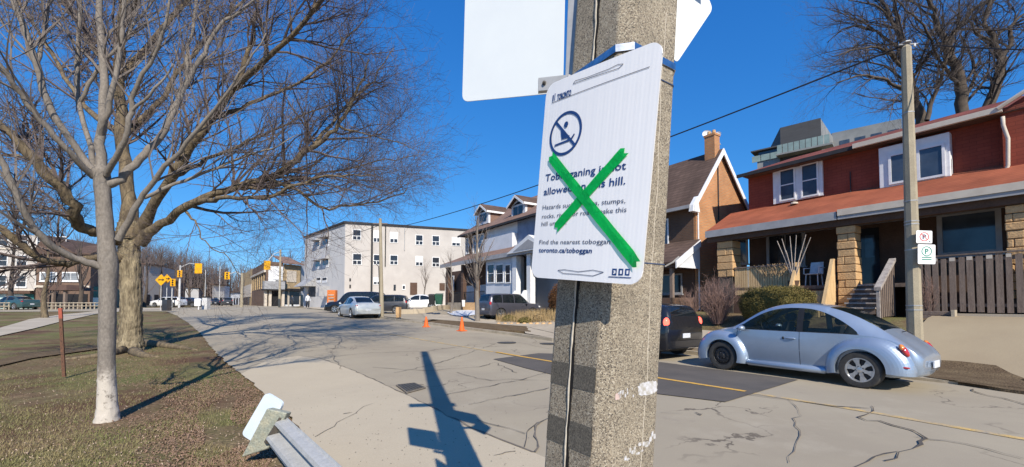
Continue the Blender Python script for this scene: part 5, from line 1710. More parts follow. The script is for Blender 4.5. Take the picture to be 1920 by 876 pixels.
# porch roof, front slope and left end
zWb = Zt(1480, 380.5, TW)
m = MB()
sA, sB = 10.3, -2.0
e = .07
P = [ST(sA, TP - .25, zE), ST(sB, TP - .25, zE), ST(sB, TW, zWb), ST(sA + .15, TW, zWb)]
m.prism(P, (0, 0, -.09)); m.build('porch_roof', M_redroof, RH)
# fascias: grey for the left half, cream for the right
sM = S(1580, TP)
m = MB(); bST(m, sM + .02, sA, TP - .30, TP - .252, zF - .02, zE - .0); m.build('fascia', M_fasciag, RH)
m = MB(); bST(m, sB, sM - .02, TP - .33, TP - .252, zF + .10, zE + .05); m.build('gutter', M_fascia, RH)
m = MB(); bST(m, sB, sM - .02, TP - .30, TP - .252, zF - .02, zF + .095); m.build('fascia', M_fasciag, RH)
m = MB(); bST(m, sB, sA, TP - .25, TW - .04, zF + .02, zF + .06); m.build('porch_ceiling', M_fasciag, RH)
m = MB(); bST(m, sB, sA, TP - .15, TP + .15, zF - .22, zF + .015); m.build('porch_beam', M_darkwall, RH)
# upper roof
zR = 8.35
m = MB()
P = [ST(9.85, 18.55, zU + .02), ST(-3, 18.55, zU + .02), ST(-3, 22.2, zR + .25), ST(9.2, 22.2, zR + .1)]
m.prism(P, (0, 0, -.12)); m.build('roof', M_redroof2, RH)
m = MB(); P = [ST(9.2, 22.2, zR + .1), ST(-3, 22.2, zR + .25), ST(-3, 26.4, zU), ST(9.85, 26.4, zU)]; m.prism(P, (0, 0, -.12)); m.build('roof', M_redroof2, RH)
sG = S(1607, 18.5)
m = MB(); bST(m, sG, 9.87, 18.47, 18.54, zU - .12, zU + .02); m.build('gutter', M_roofcap, RH)
m = MB(); bST(m, S(1893, 18.4), sG - .01, 18.42, 18.54, zU - .10, zU + .06); m.build('gutter', M_fascia, RH)
m = MB(); bST(m, sRt, sL, 18.56, 18.99, zU - .13, zU - .1); m.build('soffit', M_darkwall, RH)
# right bay with a rising rake
sb = S(1892, 18.6)
m = MB(); fb = FRst(18.62); m.box(-sb, 2.5, -.37, 0, zWb - .3, zU - .02, fb); m.prism([fb(-sb, 0, zU - .018), fb(2.5, 0, zU - .018), fb(1.2, 0, zU + 1.9)], N * .37); m.build('bay_wall', M_redsid, RH)
m = MB(); A = fb(-sb - .05, .2, zU + .0); B = fb(1.2, .2, zU + 2.0)
m.tube([A, B], .06, 6); m.build('rake_board', M_fascia, RH)
# downspout
zz = [(1880, 219), (1881, 235), (1890, 260), (1890, 310), (1878, 345), (1876, 361)]
m = MB(); m.tube([on_t(a, b, 18.5 if i < 3 else 18.55) for i, (a, b) in enumerate(zz)], .045, 8); m.build('downspout', M_fascia, RH, smooth=True)
# upstairs windows
def uw(px): return -S(px, TW)
def win_px(par, t0, x0, x1, ytop_l, ybot_l, **k):
    u0, u1 = -S(x0, t0), -S(x1, t0); z1 = Zt(x0, ytop_l, t0); z0 = Zt(x0, ybot_l, t0)
    return window(par, FRst(t0), u0, u1, z0, z1, **k)
m = MB(); m.box(uw(1456), uw(1550), .003, .09, Zt(1456, 383, TW), Zt(1456, 314, TW), fw_); m.build('window_surround', M_wtrim, RH)
win_px(RH, TW - .092, 1466, 1497, 319, 378, nx=1, nz=2, fw=.06, proud=.04, sill=False, Mg=M_pane)
win_px(RH, TW - .092, 1507, 1541, 309, 371, nx=1, nz=2, fw=.06, proud=.04, sill=False, Mg=M_pane)
m = MB(); m.box(uw(1661), uw(1796), .003, .30, Zt(1661, 353, TW - .2), Zt(1661, 277, TW - .2), fw_); m.build('window_surround', M_wtrim, RH, bevel=.02)
win_px(RH, TW - .303, 1674, 1722, 289, 346, nx=1, nz=1, fw=.07, proud=.04, sill=False, Mg=M_pane)
win_px(RH, TW - .303, 1728, 1782, 277, 338, nx=1, nz=1, fw=.07, proud=.04, sill=False, Mg=M_pane)
# conduit and skylight vent
m = MB(); a = on_t(1594, 322, TW - .03); b = on_t(1594, 361, TW - .03); m.tube([a, Vector((a.x, a.y, b.z))], .02, 5); m.build('conduit', M_roofcap, RH)
vp = ST(S(1490, 18.4), 18.55, zE + (zWb - zE) * (18.55 - TP + .25) / (TW - TP + .25) + .03)
m = MB(); m.lathe(vp, (0, 0, 1), [(0, .14), (.06, .13), (.09, .05)], 10); m.build('roof_vent', M_fascia, RH)
# porch floor and skirt
zPF = Zt(1530, 535, TP)
m = MB(); bST(m, S(1610, TP), 10.0, TP, TW - .04, zPF - .12, zPF); m.build('porch_floor', M_stepwood, RH)
m = MB(); bST(m, sB, S(1612, TP) - .02, TP + .25, TW - .04, zPF - .12, zPF); m.build('porch_floor', M_stepwood, RH)
m = MB(); bST(m, S(1600, TP), 10.0, TP + .02, TP + .08, g0, zPF - .13); m.build('porch_skirt', M_darkwall, RH)
# porch pillars of stacked blocks
rb = random.Random(3)
def pillar(x0, x1, y0, y1, ncourse, brick_low=False):
    t0 = TP - .05
    sa, sb_ = S(x1, t0), S(x0, t0)
    w_ = min(.62, (sb_ - sa))
    sa = sb_ - w_
    cx = (sa + sb_) / 2; z1 = zF - .22 ; z0 = Zt(x0, y1, t0)
    p = None
    core = MB(); bST(core, sa + .03, sb_ - .03, t0 + .03, t0 + w_ - .03, g0, z1); core = core.build('pillar', M_crack, RH)
    h = (z1 - z0) / ncourse
    for i in range(ncourse):
        za, zb = z0 + h * i, z0 + h * (i + 1) - .018
        sp_ = 1.0 if i % 3 else rb.choice([.4, .6])
        cuts = [0, sp_, 1] if sp_ < 1 else [0, 1]
        for a, b in zip(cuts, cuts[1:]):
            j = rb.uniform(0, .03)
            m = MB(); bST(m, sa - j + (w_ + j * 2) * a + (.006 if a else 0), sa - j + (w_ + 2 * j) * b, t0 - j, t0 + w_ + j * .5, za, zb)
            m.build('stone_block', M_block, core, bevel=.022)
    return core
pillar(1347, 1376, 446, 520, 5)
pillar(1573, 1606, 421, 583, 11)
pillar(1893, 1926, 390, 560, 11)
# tan board railing between pillar and steps
zr = Zt(1376, 502, TP); zb_ = zPF - .3
sa_, sb_ = S(1488, TP), S(1378, TP)
m = MB(); bST(m, sa_, sb_, TP - .04, TP + .06, zr - .05, zr); m.build('hand_rail', M_greywood, RH)
nb = 24
bm_ = MB(); bm_.box(-.04, .04, 0, .02, 0, zr - .06 - zb_)
w0 = (sb_ - sa_) / nb
for i in range(nb):
    m = MB(); a = sa_ + w0 * i
    bST(m, a + .008, a + w0 - .008, TP + .0, TP + .02, zb_, zr - .055 - rb.uniform(0, .01)); m.build('rail_board', M_tanwood, RH)
for i in range(7):       # lattice strips along the right part
    a = S(1486, TP - .03) + .17 * i
    for sg_ in (1, -1):
        m = MB(); x0 = a; x1 = a + .3 * sg_
        m.hexa([ST(min(x0, x1) if 0 else x0, TP - .03 - .008 * sg_, zr - .42), ST(x0 + .035, TP - .03 - .008 * sg_, zr - .42), ST(x0 + .035, TP - .022 - .008 * sg_, zr - .42), ST(x0, TP - .022 - .008 * sg_, zr - .42),
                ST(x1, TP - .03 - .008 * sg_, zr + .04), ST(x1 + .035, TP - .03 - .008 * sg_, zr + .04), ST(x1 + .035, TP - .022 - .008 * sg_, zr + .04), ST(x1, TP - .022 - .008 * sg_, zr + .04)])
        m.build('lattice_strip', M_block, RH)
# tan stair cheeks
def cheek(sc, t0, t1, zt, zbm, th=.1, name='stair_cheek', ma=None):
    m = MB(); m.prism([ST(sc, t1, zbm), ST(sc, t0, zbm), ST(sc, t0, zbm + .25), ST(sc, t1 - .15, zt), ST(sc, t1, zt)], D * th)
    return m.build(name, ma or M_tanwood, RH)
cheek(S(1500, TP), TP - 1.0, TP + .02, zr + .02, g0 + .1)
cheek(S(1568, TP), TP - 1.0, TP + .02, zr + .05, g0 + .1)
sc0, sc1 = S(1560, TP), S(1508, TP)
for i in range(4):
    m = MB(); zt_ = zPF - .2 * (i + 1); bST(m, sc0, sc1, TP - .28 * (i + 1), TP - .28 * i, g0 + .05, zt_); m.build('step', M_tanwood, RH)
# grey timber steps of the right half
s0_, s1_ = S(1668, TP), S(1606, TP)
zt0 = Zt(1640, 533, TP); zbt = Zt(1640, 586, TP - 1.4)
nst = 6
for i in range(nst):
    zz_ = zt0 - (zt0 - zbt) * i / nst
    m = MB(); bST(m, s0_ - .0, s1_ + .0, TP - .25 * (i + 1) - .03 + .25, TP - .25 * i + .25, zz_ - .045, zz_); m.build('step_tread', M_steptop, RH)
    m = MB(); bST(m, s0_ + .02, s1_ - .02, TP - .25 * (i + 1) + .03 + .25, TP - .25 * (i + 1) + .05 + .25, zz_ - .2, zz_ - .047); m.build('step_riser', M_stepwood, RH)
# handrail with balusters beside the steps
hs = S(1676, TP - .3)
zh0 = Zt(1680, 484, TP); zh1 = Zt(1668, 538, TP - 1.35)
m = MB()
m.hexa([ST(hs, TP - 1.4, zh1 - .1), ST(hs + .16, TP - 1.4, zh1 - .1), ST(hs + .16, TP, zh0 - .1), ST(hs, TP, zh0 - .1), ST(hs, TP - 1.4, zh1), ST(hs + .16, TP - 1.4, zh1), ST(hs + .16, TP, zh0), ST(hs, TP, zh0)])
m.build('hand_rail', M_steptop, RH)
for i in range(9):
    f = i / 8; tt = TP - 1.35 + 1.3 * f
    m = MB(); bST(m, hs + .04, hs + .12, tt - .03, tt + .03, H(hs, tt), zh1 + (zh0 - zh1) * f - .1); m.build('baluster', M_greywood if i else M_steptop, RH)
# deck screen: vertical boards
tf = TP - .35
zft, zfb = Zt(1850, 477, tf), Zt(1850, 588, tf)
m = MB(); bST(m, -2, S(1716, tf), tf + .03, tf + .08, zft - .16, zft - .08); m.build('screen_rail', M_greywood, RH)
m = MB(); bST(m, -2, S(1716, tf), tf + .03, tf + .08, zfb + .18, zfb + .26); m.build('screen_rail', M_greywood, RH)
m = MB(); bST(m, -2, S(1724, tf), tf - .02, tf + .10, zft + .02, zft + .06); m.build('screen_cap', M_stepwood, RH)
x = S(1722, tf); i = 0
while x > -1.8:
    w_ = .118 + rb.uniform(-.012, .012)
    m = MB(); k = rb.uniform(-.04, .03); ln = rb.uniform(-.012, .012)
    top = zft - .01 + k; bot = zfb + rb.uniform(0, .05)
    m.hexa([ST(x - w_, tf, bot), ST(x, tf, bot), ST(x, tf + .022, bot), ST(x - w_, tf + .022, bot), ST(x - w_ + ln, tf, top), ST(x + ln, tf, top), ST(x + ln, tf + .022, top), ST(x - w_ + ln, tf + .022, top)])
    m.build('screen_board', M_greywood, RH)
    if i % 2 == 0:
        m = MB(); m.hexa([ST(x - w_ + ln + .01, tf - .004, top - .10), ST(x + ln - .01, tf - .004, top - .10), ST(x + ln - .01, tf - .001, top - .10), ST(x - w_ + ln + .01, tf - .001, top - .10), ST(x - w_ + ln + .01, tf - .004, top), ST(x + ln - .01, tf - .004, top), ST(x + ln - .01, tf - .001, top), ST(x - w_ + ln + .01, tf - .001, top)])
        m.build('peeled_paint', M_fascia, RH)
    x -= w_ + .045 + rb.uniform(-.01, .014); i += 1
# porch side of the screen shows tan wall parts between
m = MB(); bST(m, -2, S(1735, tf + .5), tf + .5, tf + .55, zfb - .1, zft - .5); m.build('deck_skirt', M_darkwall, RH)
# big picture window and others on the porch wall
win_px(RH, TW - .035, 1762, 1884, 401, 482, nx=1, nz=1, fw=.12, proud=.06, Mf=M_fasciag, Mg=M_pane)
win_px(RH, TW - .035, 1440, 1513, 438, 503, nx=2, nz=1, fw=.11, proud=.06, Mf=M_fasciag, Mg=M_paned)
win_px(RH, TW - .035, 1384, 1405, 440, 496, nx=1, nz=1, fw=.07, proud=.06, Mf=M_fasciag, Mg=M_paned)
ud0, ud1 = -S(1618, TW - .04), -S(1652, TW - .04)
m = MB(); m.box(ud0, ud1, .04, .08, zPF, zPF + 2.05, fw_); dr_ = m.build('door', M_paned, RH)
m = MB(); m.box(ud0 + .12, ud1 - .12, .082, .09, zPF + 1.0, zPF + 1.8, fw_); m.build('pane', M_pane, dr_)
m = MB(); m.box(-S(1893, TW), 2.2, .04, .06, zPF - .8, zPF + 2.1, fw_); m.build('side_panel', M_block, RH)

# plinth and timber edging in front of the screen
ed = thing('retaining_edge', ST(S(1750, tf), tf - .3, zfb - .2), 'stacked grey timber edging at the foot of the weathered board screen', 'edging')
for k in range(3):
    m = MB(); bST(m, S(1782, tf - .5), S(1727, tf - .5), tf - .5 + .03 * k, tf - .38, zfb - .30 + .12 * k, zfb - .19 + .12 * k); m.build('timber', M_greywood, ed, bevel=.01)
m = MB(); bST(m, S(1790, tf - .5), S(1783, tf - .5), tf - .55, tf - .3, zfb - .32, zfb + .09); m.build('corner_block', M_kerb, ed)
m = MB(); bST(m, -3, S(1788, tf - .1) - .05, tf - .2, tf + .2, zfb - .4, zfb - .01); o = m.build('concrete_kerb', M_walk); tag(o, 'low pale concrete footing under the weathered board screen', 'footing')

# white plastic chair on the porch
chp = ST(S(1527, TP + .55), TP + .55, zPF)
ch = thing('plastic_chair', chp, 'white plastic garden chair standing on the shaded porch', 'chair', rz=heading(-N))
for sx in (-.2, .2):
    for sy in (-.2, .2):
        m = MB(); m.tube([(sx, sy, 0), (sx * .85, sy * .9, .42)], .02, 6); m.build('leg', M_plast, ch, local=True)
m = MB(); m.box(-.22, .22, -.22, .22, .41, .44); m.build('seat', M_plast, ch, local=True, bevel=.01)
m = MB(); m.hexa([(-.23, -.22, .44), (-.19, -.22, .44), (-.19, .22, .44), (-.23, .22, .44), (-.34, -.2, .88), (-.31, -.2, .88), (-.31, .2, .88), (-.34, .2, .88)]); m.build('backrest', M_plast, ch, local=True, bevel=.01)
for sy in (-.24, .24):
    m = MB(); m.tube([(.2, sy, .43), (.19, sy, .64), (-.26, sy, .66)], .02, 6); m.build('armrest', M_plast, ch, local=True)

# ---------------- brown roofed brick house with chimney ----------------------
s1 = 11.25
BH = thing('house', ST(15, 19, H(15, 19)), 'orange brick house with steep brown roof, white rake boards and a chimney', 'house')
te0, tap, te1 = 17.5, 19.6, 21.9
ze, za_, zf_ = 6.25, 8.92, 6.1
gb = .9
m = MB(); m.prism([ST(s1, te0 + .05, gb), ST(s1, te1, gb), ST(s1, te1, zf_ + .1), ST(s1, tap, za_ - .1), ST(s1, te0 + .05, ze)], D * 8.5); m.build('wall', M_obrick, BH)
m = MB(); m.prism([ST(s1 - .15, te0 - .35, ze - .3), ST(s1 - .15, tap, za_ + .05), ST(s1 - .15, tap, za_ - .1), ST(s1 - .15, te0 - .35, ze - .45)], D * 8.9); m.build('roof', M_brownroof, BH)
m = MB(); m.prism([ST(s1 - .15, tap, za_ + .05), ST(s1 - .15, te1 + .4, zf_ - .15), ST(s1 - .15, te1 + .4, zf_ - .3), ST(s1 - .15, tap, za_ - .1)], D * 8.9); m.build('roof', M_brownroof, BH)
for (ta, zaa, tb, zbb) in ((te0 - .38, ze - .33, tap, za_ + .06), (te1 + .4, zf_ - .17, tap, za_ + .06)):
    m = MB(); m.prism([ST(s1 - .16, ta, zaa), ST(s1 - .16, tb, zbb), ST(s1 - .16, tb, zbb - .30), ST(s1 - .16, ta, zaa - .30)], D * -.05); m.build('rake_board', M_wtrim, BH)
m = MB(); m.prism([ST(s1 - .17, te0 - .45, ze - .62), ST(s1 - .17, te0 + .1, ze - .62), ST(s1 - .17, te0 - .05, ze + .1), ST(s1 - .17, te0 - .40, ze - .33)], D * .2); m.build('eave_return', M_wtrim, BH)
m = MB(); bST(m, s1, s1 + 8.7, te0 - .45, te0 - .32, ze - .45, ze - .30); m.build('gutter', M_fasciag, BH)
m = MB(); m.tube([ST(s1 - .04, te0 + .15, ze - .6), ST(s1 - .04, te0 + .15, 1.2)], .035, 6); m.build('downspout', M_wtrim, BH)
m = MB(); a = on_t(1345, 330, 19); m.tube([ST(s1 - .03, tap - .25, 8.2), ST(s1 - .03, tap - .25, 5.5)], .03, 6); m.build('conduit', M_roofcap, BH)
# chimney
sc_ = s1 + .04
m = MB(); bST(m, sc_, sc_ + .52, tap - .38, tap + .06, za_ - .6, za_ + .72); cm = m.build('chimney', M_obrick, BH)
m = MB(); bST(m, sc_ - .03, sc_ + .55, tap - .41, tap + .09, za_ + .72, za_ + .82); m.build('chimney_cap', M_obrick, cm)
for q in (.13, .38):
    m = MB(); m.lathe(ST(sc_ + q, tap - .2, za_ + .82), (0, 0, 1), [(0, .09), (.18, .08), (.2, .06)], 10); m.build('flue', M_block, cm)
# front in darker brown brick, its shade put into the colour; window, lower porch
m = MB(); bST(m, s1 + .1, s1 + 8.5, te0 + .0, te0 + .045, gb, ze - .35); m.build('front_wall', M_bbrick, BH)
window(BH, FRst(te0 - .002), -(s1 + 3.2), -(s1 + 1.4), 4.3, 5.6, nx=2, nz=1, Mg=M_pane)
m = MB(); bST(m, s1 - .1, s1 + 7, TP - 1.2, te0 - .01, 3.05, 3.2); m.build('porch_roof', M_brownroof, BH)
zpa = Zt(1272, 458, TP - 1.2); 
A = on_t(1273, 457, TP - .9); B = on_t(1321, 431, TP + .3)
m = MB(); m.prism([ST(s1 - .2, TP - 1.3, 3.3), ST(s1 - .2, TP + .5, 4.35), ST(s1 - .2, TP + .5, 4.05), ST(s1 - .2, TP - 1.3, 3.0)], D * -.06); m.build('rake_board', M_wtrim, BH)
m = MB(); m.prism([ST(s1 - .19, TP - 1.2, 3.05), ST(s1 - .19, TP + .5, 4.06), ST(s1 - .19, TP + .5, 3.05)], D * .12); m.build('porch_gable', M_wwall, BH)
m = MB(); m.prism([ST(s1 - .2, TP - 1.3, 3.3), ST(s1 - .2, te0, 4.4), ST(s1 - .2, te0, 4.3), ST(s1 - .2, TP - 1.3, 3.2)], D * 5); m.build('porch_roof', M_brownroof, BH)
for q in (0.1, 1.8, 3.6):
    m = MB(); bST(m, s1 + q, s1 + q + .14, TP - 1.1, TP - .96, .8, 3.04); m.build('porch_post', M_greywood, BH)
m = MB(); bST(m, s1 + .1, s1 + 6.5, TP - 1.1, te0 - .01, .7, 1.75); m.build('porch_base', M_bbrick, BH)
window(BH, FRst(te0 - .002), -(s1 + 2.2), -(s1 + .7), 1.95, 2.9, nx=1, nz=1, Mg=M_paned, Mf=M_fasciag)
m = MB(); bST(m, s1 - .1, s1 + .9, TP - 2.3, TP - 1.5, .6, 1.35); o = m.build('planter_box', M_block, bevel=.02); tag(o, 'pale square stone planter in front of the shaded brick house porch', 'planter')
# satellite dishes
for (px, py, r_, lb) in ((1326, 252, .24, 'large white satellite dish beside the brick chimney'), (1347, 251, .12, 'small white satellite dish on top of the brick chimney')):
    c = at_d(px, py, ST(sc_ + (.95 if r_ > .2 else .3), tap - .2).y); c = c
    t = thing('satellite_dish', c - Vector((0, 0, .3)), lb, 'dish')
    ax = Vector((-.2, -1, .35)).normalized()
    m = MB(); m.lathe(c, ax, [(-.06, .001), (-.05, r_ * .5), (-.02, r_ * .8), (.02, r_), (.026, r_)], 18, cap=False); m.build('reflector', M_plast, t, smooth=True)
    m = MB(); m.tube([c - ax * .06, c - ax * .06 - Vector((0, 0, .3)), c + Vector((.1, 0, -.55))], .02, 6); m.build('bracket', M_galv, t)

# ---------------- condo tower far behind ---------------------------------------
dd = 62
A = at_d(1464, 300, dd + 3.6); B = at_d(1541, 300, dd); C2 = at_d(1563, 300, dd + 7)
z1 = at_d(1541, 221, dd).z
CT = thing('apartment_tower', Vector((B.x, B.y, 1)), 'dark grey modern apartment tower with green glass balconies behind the red house', 'building')
def tower(name, pts, z0, z1, ma, par):
    m = MB(); m.prism([Vector((p.x, p.y, z0)) for p in pts], (0, 0, z1 - z0)); return m.build(name, ma, par)
back = Vector((6, 14, 0))
tower('wall', [A, B, B + back, A + back], 1, z1, M_condo, CT)
tower('wall', [B + Vector((.02, .02, 0)), C2, C2 + back, B + back], 1, z1 - .15, M_condo2, CT)
fr = FRab(A, B); L_ = (Vector((B.x, B.y, 0)) - Vector((A.x, A.y, 0))).length
zt_ = at_d(1464, 279, dd + 3.6).z
m = MB(); m.box(-.3, L_ + 1.5, 0, 1.8, zt_ - 1.5, zt_ - 1.25, fr); m.build('terrace_slab', M_condo2, CT)
for k in range(9):
    m = MB(); a = -.2 + (L_ + 1.4) * k / 9; m.box(a + .05, a + (L_ + 1.4) / 9 - .05, 1.6, 1.66, zt_ - 1.22, zt_ + .1, fr); m.build('railing_panel', M_rail, CT)
m = MB(); m.box(-3.2, -.05, -3, .4, 1, zt_ - .6, fr); m.build('wall', M_condo2, CT)
m = MB(); m.box(-4.0, 0.3, -3, .9, zt_ + .15, zt_ + .35, fr); m.build('roof_slab', M_condo, CT)
m = MB(); m.box(-3.0, -.06, -3, .35, zt_ - .6, zt_ + .14, fr); m.build('glazing', M_pane, CT)
for k in range(3):
    m = MB(); m.box(-3.9 + k * 1.3, -2.7 + k * 1.3, .5, .56, zt_ - 1.5, zt_ - .5, fr); m.build('railing_panel', M_rail, CT)
A3, B3 = at_d(1560, 262, 70), at_d(1692, 262, 64)
CW = thing('apartment_tower', Vector((B3.x, B3.y, 1)), 'pale low apartment roof seen over the red house behind the bare trees', 'building')
m = MB(); zt3 = at_d(1692, 222, 64).z; zl = at_d(1565, 250, 70).z
m.prism([Vector((A3.x, A3.y, 1)), Vector((B3.x, B3.y, 1)), Vector((B3.x, B3.y, zt3)), Vector((A3.x, A3.y, zl))], Vector((4, 10, 0))); m.build('wall', M_condo2, CW)
fr = FRab(A3, B3)
for k in range(6):
    m = MB(); m.box(1 + k * 2.0, 2.3 + k * 2.0, .003, .05, zl - 3.2, zl - 1.6, fr); m.build('window', M_pane, CW)
# ---------------- white house with two dormers ---------------------------------
T0, T1 = 17.0, 19.0
WH = thing('house', ST(28, 18, H(28, 18)), 'white and brown dormered house with a long front porch and white sun room', 'house')
f1 = FRst(T1); f0 = FRst(T0)
def S1(px): return S(px, T1)
def S0(px): return S(px, T0)
sr, sl_ = 20.6, S(872, T1)
zEv = Zt(940, 424, T1)
gW = .4
m = MB(); bST(m, sr, sl_, T1, T1 + 8, gW, zEv); m.build('wall', M_wwall, WH)
m = MB(); bST(m, S1(912), sl_ - .05, T1 - .03, T1 - .003, 3.2, zEv - .02); m.build('brown_siding', M_darkwall, WH)
m = MB(); bST(m, sr, S1(971), T1 - .028, T1 - .002, Zt(985, 466, T1), zEv - .02); m.build('balcony_shade', M_blueshade, WH)  # blue sheet carries the shade of the open balcony in its colour
# white band of siding proud of the wall
m = MB(); bST(m, S1(970), S1(912), T1 - .5, T1 - .032, Zt(930, 474, T1), Zt(930, 447, T1)); m.build('balcony_wall', M_wwall, WH)
m = MB(); bST(m, sr, S1(971), T1 - .4, T1 - .032, Zt(985, 466, T1), Zt(985, 458, T1)); m.build('balcony_rail', M_wtrim, WH)
window(WH, FRst(T1 - .034), -S1(909), -S1(888), Zt(898, 476, T1), Zt(898, 440, T1), nx=2, nz=2, fw=.12, proud=.1, Mg=M_pane2)
window(WH, FRst(T1 - .034), -S1(880), -S1(874), Zt(878, 476, T1), Zt(878, 446, T1), nx=1, nz=2, fw=.1)
# main roof
zRg = zEv + 3.1
m = MB(); m.prism([ST(sr - .4, T1 - .55, zEv - .05), ST(sl_ + .5, T1 - .55, zEv - .05), ST(sl_ - 2.2, T1 + 3.9, zRg), ST(sr - .4, T1 + 3.9, zRg)], (0, 0, .12)); m.build('roof', M_brownroof2, WH)
m = MB(); m.prism([ST(sr - .4, T1 + 3.9, zRg), ST(sl_ - 2.2, T1 + 3.9, zRg), ST(sl_ + .5, T1 + 8.4, zEv), ST(sr - .4, T1 + 8.4, zEv)], (0, 0, .12)); m.build('roof', M_brownroof2, WH)
m = MB(); m.prism([ST(sl_ + .5, T1 - .55, zEv - .05), ST(sl_ + .5, T1 + 8.4, zEv), ST(sl_ - 2.2, T1 + 3.9, zRg)], (0, 0, .1)); m.build('roof', M_brownroof, WH)
m = MB(); bST(m, sr - .4, sl_ + .5, T1 - .62, T1 - .55, zEv - .12, zEv + .05); m.build('gutter', M_roofcap, WH)
def dormer(px0, px1, yb, yt, yap, label=None):
    td = T1 + .25
    a, b = S(px1, td), S(px0, td)
    z0, z1_ = Zt(px0, yb, td), Zt(px0, yt, td); za = Zt((px0 + px1) / 2, yap, td)
    dp = 3.0; o = .22
    m = MB(); bST(m, a, b, td, td + dp, z0, z1_); m.prism([ST(a, td, z1_), ST(b, td, z1_), ST((a + b) / 2, td, za - .18)], N * dp)
    dm = m.build('dormer', M_wwall, WH)
    m = MB(); bST(m, a - .012, a - .002, td + .2, td + dp, z0, z1_ - .01); m.build('dormer_side', M_brownroof2, dm)
    for (x, xx) in ((a - o, (a + b) / 2), (b + o, (a + b) / 2)):
        m = MB(); zl_ = z1_ - .12
        m.prism([ST(x, td - .35, zl_), ST(xx, td - .35, za), ST(xx, td - .35, za + .1), ST(x, td - .35, zl_ + .1)], N * (dp + .35)); m.build('dormer_roof', M_brownroof, dm)
        m = MB(); m.prism([ST(x, td - .38, zl_ - .12), ST(xx, td - .38, za - .14), ST(xx, td - .38, za + .06), ST(x, td - .38, zl_ + .08)], N * .03); m.build('bargeboard', M_wtrim, dm)
    m = MB(); bST(m, a - .24, a - .16, td - .3, td + dp, z1_ - .2, z1_ - .03); m.build('fascia', M_wtrim, dm)
    m = MB(); m.prism([ST(a + .25, td - .01, z1_ + .02), ST(b - .25, td - .01, z1_ + .02), ST((a + b) / 2, td - .01, za - .45)], N * -.02); m.build('louvre', M_dark, dm)
    w_ = (b - a)
    m = MB(); fr = FRst(td - .002)
    for k in range(2):
        u0 = -b + w_ * (.16 + .36 * k); 
        p = MB(); p.box(u0, u0 + w_ * .30, .003, .03, z0 + .25, z1_ - .15, fr); p.build('pane', M_paned, dm)
dormer(896, 915.5, 424, 402, 385)
dormer(959, 985, 412, 388, 368)
# porch roof
zPe = Zt(900, 487, T0); sPl, sPr = S0(831), 20.9
zPt = Zt(930, 470, T1)
m = MB(); m.prism([ST(sPr, T0 - .3, zPe - .02), ST(sPl, T0 - .3, zPe - .02), ST(sPl - 1.2, T1 - .03, zPt), ST(sPr, T1 - .03, zPt)], (0, 0, .12)); m.build('porch_roof', M_brownroof2, WH)
m = MB(); bST(m, sPr, sPl, T0 - .36, T0 - .3, zPe - .22, zPe + .1); m.build('fascia', M_fasciag, WH)
# white pediment at the right
a, b = 20.9, S0(960)
m = MB(); m.prism([ST(a, T0 - .5, zPe - .05), ST(b, T0 - .5, zPe - .05), ST((a + b) / 2 - .4, T0 - .5, zPe + 1.0)], N * 1.6); m.build('pediment', M_wtrim, WH)
m = MB(); m.prism([ST(a + .5, T0 - .52, zPe + .04), ST(b - .9, T0 - .52, zPe + .04), ST((a + b) / 2 - .4, T0 - .52, zPe + .7)], N * .03); m.build('pediment_panel', M_fasciag, WH)
# sun room with three tall windows
m = MB(); bST(m, S0(962), S0(911), T0 + .01, T1 - .04, .5, zPe - .2); m.build('sun_room', M_wwall, WH)
for (x0, x1) in ((914, 928), (930, 945), (947, 958.5)):
    window(WH, f0, -S0(x0), -S0(x1), Zt(x0, 532, T0), Zt(x0, 496, T0), nx=1, nz=2, fw=.09, Mg=M_paned, proud=.06, sill=False)
m = MB(); bST(m, S0(970.5), S0(963), T0 - .12, T0 + .3, .5, zPe - .22); m.build('porch_column', M_wtrim, WH)
m = MB(); bST(m, S0(997), S0(990), T0 - .12, T0 + .3, .5, zPe - .22); m.build('porch_column', M_wtrim, WH)
m = MB(); bST(m, S0(989), S0(972), T0 + .5, T0 + .55, 1.6, zPe - .25); m.build('entrance', M_dark, WH)
m = MB(); q = S0(990); m.prism([ST(q, T0 - 1.6, .6), ST(q, T0, .6), ST(q, T0, 2.4), ST(q, T0 - .3, 2.4)], D * .12); m.build('stair_cheek', M_wtrim, WH)
m = MB(); q = S0(972); m.prism([ST(q, T0 - 1.6, .6), ST(q, T0, .6), ST(q, T0, 2.4), ST(q, T0 - .3, 2.4)], D * .12); m.build('stair_cheek', M_wtrim, WH)
for k in range(5):
    m = MB(); bST(m, S0(989), S0(973), T0 - .28 * (5 - k), T0 - .28 * (4 - k), .6, .85 + .26 * k); m.build('step', M_kerb, WH)
# open veranda on the left with dark posts and iron rail
for px in (840, 868, 893):
    m = MB(); bST(m, S0(px + 2), S0(px - 2), T0 - .1, T0 + .25, .5, zPe - .2); m.build('veranda_post', M_darkwall, WH)
zvr = Zt(865, 548, T0)
m = MB(); bST(m, S0(909), S0(838), T0 - .05, T0 + .0, zvr - .05, zvr); m.build('iron_rail', M_iron, WH)
nbal = 34; sA_, sB_ = S0(908), S0(839)
for k in range(nbal):
    m = MB(); x = sA_ + (sB_ - sA_) * k / nbal; bST(m, x, x + .03, T0 - .04, T0 - .01, zvr - .9, zvr - .05); m.build('baluster', M_iron, WH)
m = MB(); bST(m, S0(909), S0(838), T0 - .1, T1 - .04, .5, zvr - .92); m.build('veranda_floor', M_kerb, WH)
window(WH, FRst(T1 - .034), -S1(852), -S1(838), Zt(845, 545, T1), Zt(845, 518, T1), nx=1, nz=2)
m = MB(); m.box(sl_, sl_ + 5, -T1 - 8, -T1 - .2, gW, zPe - .3, lambda a, b, c: ST(a, -b, c)); m.build('wing_wall', M_darkwall, WH)

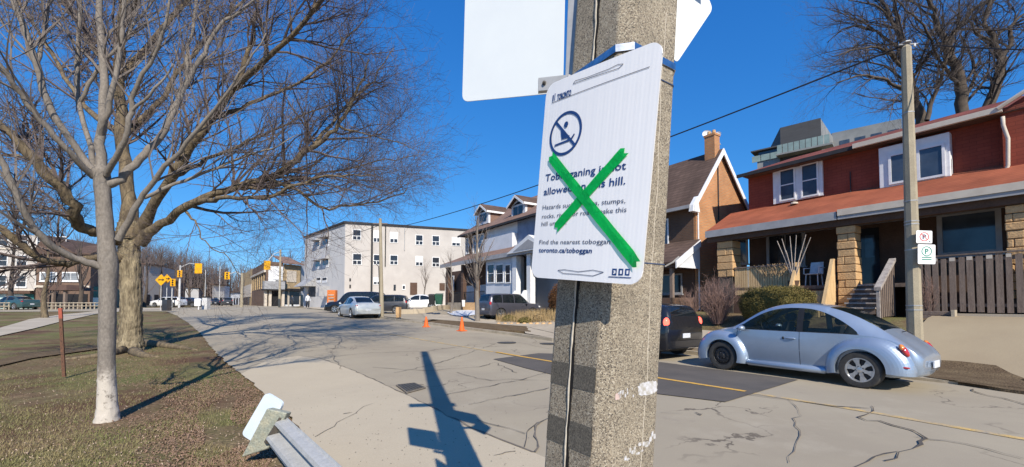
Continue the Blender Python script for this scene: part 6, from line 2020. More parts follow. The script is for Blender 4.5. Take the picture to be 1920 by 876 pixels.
# ---------------- grey three storey block ---------------------------------------
Cc = at_d(645.6, 569, 50.0); Rr = at_d(868, 569, 55.1); Lf = at_d(570, 569, 61.2)
zTop = 1.5 + 151.2 / 790 * 50
for p in (Cc, Rr, Lf): p.z = 0
GB = thing('apartment_block', Vector((Cc.x, Cc.y, H(50, 10))), 'pale grey stucco three storey block with black roof edge across the junction', 'building')
depth = Vector((-.354, .935, 0)) * 12
Rr2 = Rr + (Rr - Cc).normalized() * 3
m = MB(); m.prism([Cc, Rr2, Rr2 + (Lf - Cc), Lf], (0, 0, zTop)); m.build('wall', M_stucco, GB)
fL = FRab(Lf, Cc); LL = (Cc - Lf).length
m = MB(); m.box(0, LL - .002, .003, .02, 0, zTop - .3, fL); m.build('side_wall', M_stucco2, GB)  # bluish tone of the less lit side put into this sheet's colour
fR = FRab(Cc, Rr)
cen = (Cc + Rr2 + Rr2 + (Lf - Cc) + Lf) / 4
m = MB(); m.prism([p + (p - cen).normalized() * .25 + Vector((0, 0, zTop)) for p in (Cc, Rr2, Rr2 + (Lf - Cc), Lf)], (0, 0, .22)); m.build('roof_edge', M_roofcap, GB)
def gwin(x0, x1, y0, y1, blind=False):
    u0, z1_ = uz_ab(Cc, Rr, x0, y0); u1, z0 = uz_ab(Cc, Rr, x1, y1)
    hgt = z1_ - z0
    w = MB(); fw2 = .07
    w.box(u0, u1, .003, .05, z0, z1_, fR)
    wn = w.build('window', M_wtrim, GB)
    g = M_paned if not blind else M_wtrim
    m = MB(); m.box(u0 + fw2, u1 - fw2, .052, .056, z0 + hgt * .42, z1_ - fw2, fR); m.build('pane', g, wn)
    um = (u0 + u1) / 2
    for a, b in ((u0 + fw2, um - .04), (um + .04, u1 - fw2)):
        m = MB(); m.box(a, b, .052, .056, z0 + fw2, z0 + hgt * .36, fR); m.build('pane', M_paned, wn)
for q in ((661, 677, 430, 451), (700, 713, 432, 455, True), (731, 746, 435, 456, True), (779, 793, 440, 460), (810, 824, 441.5, 461), (847, 863, 445, 462, True),
          (661, 678, 475, 497), (700, 712, 477, 497), (731, 746, 478, 497), (779, 793, 480, 499, True), (810, 824, 482, 501), (700, 714, 520, 534, True)):
    gwin(*q)
def gbox(name, x0, x1, y0, y1, ma, o=.05, fr=None, A=None, B=None):
    A = A or Cc; B = B or Rr
    u0, z1_ = uz_ab(A, B, x0, y0); u1, z0 = uz_ab(A, B, x1, y1)
    m = MB(); m.box(u0, u1, .004, o, z0, z1_, fr or fR); return m.build(name, ma, GB)
gbox('door', 769, 782, 530, 553, M_darkwall); gbox('window', 754, 760, 534, 544, M_wtrim, .06); gbox('pane', 755, 759, 536, 542, M_paned, .08)
gbox('window', 738, 742, 534, 545, M_paned); gbox('window', 824, 834, 531, 545, M_darkwall); gbox('meter', 655, 658, 522, 527, M_roofcap, .1); gbox('meter', 655, 658, 534, 540, M_roofcap, .1)
gbox('drainpipe', 696, 698, 422, 571, M_iron, .12); gbox('conduit', 722, 723.2, 424, 500, M_iron, .1); gbox('drainpipe', 758, 759, 427, 470, M_fasciag, .1)
# angled-side windows with awnings
def lwin(x0, x1, y0, y1, awn=True):
    u0, z1_ = uz_ab(Lf, Cc, x0, y0); u1, z0 = uz_ab(Lf, Cc, x1, y1)
    m = MB(); m.box(u0, u1, .022, .06, z0, z1_, fL); wn = m.build('window', M_wtrim, GB)
    m = MB(); m.box(u0 + .08, u1 - .08, .062, .066, z0 + .35, z1_ - .05, fL); m.build('pane', M_paned, wn)
    if awn:
        m = MB(); m.prism([fL(u0 - .1, .03, z1_ + .1), fL(u0 - .1, .75, z1_ - .55), fL(u0 - .1, .03, z1_ - .55)], fL(u1 + .1, 0, 0) - fL(u0 - .1, 0, 0)); m.build('awning', M_fasciag, wn)
lwin(592, 600, 446, 466); lwin(607, 617, 440, 462); lwin(592, 601, 483, 504); lwin(606, 617, 480, 501)
lwin(594, 602, 521, 530, False); lwin(605, 613.5, 521, 530, False)
u0, z1_ = uz_ab(Lf, Cc, 573, 523); u1, z0 = uz_ab(Lf, Cc, 592, 537)
m = MB(); m.prism([fL(u0, .03, z1_), fL(u0, 1.6, z0), fL(u0, .03, z0)], fL(u1, 0, 0) - fL(u0, 0, 0)); m.build('entrance_awning', M_fasciag, GB)
m = MB(); a, zz0 = uz_ab(Lf, Cc, 579, 538); b, zz1 = uz_ab(Lf, Cc, 592, 556); m.box(a, b, .022, .06, zz1, zz0, fL); m.build('entrance_door', M_paned, GB)
m = MB(); a, zz0 = uz_ab(Lf, Cc, 612, 536); b, zz1 = uz_ab(Lf, Cc, 617, 556); m.prism([fL(a, .03, zz1), fL(b, .03, zz1), fL(b, .03, zz0)], fL(0, 1.2, 0) - fL(0, 0, 0)); m.build('stair_side', M_fasciag, GB)

# ---------------- shops at the junction -------------------------------------------
def shop_pts(px, d): p = at_d(px, 569, d); p.z = 0; return p
zg7 = 1.0
SH = thing('corner_shop', shop_pts(497, 74), 'two storey corner shop, brown brick with grey canopy and white sign panel', 'shop')
SH.location.z = zg7
A, B, C3 = shop_pts(471.5, 92), shop_pts(497.5, 74), shop_pts(530, 76)
zt_ = 1.5 + (569 - 490) / 790 * 74
m = MB(); m.prism([A, B, C3, C3 + (A - B)], (0, 0, zt_)); m.build('wall', M_dbrick, SH)
fa = FRab(A, B); La = (B - A).length; fb2 = FRab(B, C3); Lb = (C3 - B).length
m = MB(); m.box(0, La, .003, .3, zt_ - 1.9, zt_ - 1.5, fa); m.box(0.3, Lb, .003, .3, zt_ - 1.9, zt_ - 1.5, fb2); m.build('cornice', M_fascia, SH)
for k in range(7):
    m = MB(); u = La * (k + .3) / 7; m.box(u, u + .5, .003, .15, zg7 + 3.2, zt_ - 1.92, fa); m.build('pilaster', M_ybrick, SH)
    m = MB(); m.box(u + .9, u + 1.7, .003, .06, zg7 + 3.8, zt_ - 2.4, fa); m.build('window', M_paned, SH)
m = MB(); m.box(.3, 2.6, .31, .4, zt_ - 4.2, zt_ - .8, fb2); m.build('sign_panel', M_wtrim, SH)
m = MB(); m.box(1.0, Lb - .4, .02, .5, zt_ - 3.1, zt_ - 1.1, fb2); m.build('sign_panel', M_wtrim, SH)
for k in range(3):
    m = MB(); m.box(1.4 + k * .65, 1.9 + k * .65, .5, .54, zt_ - 4.0, zt_ - 3.3, fb2); m.build('window', M_paned, SH)
m = MB(); m.box(-.5, Lb, .003, 1.1, zg7 + 3.0, zg7 + 4.4, fb2); m.build('canopy', M_fasciag, SH)
m = MB(); m.box(-.6, Lb, .003, 1.3, zg7 + 2.75, zg7 + 2.98, fb2); m.build('canopy_edge', M_iron, SH)
m = MB(); m.box(.9, 2.3, .003, .1, zg7, zg7 + 2.7, fb2); m.build('entrance', M_dark, SH)
for u in (-.3, .4, 2.5):
    m = MB(); m.box(u, u + .4, .1, .6, zg7 - .3, zg7 + 2.74, fb2); m.build('column', M_fascia, SH)
S2 = thing('shop', shop_pts(545, 77), 'tan brick shop with brown pitched roof, black awning and cream window', 'shop'); S2.location.z = zg7
A, B = shop_pts(530.5, 76), shop_pts(562, 79); zt_ = 1.5 + (569 - 496) / 790 * 77
m = MB(); m.prism([A, B, B + Vector((-3, 12, 0)), A + Vector((-3, 12, 0))], (0, 0, zt_)); m.build('wall', M_ybrick, S2)
f2 = FRab(A, B); L2 = (B - A).length
m = MB(); m.prism([f2(-.6, .9, zt_), f2(L2 + .2, .9, zt_), f2(L2, -3.5, zt_ + 1.6), f2(.2, -3.5, zt_ + 1.6)], (0, 0, .15)); m.build('roof', M_brownroof2, S2)
m = MB(); m.box(.6, 2.5, .003, .1, zt_ - 3.2, zt_ - 1.1, f2); m.build('window', M_fascia, S2)
m = MB(); m.box(.1, L2, .003, 1.0, zg7 + 2.8, zg7 + 3.2, f2); m.build('awning', M_iron, S2)
for (a, b) in ((.1, .8), (1.2, 3.2)):
    m = MB(); m.box(a, min(b, L2 - .1), .003, .08, zg7 + .3, zg7 + 2.7, f2); m.build('shop_window', M_paned, S2)
for a in (.85, 1.02, 3.22):
    if a < L2: m = MB(); m.box(a, a + .15, .003, .12, zg7, zg7 + 2.79, f2); m.build('mullion', M_fascia, S2)
m = MB(); m.box(.1, L2, .003, .1, zg7 - .3, zg7 + .28, f2); m.build('stall_riser', M_wtrim, S2)
S3 = thing('building', shop_pts(460, 92), 'cream brick wall of a low building left of the corner shop', 'building'); S3.location.z = zg7
A, B = shop_pts(453, 112), shop_pts(471, 93)
zt_ = 1.5 + (569 - 504) / 790 * 93
m = MB(); m.prism([A, B, B + Vector((6, 3, 0)), A + Vector((6, 3, 0))], (0, 0, zt_)); m.build('wall', M_ybrick, S3)
fa = FRab(A, B); m = MB(); m.box(3, (B - A).length - .2, .003, .1, 3.0, 5.8, fa); m.build('painted_panel', M_fascia, S3)
m = MB(); m.box(2, 20, .003, .1, 1.0, 2.9, fa); m.build('shop_window', M_paned, S3)
S4 = thing('building', shop_pts(567, 80), 'narrow pale grey building between the tan shop and the stucco block', 'building'); S4.location.z = zg7
A, B = shop_pts(562.3, 79.5), shop_pts(575, 82); zt_ = 1.5 + (569 - 489) / 790 * 80
m = MB(); m.prism([A, B, B + Vector((-3, 12, 0)), A + Vector((-3, 12, 0))], (0, 0, zt_)); m.build('wall', M_stucco2, S4)
f4 = FRab(A, B)
for z in (5.3, 4.2): m = MB(); m.box(.2, .9, .003, .4, z, z + .35, f4); m.build('wall_lamp_box', M_iron, S4)
m = MB(); m.box(.3, 1.0, .003, .08, 1.0, 3.1, f4); m.build('door', M_paned, S4)

# ---------------- left: apartment block and brown shop ------------------------------
def block_ab(name, label, x0, d0, x1, d1, ytop, ma, cat='building', back=(-6, 9)):
    A, B = shop_pts(x0, d0), shop_pts(x1, d1)
    t = thing(name, (A + B) / 2 + Vector((0, 0, .7)), label, cat)
    z = 1.5 + (569 - ytop) / 790 * d1
    bk_ = Vector((back[0], back[1], 0))
    m = MB(); m.prism([A, B, B + bk_, A + bk_], (0, 0, z)); m.build('wall', ma, t)
    return t, A, B, z, FRab(A, B), (B - A).length
t, A, B, z, f, L_ = block_ab('apartment_block', 'pale stone apartment block at the far left behind the park', -140, 47, 64, 50, 441, M_stucco)
for fl in range(3):
    for k in range(7):
        u, zb1 = .5 + k * 1.75, 3.4 + fl * 2.4
        if zb1 + 1.4 < z: window(t, f, u, u + 1.0, zb1, zb1 + 1.4, nx=1, nz=2, fw=.08, Mg=M_paned)
    m = MB(); m.box(0, L_, .003, .12, 3.0 + fl * 2.4, 3.15 + fl * 2.4, f); m.build('string_course', M_fascia, t)
m = MB(); m.box(0, L_, .003, .7, 2.65, 2.95, f); m.build('shop_canopy', M_darkwall, t)
M_aqua = mat('aqua_glass', (.42, .62, .62), .3, col2=(.50, .66, .66), scale=.8)
M_teal = mat('teal_panel', (.02, .16, .15), .5, scale=.8)
for k in range(6):
    m = MB(); m.box(L_ - 9.6 + k * 1.45, L_ - 8.3 + k * 1.45, .003, .06, .9, 2.55, f); m.build('shop_window', M_aqua, t)
m = MB(); m.box(L_ - .9, L_, .003, .06, .8, 2.6, f); m.build('door', M_teal, t)
t, A, B, z, f, L_ = block_ab('shop', 'brown brick shop with white framed windows and gabled roof, far left', 66, 49, 168, 50, 478, M_dbrick, 'shop')
def lw(x0, x1, y0, y1, ma, o=.05, nm='window'):
    u0, z1_ = uz_ab(A, B, x0, y0); u1, z0 = uz_ab(A, B, x1, y1)
    return u0, u1, z0, z1_
for (x0, x1) in ((75, 107), (117, 149)):
    u0, u1, z0, z1_ = lw(x0, x1, 510, 528, None); window(t, f, u0, u1, z0, z1_, nx=2, nz=1, fw=.14, Mg=M_pane2)
m = MB(); m.prism([f(-.3, .4, z), f(4.2, .4, z), f(1.0, .4, z + 2.2)], f(0, -8, 0) - f(0, 0, 0)); m.build('roof', M_brownroof, t)
m = MB(); m.prism([f(3.2, .4, z), f(L_ + .2, .4, z), f(L_ + .2, -3, z + 1.4), f(3.2, -3, z + 1.4)], (0, 0, .15)); m.build('roof', M_brownroof, t)
m = MB(); m.box(0, L_, .003, .15, 3.35, 3.6, f); m.build('string_course', M_fascia, t)
m = MB(); m.box(1.5, L_ - .2, .003, .08, .8, 2.6, f); m.build('shop_window', M_dark, t)
M_frame = M_wtrim
m = MB(); m.box(1.0, L_, .003, .14, .55, .78, f); m.build('stall_riser', M_fasciag, t)
t, A, B, z, f, L_ = block_ab('shop', 'low shop with teal sign panel seen between the two big trunks, left', 169, 51, 190, 52, 538, M_teal, 'shop')
m = MB(); m.box(.2, L_, .003, .1, 1.2, 2.2, f); m.build('sign_panel', M_aqua, t)
# further shops beyond the crossing on the left side of the street
for (x0, d0, x1, d1, yt, ma, lb) in ((268, 70, 300, 74, 500, M_stucco, 'pale building with tall white chimneys behind the warning sign'), (296, 100, 330, 105, 528, M_dbrick, 'brown low building behind the signal poles'), (330, 120, 372, 125, 540, M_stucco2, 'grey low building far down the street left side'), (372, 150, 412, 150, 546, M_ybrick, 'tan low building far down the street'), (398, 105, 420, 110, 536, M_wtrim, 'small white gabled building far down the street'), (432, 125, 453, 118, 548, M_wwall, 'white low building left of the cream brick wall')):
    t, A, B, z, f, L_ = block_ab('building', lb, x0, d0, x1, d1, yt, ma, 'building', back=(-4, 8))
    n_ = max(2, int(L_ / 2.2))
    for k in range(n_):
        u = L_ * (k + .25) / n_
        m = MB(); m.box(u, u + L_ / n_ * .5, .003, .08, 1.2, min(3.0, z - .5), f); m.build('window', M_paned, t)
    m = MB(); m.box(-.2, L_ + .2, -.4, .4, z, z + .25, f); m.build('roof_edge', M_brownroof, t)
# ================================================================== STREET FURNITURE AND PLANTS
M_polec = mat('pole_concrete_plain', (.36, .31, .22), .9, col2=(.30, .255, .185), scale=3, fine=.15, fscale=60, bump=.2, bscale=50)
M_sigY = mat('signal_yellow', (.85, .42, .01), .5, scale=8, spec=.3)
M_orange = mat('cone_orange', (.90, .16, .03), .6, scale=8, spec=.3)
M_sign_or = mat('sign_orange', (.80, .22, .05), .6, scale=8, spec=.3)
M_postw = mat('pole_white_metal', (.62, .62, .62), .5, scale=5)
M_rust = mat('rusty_steel', (.09, .05, .035), .9, col2=(.17, .08, .045), scale=16, fine=.3, fscale=60)
M_redp = mat('faded_red_band', (.42, .10, .06), .8, col2=(.30, .08, .05), scale=14)
M_green = mat('bin_green', (.02, .09, .055), .5, scale=6, spec=.4)
M_wire = mat('cable_black', (.015, .015, .018), .7, scale=3)
M_leafy = mat('hedge_yellow_green', (.20, .155, .05), .85, col2=(.11, .10, .035), scale=3, contrast=.7, spec=.15)
M_cedar = mat('brown_cedar', (.17, .085, .04), .9, col2=(.10, .05, .025), scale=3, contrast=.7, spec=.1)
M_redtw = mat('reddish_twigs', (.27, .17, .14), .9, col2=(.17, .11, .095), scale=4)
M_straw = mat('dry_straw', (.42, .31, .16), .9, col2=(.28, .19, .09), scale=4)
M_leaflit = mat('leaf_litter', (.29, .19, .125), .9, col2=(.17, .105, .07), scale=6, contrast=1.0)
M_leaflit2 = mat('pale_leaf_litter', (.50, .38, .28), .9, col2=(.36, .26, .18), scale=6)
M_blade = mat('grass_blades', (.15, .17, .05), .9, col2=(.28, .21, .11), scale=1.2, contrast=.7)
M_pale = mat('pale_bare_wood', (.45, .38, .33), .8, scale=5)
M_signred = mat('sign_red_ring', (.62, .07, .06), .6, scale=5)
M_signgr = mat('sign_green_ring', (.05, .28, .20), .6, scale=5)

# slim pole by the silver-blue car
tP = 13.25
sP = S(1716, tP, 645)
pb_ = ST(sP, tP, H(sP, tP))
UP = thing('utility_pole', pb_, 'slim pale octagonal pole with parking signs in front of the red house', 'utility pole')
topP = on_t(1699, 90, tP)
m = MB(); m.tube([pb_ - Vector((0, 0, .1)), Vector((topP.x, topP.y + .0, topP.z))], [.15, .095], 8); m.build('shaft', M_polec, UP)
m = MB(); m.tube([topP, topP + Vector((0, 0, .08))], [.095, .03], 8); m.build('cap', M_polec, UP)
def on_pole(z): return pb_.lerp(topP, (z - pb_.z) / (topP.z - pb_.z))
for z in (2.75, 3.35, 3.9, 3.42, 6.0, 7.7, 1.35, 1.45):
    c = on_pole(z); r = .15 - .055 * (z - pb_.z) / (topP.z - pb_.z) + .006
    m = MB(); m.lathe(c, (0, 0, 1), [(-.012, r), (.012, r)], 8); m.build('strap', M_galv, UP)
m = MB(); c = on_pole(7.65)
m.tube([c + Vector((-.18, 0, 0)), c + Vector((.30, 0, .03))], .018, 6); m.build('insulator_arm', M_galv, UP)
for dx_ in (.2,):
    m = MB(); m.lathe(c + Vector((dx_, 0, -.05)), (0, 0, 1), [(0, .02), (.02, .03), (.04, .02), (.07, .026), (.08, .01)], 10); m.build('insulator', M_plast, UP, smooth=True)
# parking signs
def small_sign(name, x0, y0, x1, y1, ring, label, slash, txt='P'):
    q = [on_t(x0, y1, tP - .2), on_t(x1, y1, tP - .2), on_t(x1, y0, tP - .2), on_t(x0, y0, tP - .2)]
    # faces the camera along the street; planar through the left edge
    a = q[0]; dpt = a.y
    q = [at_d(x0, y1, dpt), at_d(x1, y1 + .5, dpt - .02), at_d(x1, y0 + 1, dpt - .02), at_d(x0, y0, dpt)]
    t = thing(name, q[0], label, 'sign')
    nr = (q[1] - q[0]).cross(q[3] - q[0]).normalized()
    if nr.y > 0: nr = -nr
    plate('panel', q, .004, -nr, .03, M_signw, t)
    X = (q[1] - q[0]); Y = (q[3] - q[0]); W_ = X.length; X = X.normalized(); Hh = Y.length; Y = Y.normalized()
    c = q[0] + X * W_ * .5 + Y * (Hh - W_ * .42) + nr * .003
    R0 = W_ * .30; m = MB(); n_ = 24
    for k in range(n_):
        A_, B_ = 2 * math.pi * k / n_, 2 * math.pi * (k + 1) / n_
        m.quad(*[c + (X * math.cos(t_) + Y * math.sin(t_)) * r for r, t_ in ((R0, A_), (R0, B_), (R0 * .82, B_), (R0 * .82, A_))])
    m.build('ring', ring, t, fix=False)
    if slash:
        u = (X - Y).normalized(); v = (X + Y).normalized(); m = MB(); m.quad(c - u * R0 * .9 - v * R0 * .07 + nr * .001, c + u * R0 * .9 - v * R0 * .07 + nr * .001, c + u * R0 * .9 + v * R0 * .07 + nr * .001, c - u * R0 * .9 + v * R0 * .07 + nr * .001); m.build('slash', ring, t, fix=False)
    V, Fc = text_mesh(txt, 1.0, .03)
    x0_ = min(a for a, b in V); x1_ = max(a for a, b in V); h_ = max(b for a, b in V); sc_ = R0 * 1.05 / h_
    m = MB(); m.add([c + X * ((a - (x0_ + x1_) / 2) * sc_) + Y * ((b - h_ / 2) * sc_) + nr * .0005 for a, b in V], Fc); m.build('letter', M_inkb if slash else ring, t, fix=False)
    if not slash:
        m = MB(); cc_ = q[0] + X * W_ * .5 + Y * Hh * .34 + nr * .003
        for k in range(2): m.quad(*[cc_ + X * a * W_ * .28 + Y * (b * .012 - k * .05) for a, b in ((-1, -1), (1, -1), (1, 1), (-1, 1))])
        m.build('lettering', ring, t, fix=False)
    else:
        m = MB(); cc_ = q[0] + X * W_ * .82 + Y * Hh * .14 + nr * .003
        m.quad(cc_ - X * .025, cc_ + X * .02 - Y * .018, cc_ + X * .02 + Y * .018); m.build('arrow', M_inkb, t, fix=False)
small_sign('parking_sign', 1718, 432, 1748, 456, M_signred, 'square no parking sign with red ring and P, upper of two on the slim pole', True)
small_sign('parking_sign', 1721, 458, 1754, 495, M_signgr, 'white permitted parking sign with green ring and P, lower of two on slim pole', False)

# cables
def cable(a, b, sag, r, label, n_=24, grp=None):
    m = MB(); P = []
    for i in range(n_ + 1):
        t_ = i / n_; p = a.lerp(b, t_); p = p - Vector((0, 0, sag * 4 * t_ * (1 - t_))); P.append(p)
    m.tube(P, r, 5); o = m.build('overhead_cable', M_wire); tag(o, label, 'cable', grp); return o
cP = on_pole(7.62)
# far pole in front of the grey block
fp = G(716, 596); FP = thing('utility_pole', fp, 'tall grey utility pole beside the pale silver saloon, in front of the grey block', 'utility pole')
ftop = at_d(713, 410, fp.y)
m = MB(); m.tube([fp - Vector((0, 0, .1)), ftop], [.15, .10], 8); m.build('shaft', M_polec, FP)
m = MB(); m.tube([ftop - Vector((.5, 0, .35)), ftop + Vector((.5, 0, -.35))], .04, 6); m.build('cross_arm', M_greywood, FP)
m = MB(); m.tube([fp + Vector((-.12, -.1, .6)), at_d(710, 500, fp.y - .12), at_d(700, 490, fp.y - .12)], .03, 5); m.build('riser_pipe', M_iron, FP)
cable(cP + Vector((-.1, 0, 0)), at_d(760, 423, fp.y + 1), .35, .022, 'thick black overhead cable running left from the slim pole down the street')
cable(at_d(760, 423, fp.y + 1), ftop - Vector((0, 0, .3)), .02, .022, 'overhead cable tail meeting the tall grey utility pole')
cable(cP + Vector((.28, 0, .06)), at_d(2100, 95, 6.5), .05, .013, 'pale overhead cable running right from the slim pole out of frame')
cable(cP + Vector((-.05, 0, .2)), at_d(1640, -160, 7.0), .05, .012, 'thin overhead cable rising from the slim pole through the bare branches')
cable(ftop - Vector((0, 0, .45)), at_d(522, 468, 72), .5, .02, 'overhead cable from the grey utility pole toward the junction')

# rusty post on the lawn
p = G(119, 707); RP_ = thing('steel_post', p, 'thin rusty steel post with a faded red top band on the left lawn', 'post')
tp = at_d(112, 578, p.y); mid_ = p.lerp(tp, .85)
def angle_post(a, b, w_, name, ma):
    m = MB(); vs = [(-w_, 0), (w_, 0), (w_, .008), (.008 - 0, .008), (.008, w_ * 1.4), (-.0, w_ * 1.4), (0, .008), (-w_, .008)]
    m.prism([a + Vector((x, y, 0)) for x, y in vs], b - a); return m.build(name, ma, RP_)
angle_post(p, mid_, .033, 'post', M_rust); angle_post(mid_, tp, .035, 'red_band', M_redp)
for k in range(7):
    c = p.lerp(tp, .12 + .1 * k); m = MB(); m.lathe(c + Vector((0, -.002, 0)), (0, -1, 0), [(0, .007), (.002, .007)], 6); m.build('bolt_hole', M_dark, RP_)

# traffic cones
def cone(p, h, label, rz):
    t = thing('traffic_cone', p + Vector((0, 0, .004)), label, 'traffic cone', 'traffic cones by the far kerb', rz)
    m = MB(); m.box(-.18, .18, -.18, .18, 0, .035); m.build('base', M_orange, t, local=True, bevel=.01)
    m = MB(); m.lathe((0, 0, .035), (0, 0, 1), [(0, .135), (h * .5, .085), (h * .96, .035), (h, .022)], 18); m.build('body', M_orange, t, local=True, smooth=True, auto=40)
    return t
cone(G(799, 613.5), .5, 'orange traffic cone by the driveway mouth, the left one', .3)
cone(G(866, 621), .62, 'taller orange traffic cone in front of the slim street tree', .8)

# bushes ----------------------------------------------------------------
def twig_bush(base, r, h, n_, seed, ma, label, name='bare_bush', thick=.012):
    rnd = random.Random(seed); t = thing(name, base, label, 'bush')
    V = []; Fc = []
    for i in range(n_):
        a = rnd.uniform(0, 2 * math.pi); q = rnd.random() ** .5
        p0 = (base.x + math.cos(a) * r * .18 * q, base.y + math.sin(a) * r * .18 * q, base.z)
        e = (base.x + math.cos(a) * r * q * rnd.uniform(.8, 1.05), base.y + math.sin(a) * r * q * rnd.uniform(.8, 1.05), base.z + h * (1 - .45 * q ** 3) * rnd.uniform(.8, 1.0))
        mdl = tuple((x + y) / 2 + rnd.gauss(0, .05) + (0, 0, h * .08)[k] for k, (x, y) in enumerate(zip(p0, e)))
        pts = [p0, mdl, e]; R_ = [thick, thick * .7, .003]
        fast_tube(V, Fc, pts, R_, 4)
        sprout(V, Fc, rnd, pts, R_, [(7 / h, h * .38, 3, .25, .35, 3, .6), (9 / h, h * .16, 2, .3, .3, 3, .7)], 0, .15)
    raw_obj('branches', V, Fc, ma, t); return t
pb = ST(S(1345, 14.8), 14.8, 0); pb.z = H(s_of(pb), 14.8)
twig_bush(pb, .85, 1.75, 120, 3, M_redtw, 'dense reddish bare twig bush below the leftmost stone porch pillar')
def leaf_blob(name, c, sx, sy, sz, n_, seed, ma, label, cat, leaf=.05, rz=0, flat=True, stem=None):
    rnd = random.Random(seed); t = thing(name, Vector((c.x, c.y, c.z)), label, cat)
    m = MB(); n2 = 20
    # inner dense core
    bm = bmesh.new(); bmesh.ops.create_icosphere(bm, subdivisions=3, radius=1); me = bpy.data.meshes.new('core')
    for v in bm.verts:
        q = v.co.copy(); k = .90 + .10 * noise.noise(q * 3)
        if q.z > .35 and flat: q.z = .35 + (q.z - .35) * .45
        v.co = Vector((q.x * sx * k, q.y * sy * k, (max(q.z, -1) * .5 + .42) * sz * 1.1 * k))
    bm.to_mesh(me); bm.free(); me.materials.append(ma); o = bpy.data.objects.new('core', me); COL.objects.link(o); o.parent = t; o.rotation_euler = (0, 0, rz)
    V = []; Fc = []; cr_, sr_ = math.cos(rz), math.sin(rz)
    for i in range(n_):
        v = nrm3((rnd.gauss(0, 1), rnd.gauss(0, 1), rnd.gauss(0, 1)))
        z = v[2]
        if z > .35 and flat: z = .35 + (z - .35) * .45
        k = rnd.uniform(.92, 1.06) + .10 * noise.noise(Vector(v) * 3)
        x, y, z = v[0] * sx * k, v[1] * sy * k, (z * .5 + .42) * sz * 1.1 * k
        x, y = x * cr_ - y * sr_, x * sr_ + y * cr_
        a = nrm3((rnd.gauss(0, 1), rnd.gauss(0, 1), rnd.gauss(0, 1))); b = nrm3((rnd.gauss(0, 1), rnd.gauss(0, 1), rnd.gauss(0, 1)))
        l_ = leaf * rnd.uniform(.5, 1.3); o_ = len(V); P = (c.x + x, c.y + y, c.z + z)
        V += [P, tuple(P[j] + a[j] * l_ for j in range(3)), tuple(P[j] + a[j] * l_ * .5 + b[j] * l_ * .6 for j in range(3))]
        Fc.append((o_, o_ + 1, o_ + 2))
    raw_obj('foliage', V, Fc, ma, t); return t
hc = ST(S(1455, 15.0), 15.0, 0); hc.z = H(s_of(hc), 15.0) - .05
leaf_blob('hedge', hc, 1.12, .7, 1.5, 30000, 5, M_leafy, 'clipped rounded yellow green hedge in front of the tan board railing', 'hedge', leaf=.045, rz=heading(D))
bc_ = G(1022, 594); bc_ = bc_ + N * 1.6; bc_.z = Hp(bc_)
leaf_blob('bush', bc_, 1.0, 1.0, 1.9, 9000, 6, M_cedar, 'rounded rusty brown bush left of the concrete pole by the driveway', 'bush', leaf=.09, flat=False)
# pale bare stems in a pot on the porch
pp = ST(S(1490, TP - .2), TP - .25, zPF - .1)
t = thing('potted_shrub', pp, 'fan of pale pruned bare stems standing before the porch window', 'plant')
m = MB(); m.lathe(pp, (0, 0, 1), [(0, .12), (.25, .17), (.28, .18)], 14); m.build('pot', M_darkwall, t)
for i, (px, py) in enumerate(((1457, 452), (1466, 448), (1481, 443), (1493, 441), (1511, 440), (1520, 445), (1474, 470), (1502, 470))):
    e = on_t(px, py, TP - .35); m = MB(); m.tube([pp + Vector((0, 0, .25)), (pp + e) / 2 + Vector((0, 0, .16)), e], [.02, .016, .012], 5); m.build('stem', M_pale, t)
for i in range(14):
    r = random.Random(i); px = 1425 + i * 5; e = on_t(px, 497 + r.uniform(-4, 3), TP - .1)
twig_bush(G(1262, 598) + N * 1.2, .8, 1.2, 26, 8, M_redtw, 'tangled bare shrub in the shaded front bed right of the concrete pole')
# weeds growing on the screen fence
wb = ST(S(1738, TP - .45), TP - .45, 0); wb.z = H(s_of(wb), TP - .45)
twig_bush(wb, .35, 1.25, 14, 18, M_redtw, 'thin bare climbing shrub against the weathered board screen', thick=.007)
# garden bed by the driveway: dry grasses and clumps
def stuff_obj(name, V, Fc, ma, label, cat='plants'):
    me = bpy.data.meshes.new(name); me.from_pydata(V, [], Fc); me.materials.append(ma); o = bpy.data.objects.new(name, me); COL.objects.link(o)
    return tag(o, label, cat, kind='stuff')
rnd = random.Random(77)
def scatter_blades(px_poly, n_, h0, h1, w_, rnd, up=.9):
    P = [G(*q) for q in px_poly]; x0, x1 = min(p.x for p in P), max(p.x for p in P); y0, y1 = min(p.y for p in P), max(p.y for p in P)
    V = []; Fc = []; k = 0
    while k < n_:
        x, y = rnd.uniform(x0, x1), rnd.uniform(y0, y1); ins = False
        for a, b in zip(P, P[1:] + P[:1]):
            if (a.y > y) != (b.y > y) and x < (b.x - a.x) * (y - a.y) / (b.y - a.y) + a.x: ins = not ins
        k += 1
        if not ins: continue
        z = gz(x, y); h = rnd.uniform(h0, h1); a = rnd.uniform(0, 6.28); l_ = h * (1 - up) * rnd.uniform(.5, 2)
        dx_, dy_ = math.cos(a) * w_, math.sin(a) * w_; o_ = len(V)
        V += [(x - dx_, y - dy_, z), (x + dx_, y + dy_, z), (x + math.sin(a) * l_, y + math.cos(a) * l_, z + h)]
        Fc.append((o_, o_ + 1, o_ + 2))
    return V, Fc
V, Fc = scatter_blades([(930, 606), (1045, 606), (1050, 588), (985, 588), (930, 598)], 9000, .15, .55, .012, rnd)
stuff_obj('dry_garden_grass', V, Fc, M_straw, 'dry straw coloured garden bed in front of the boxy grey car')
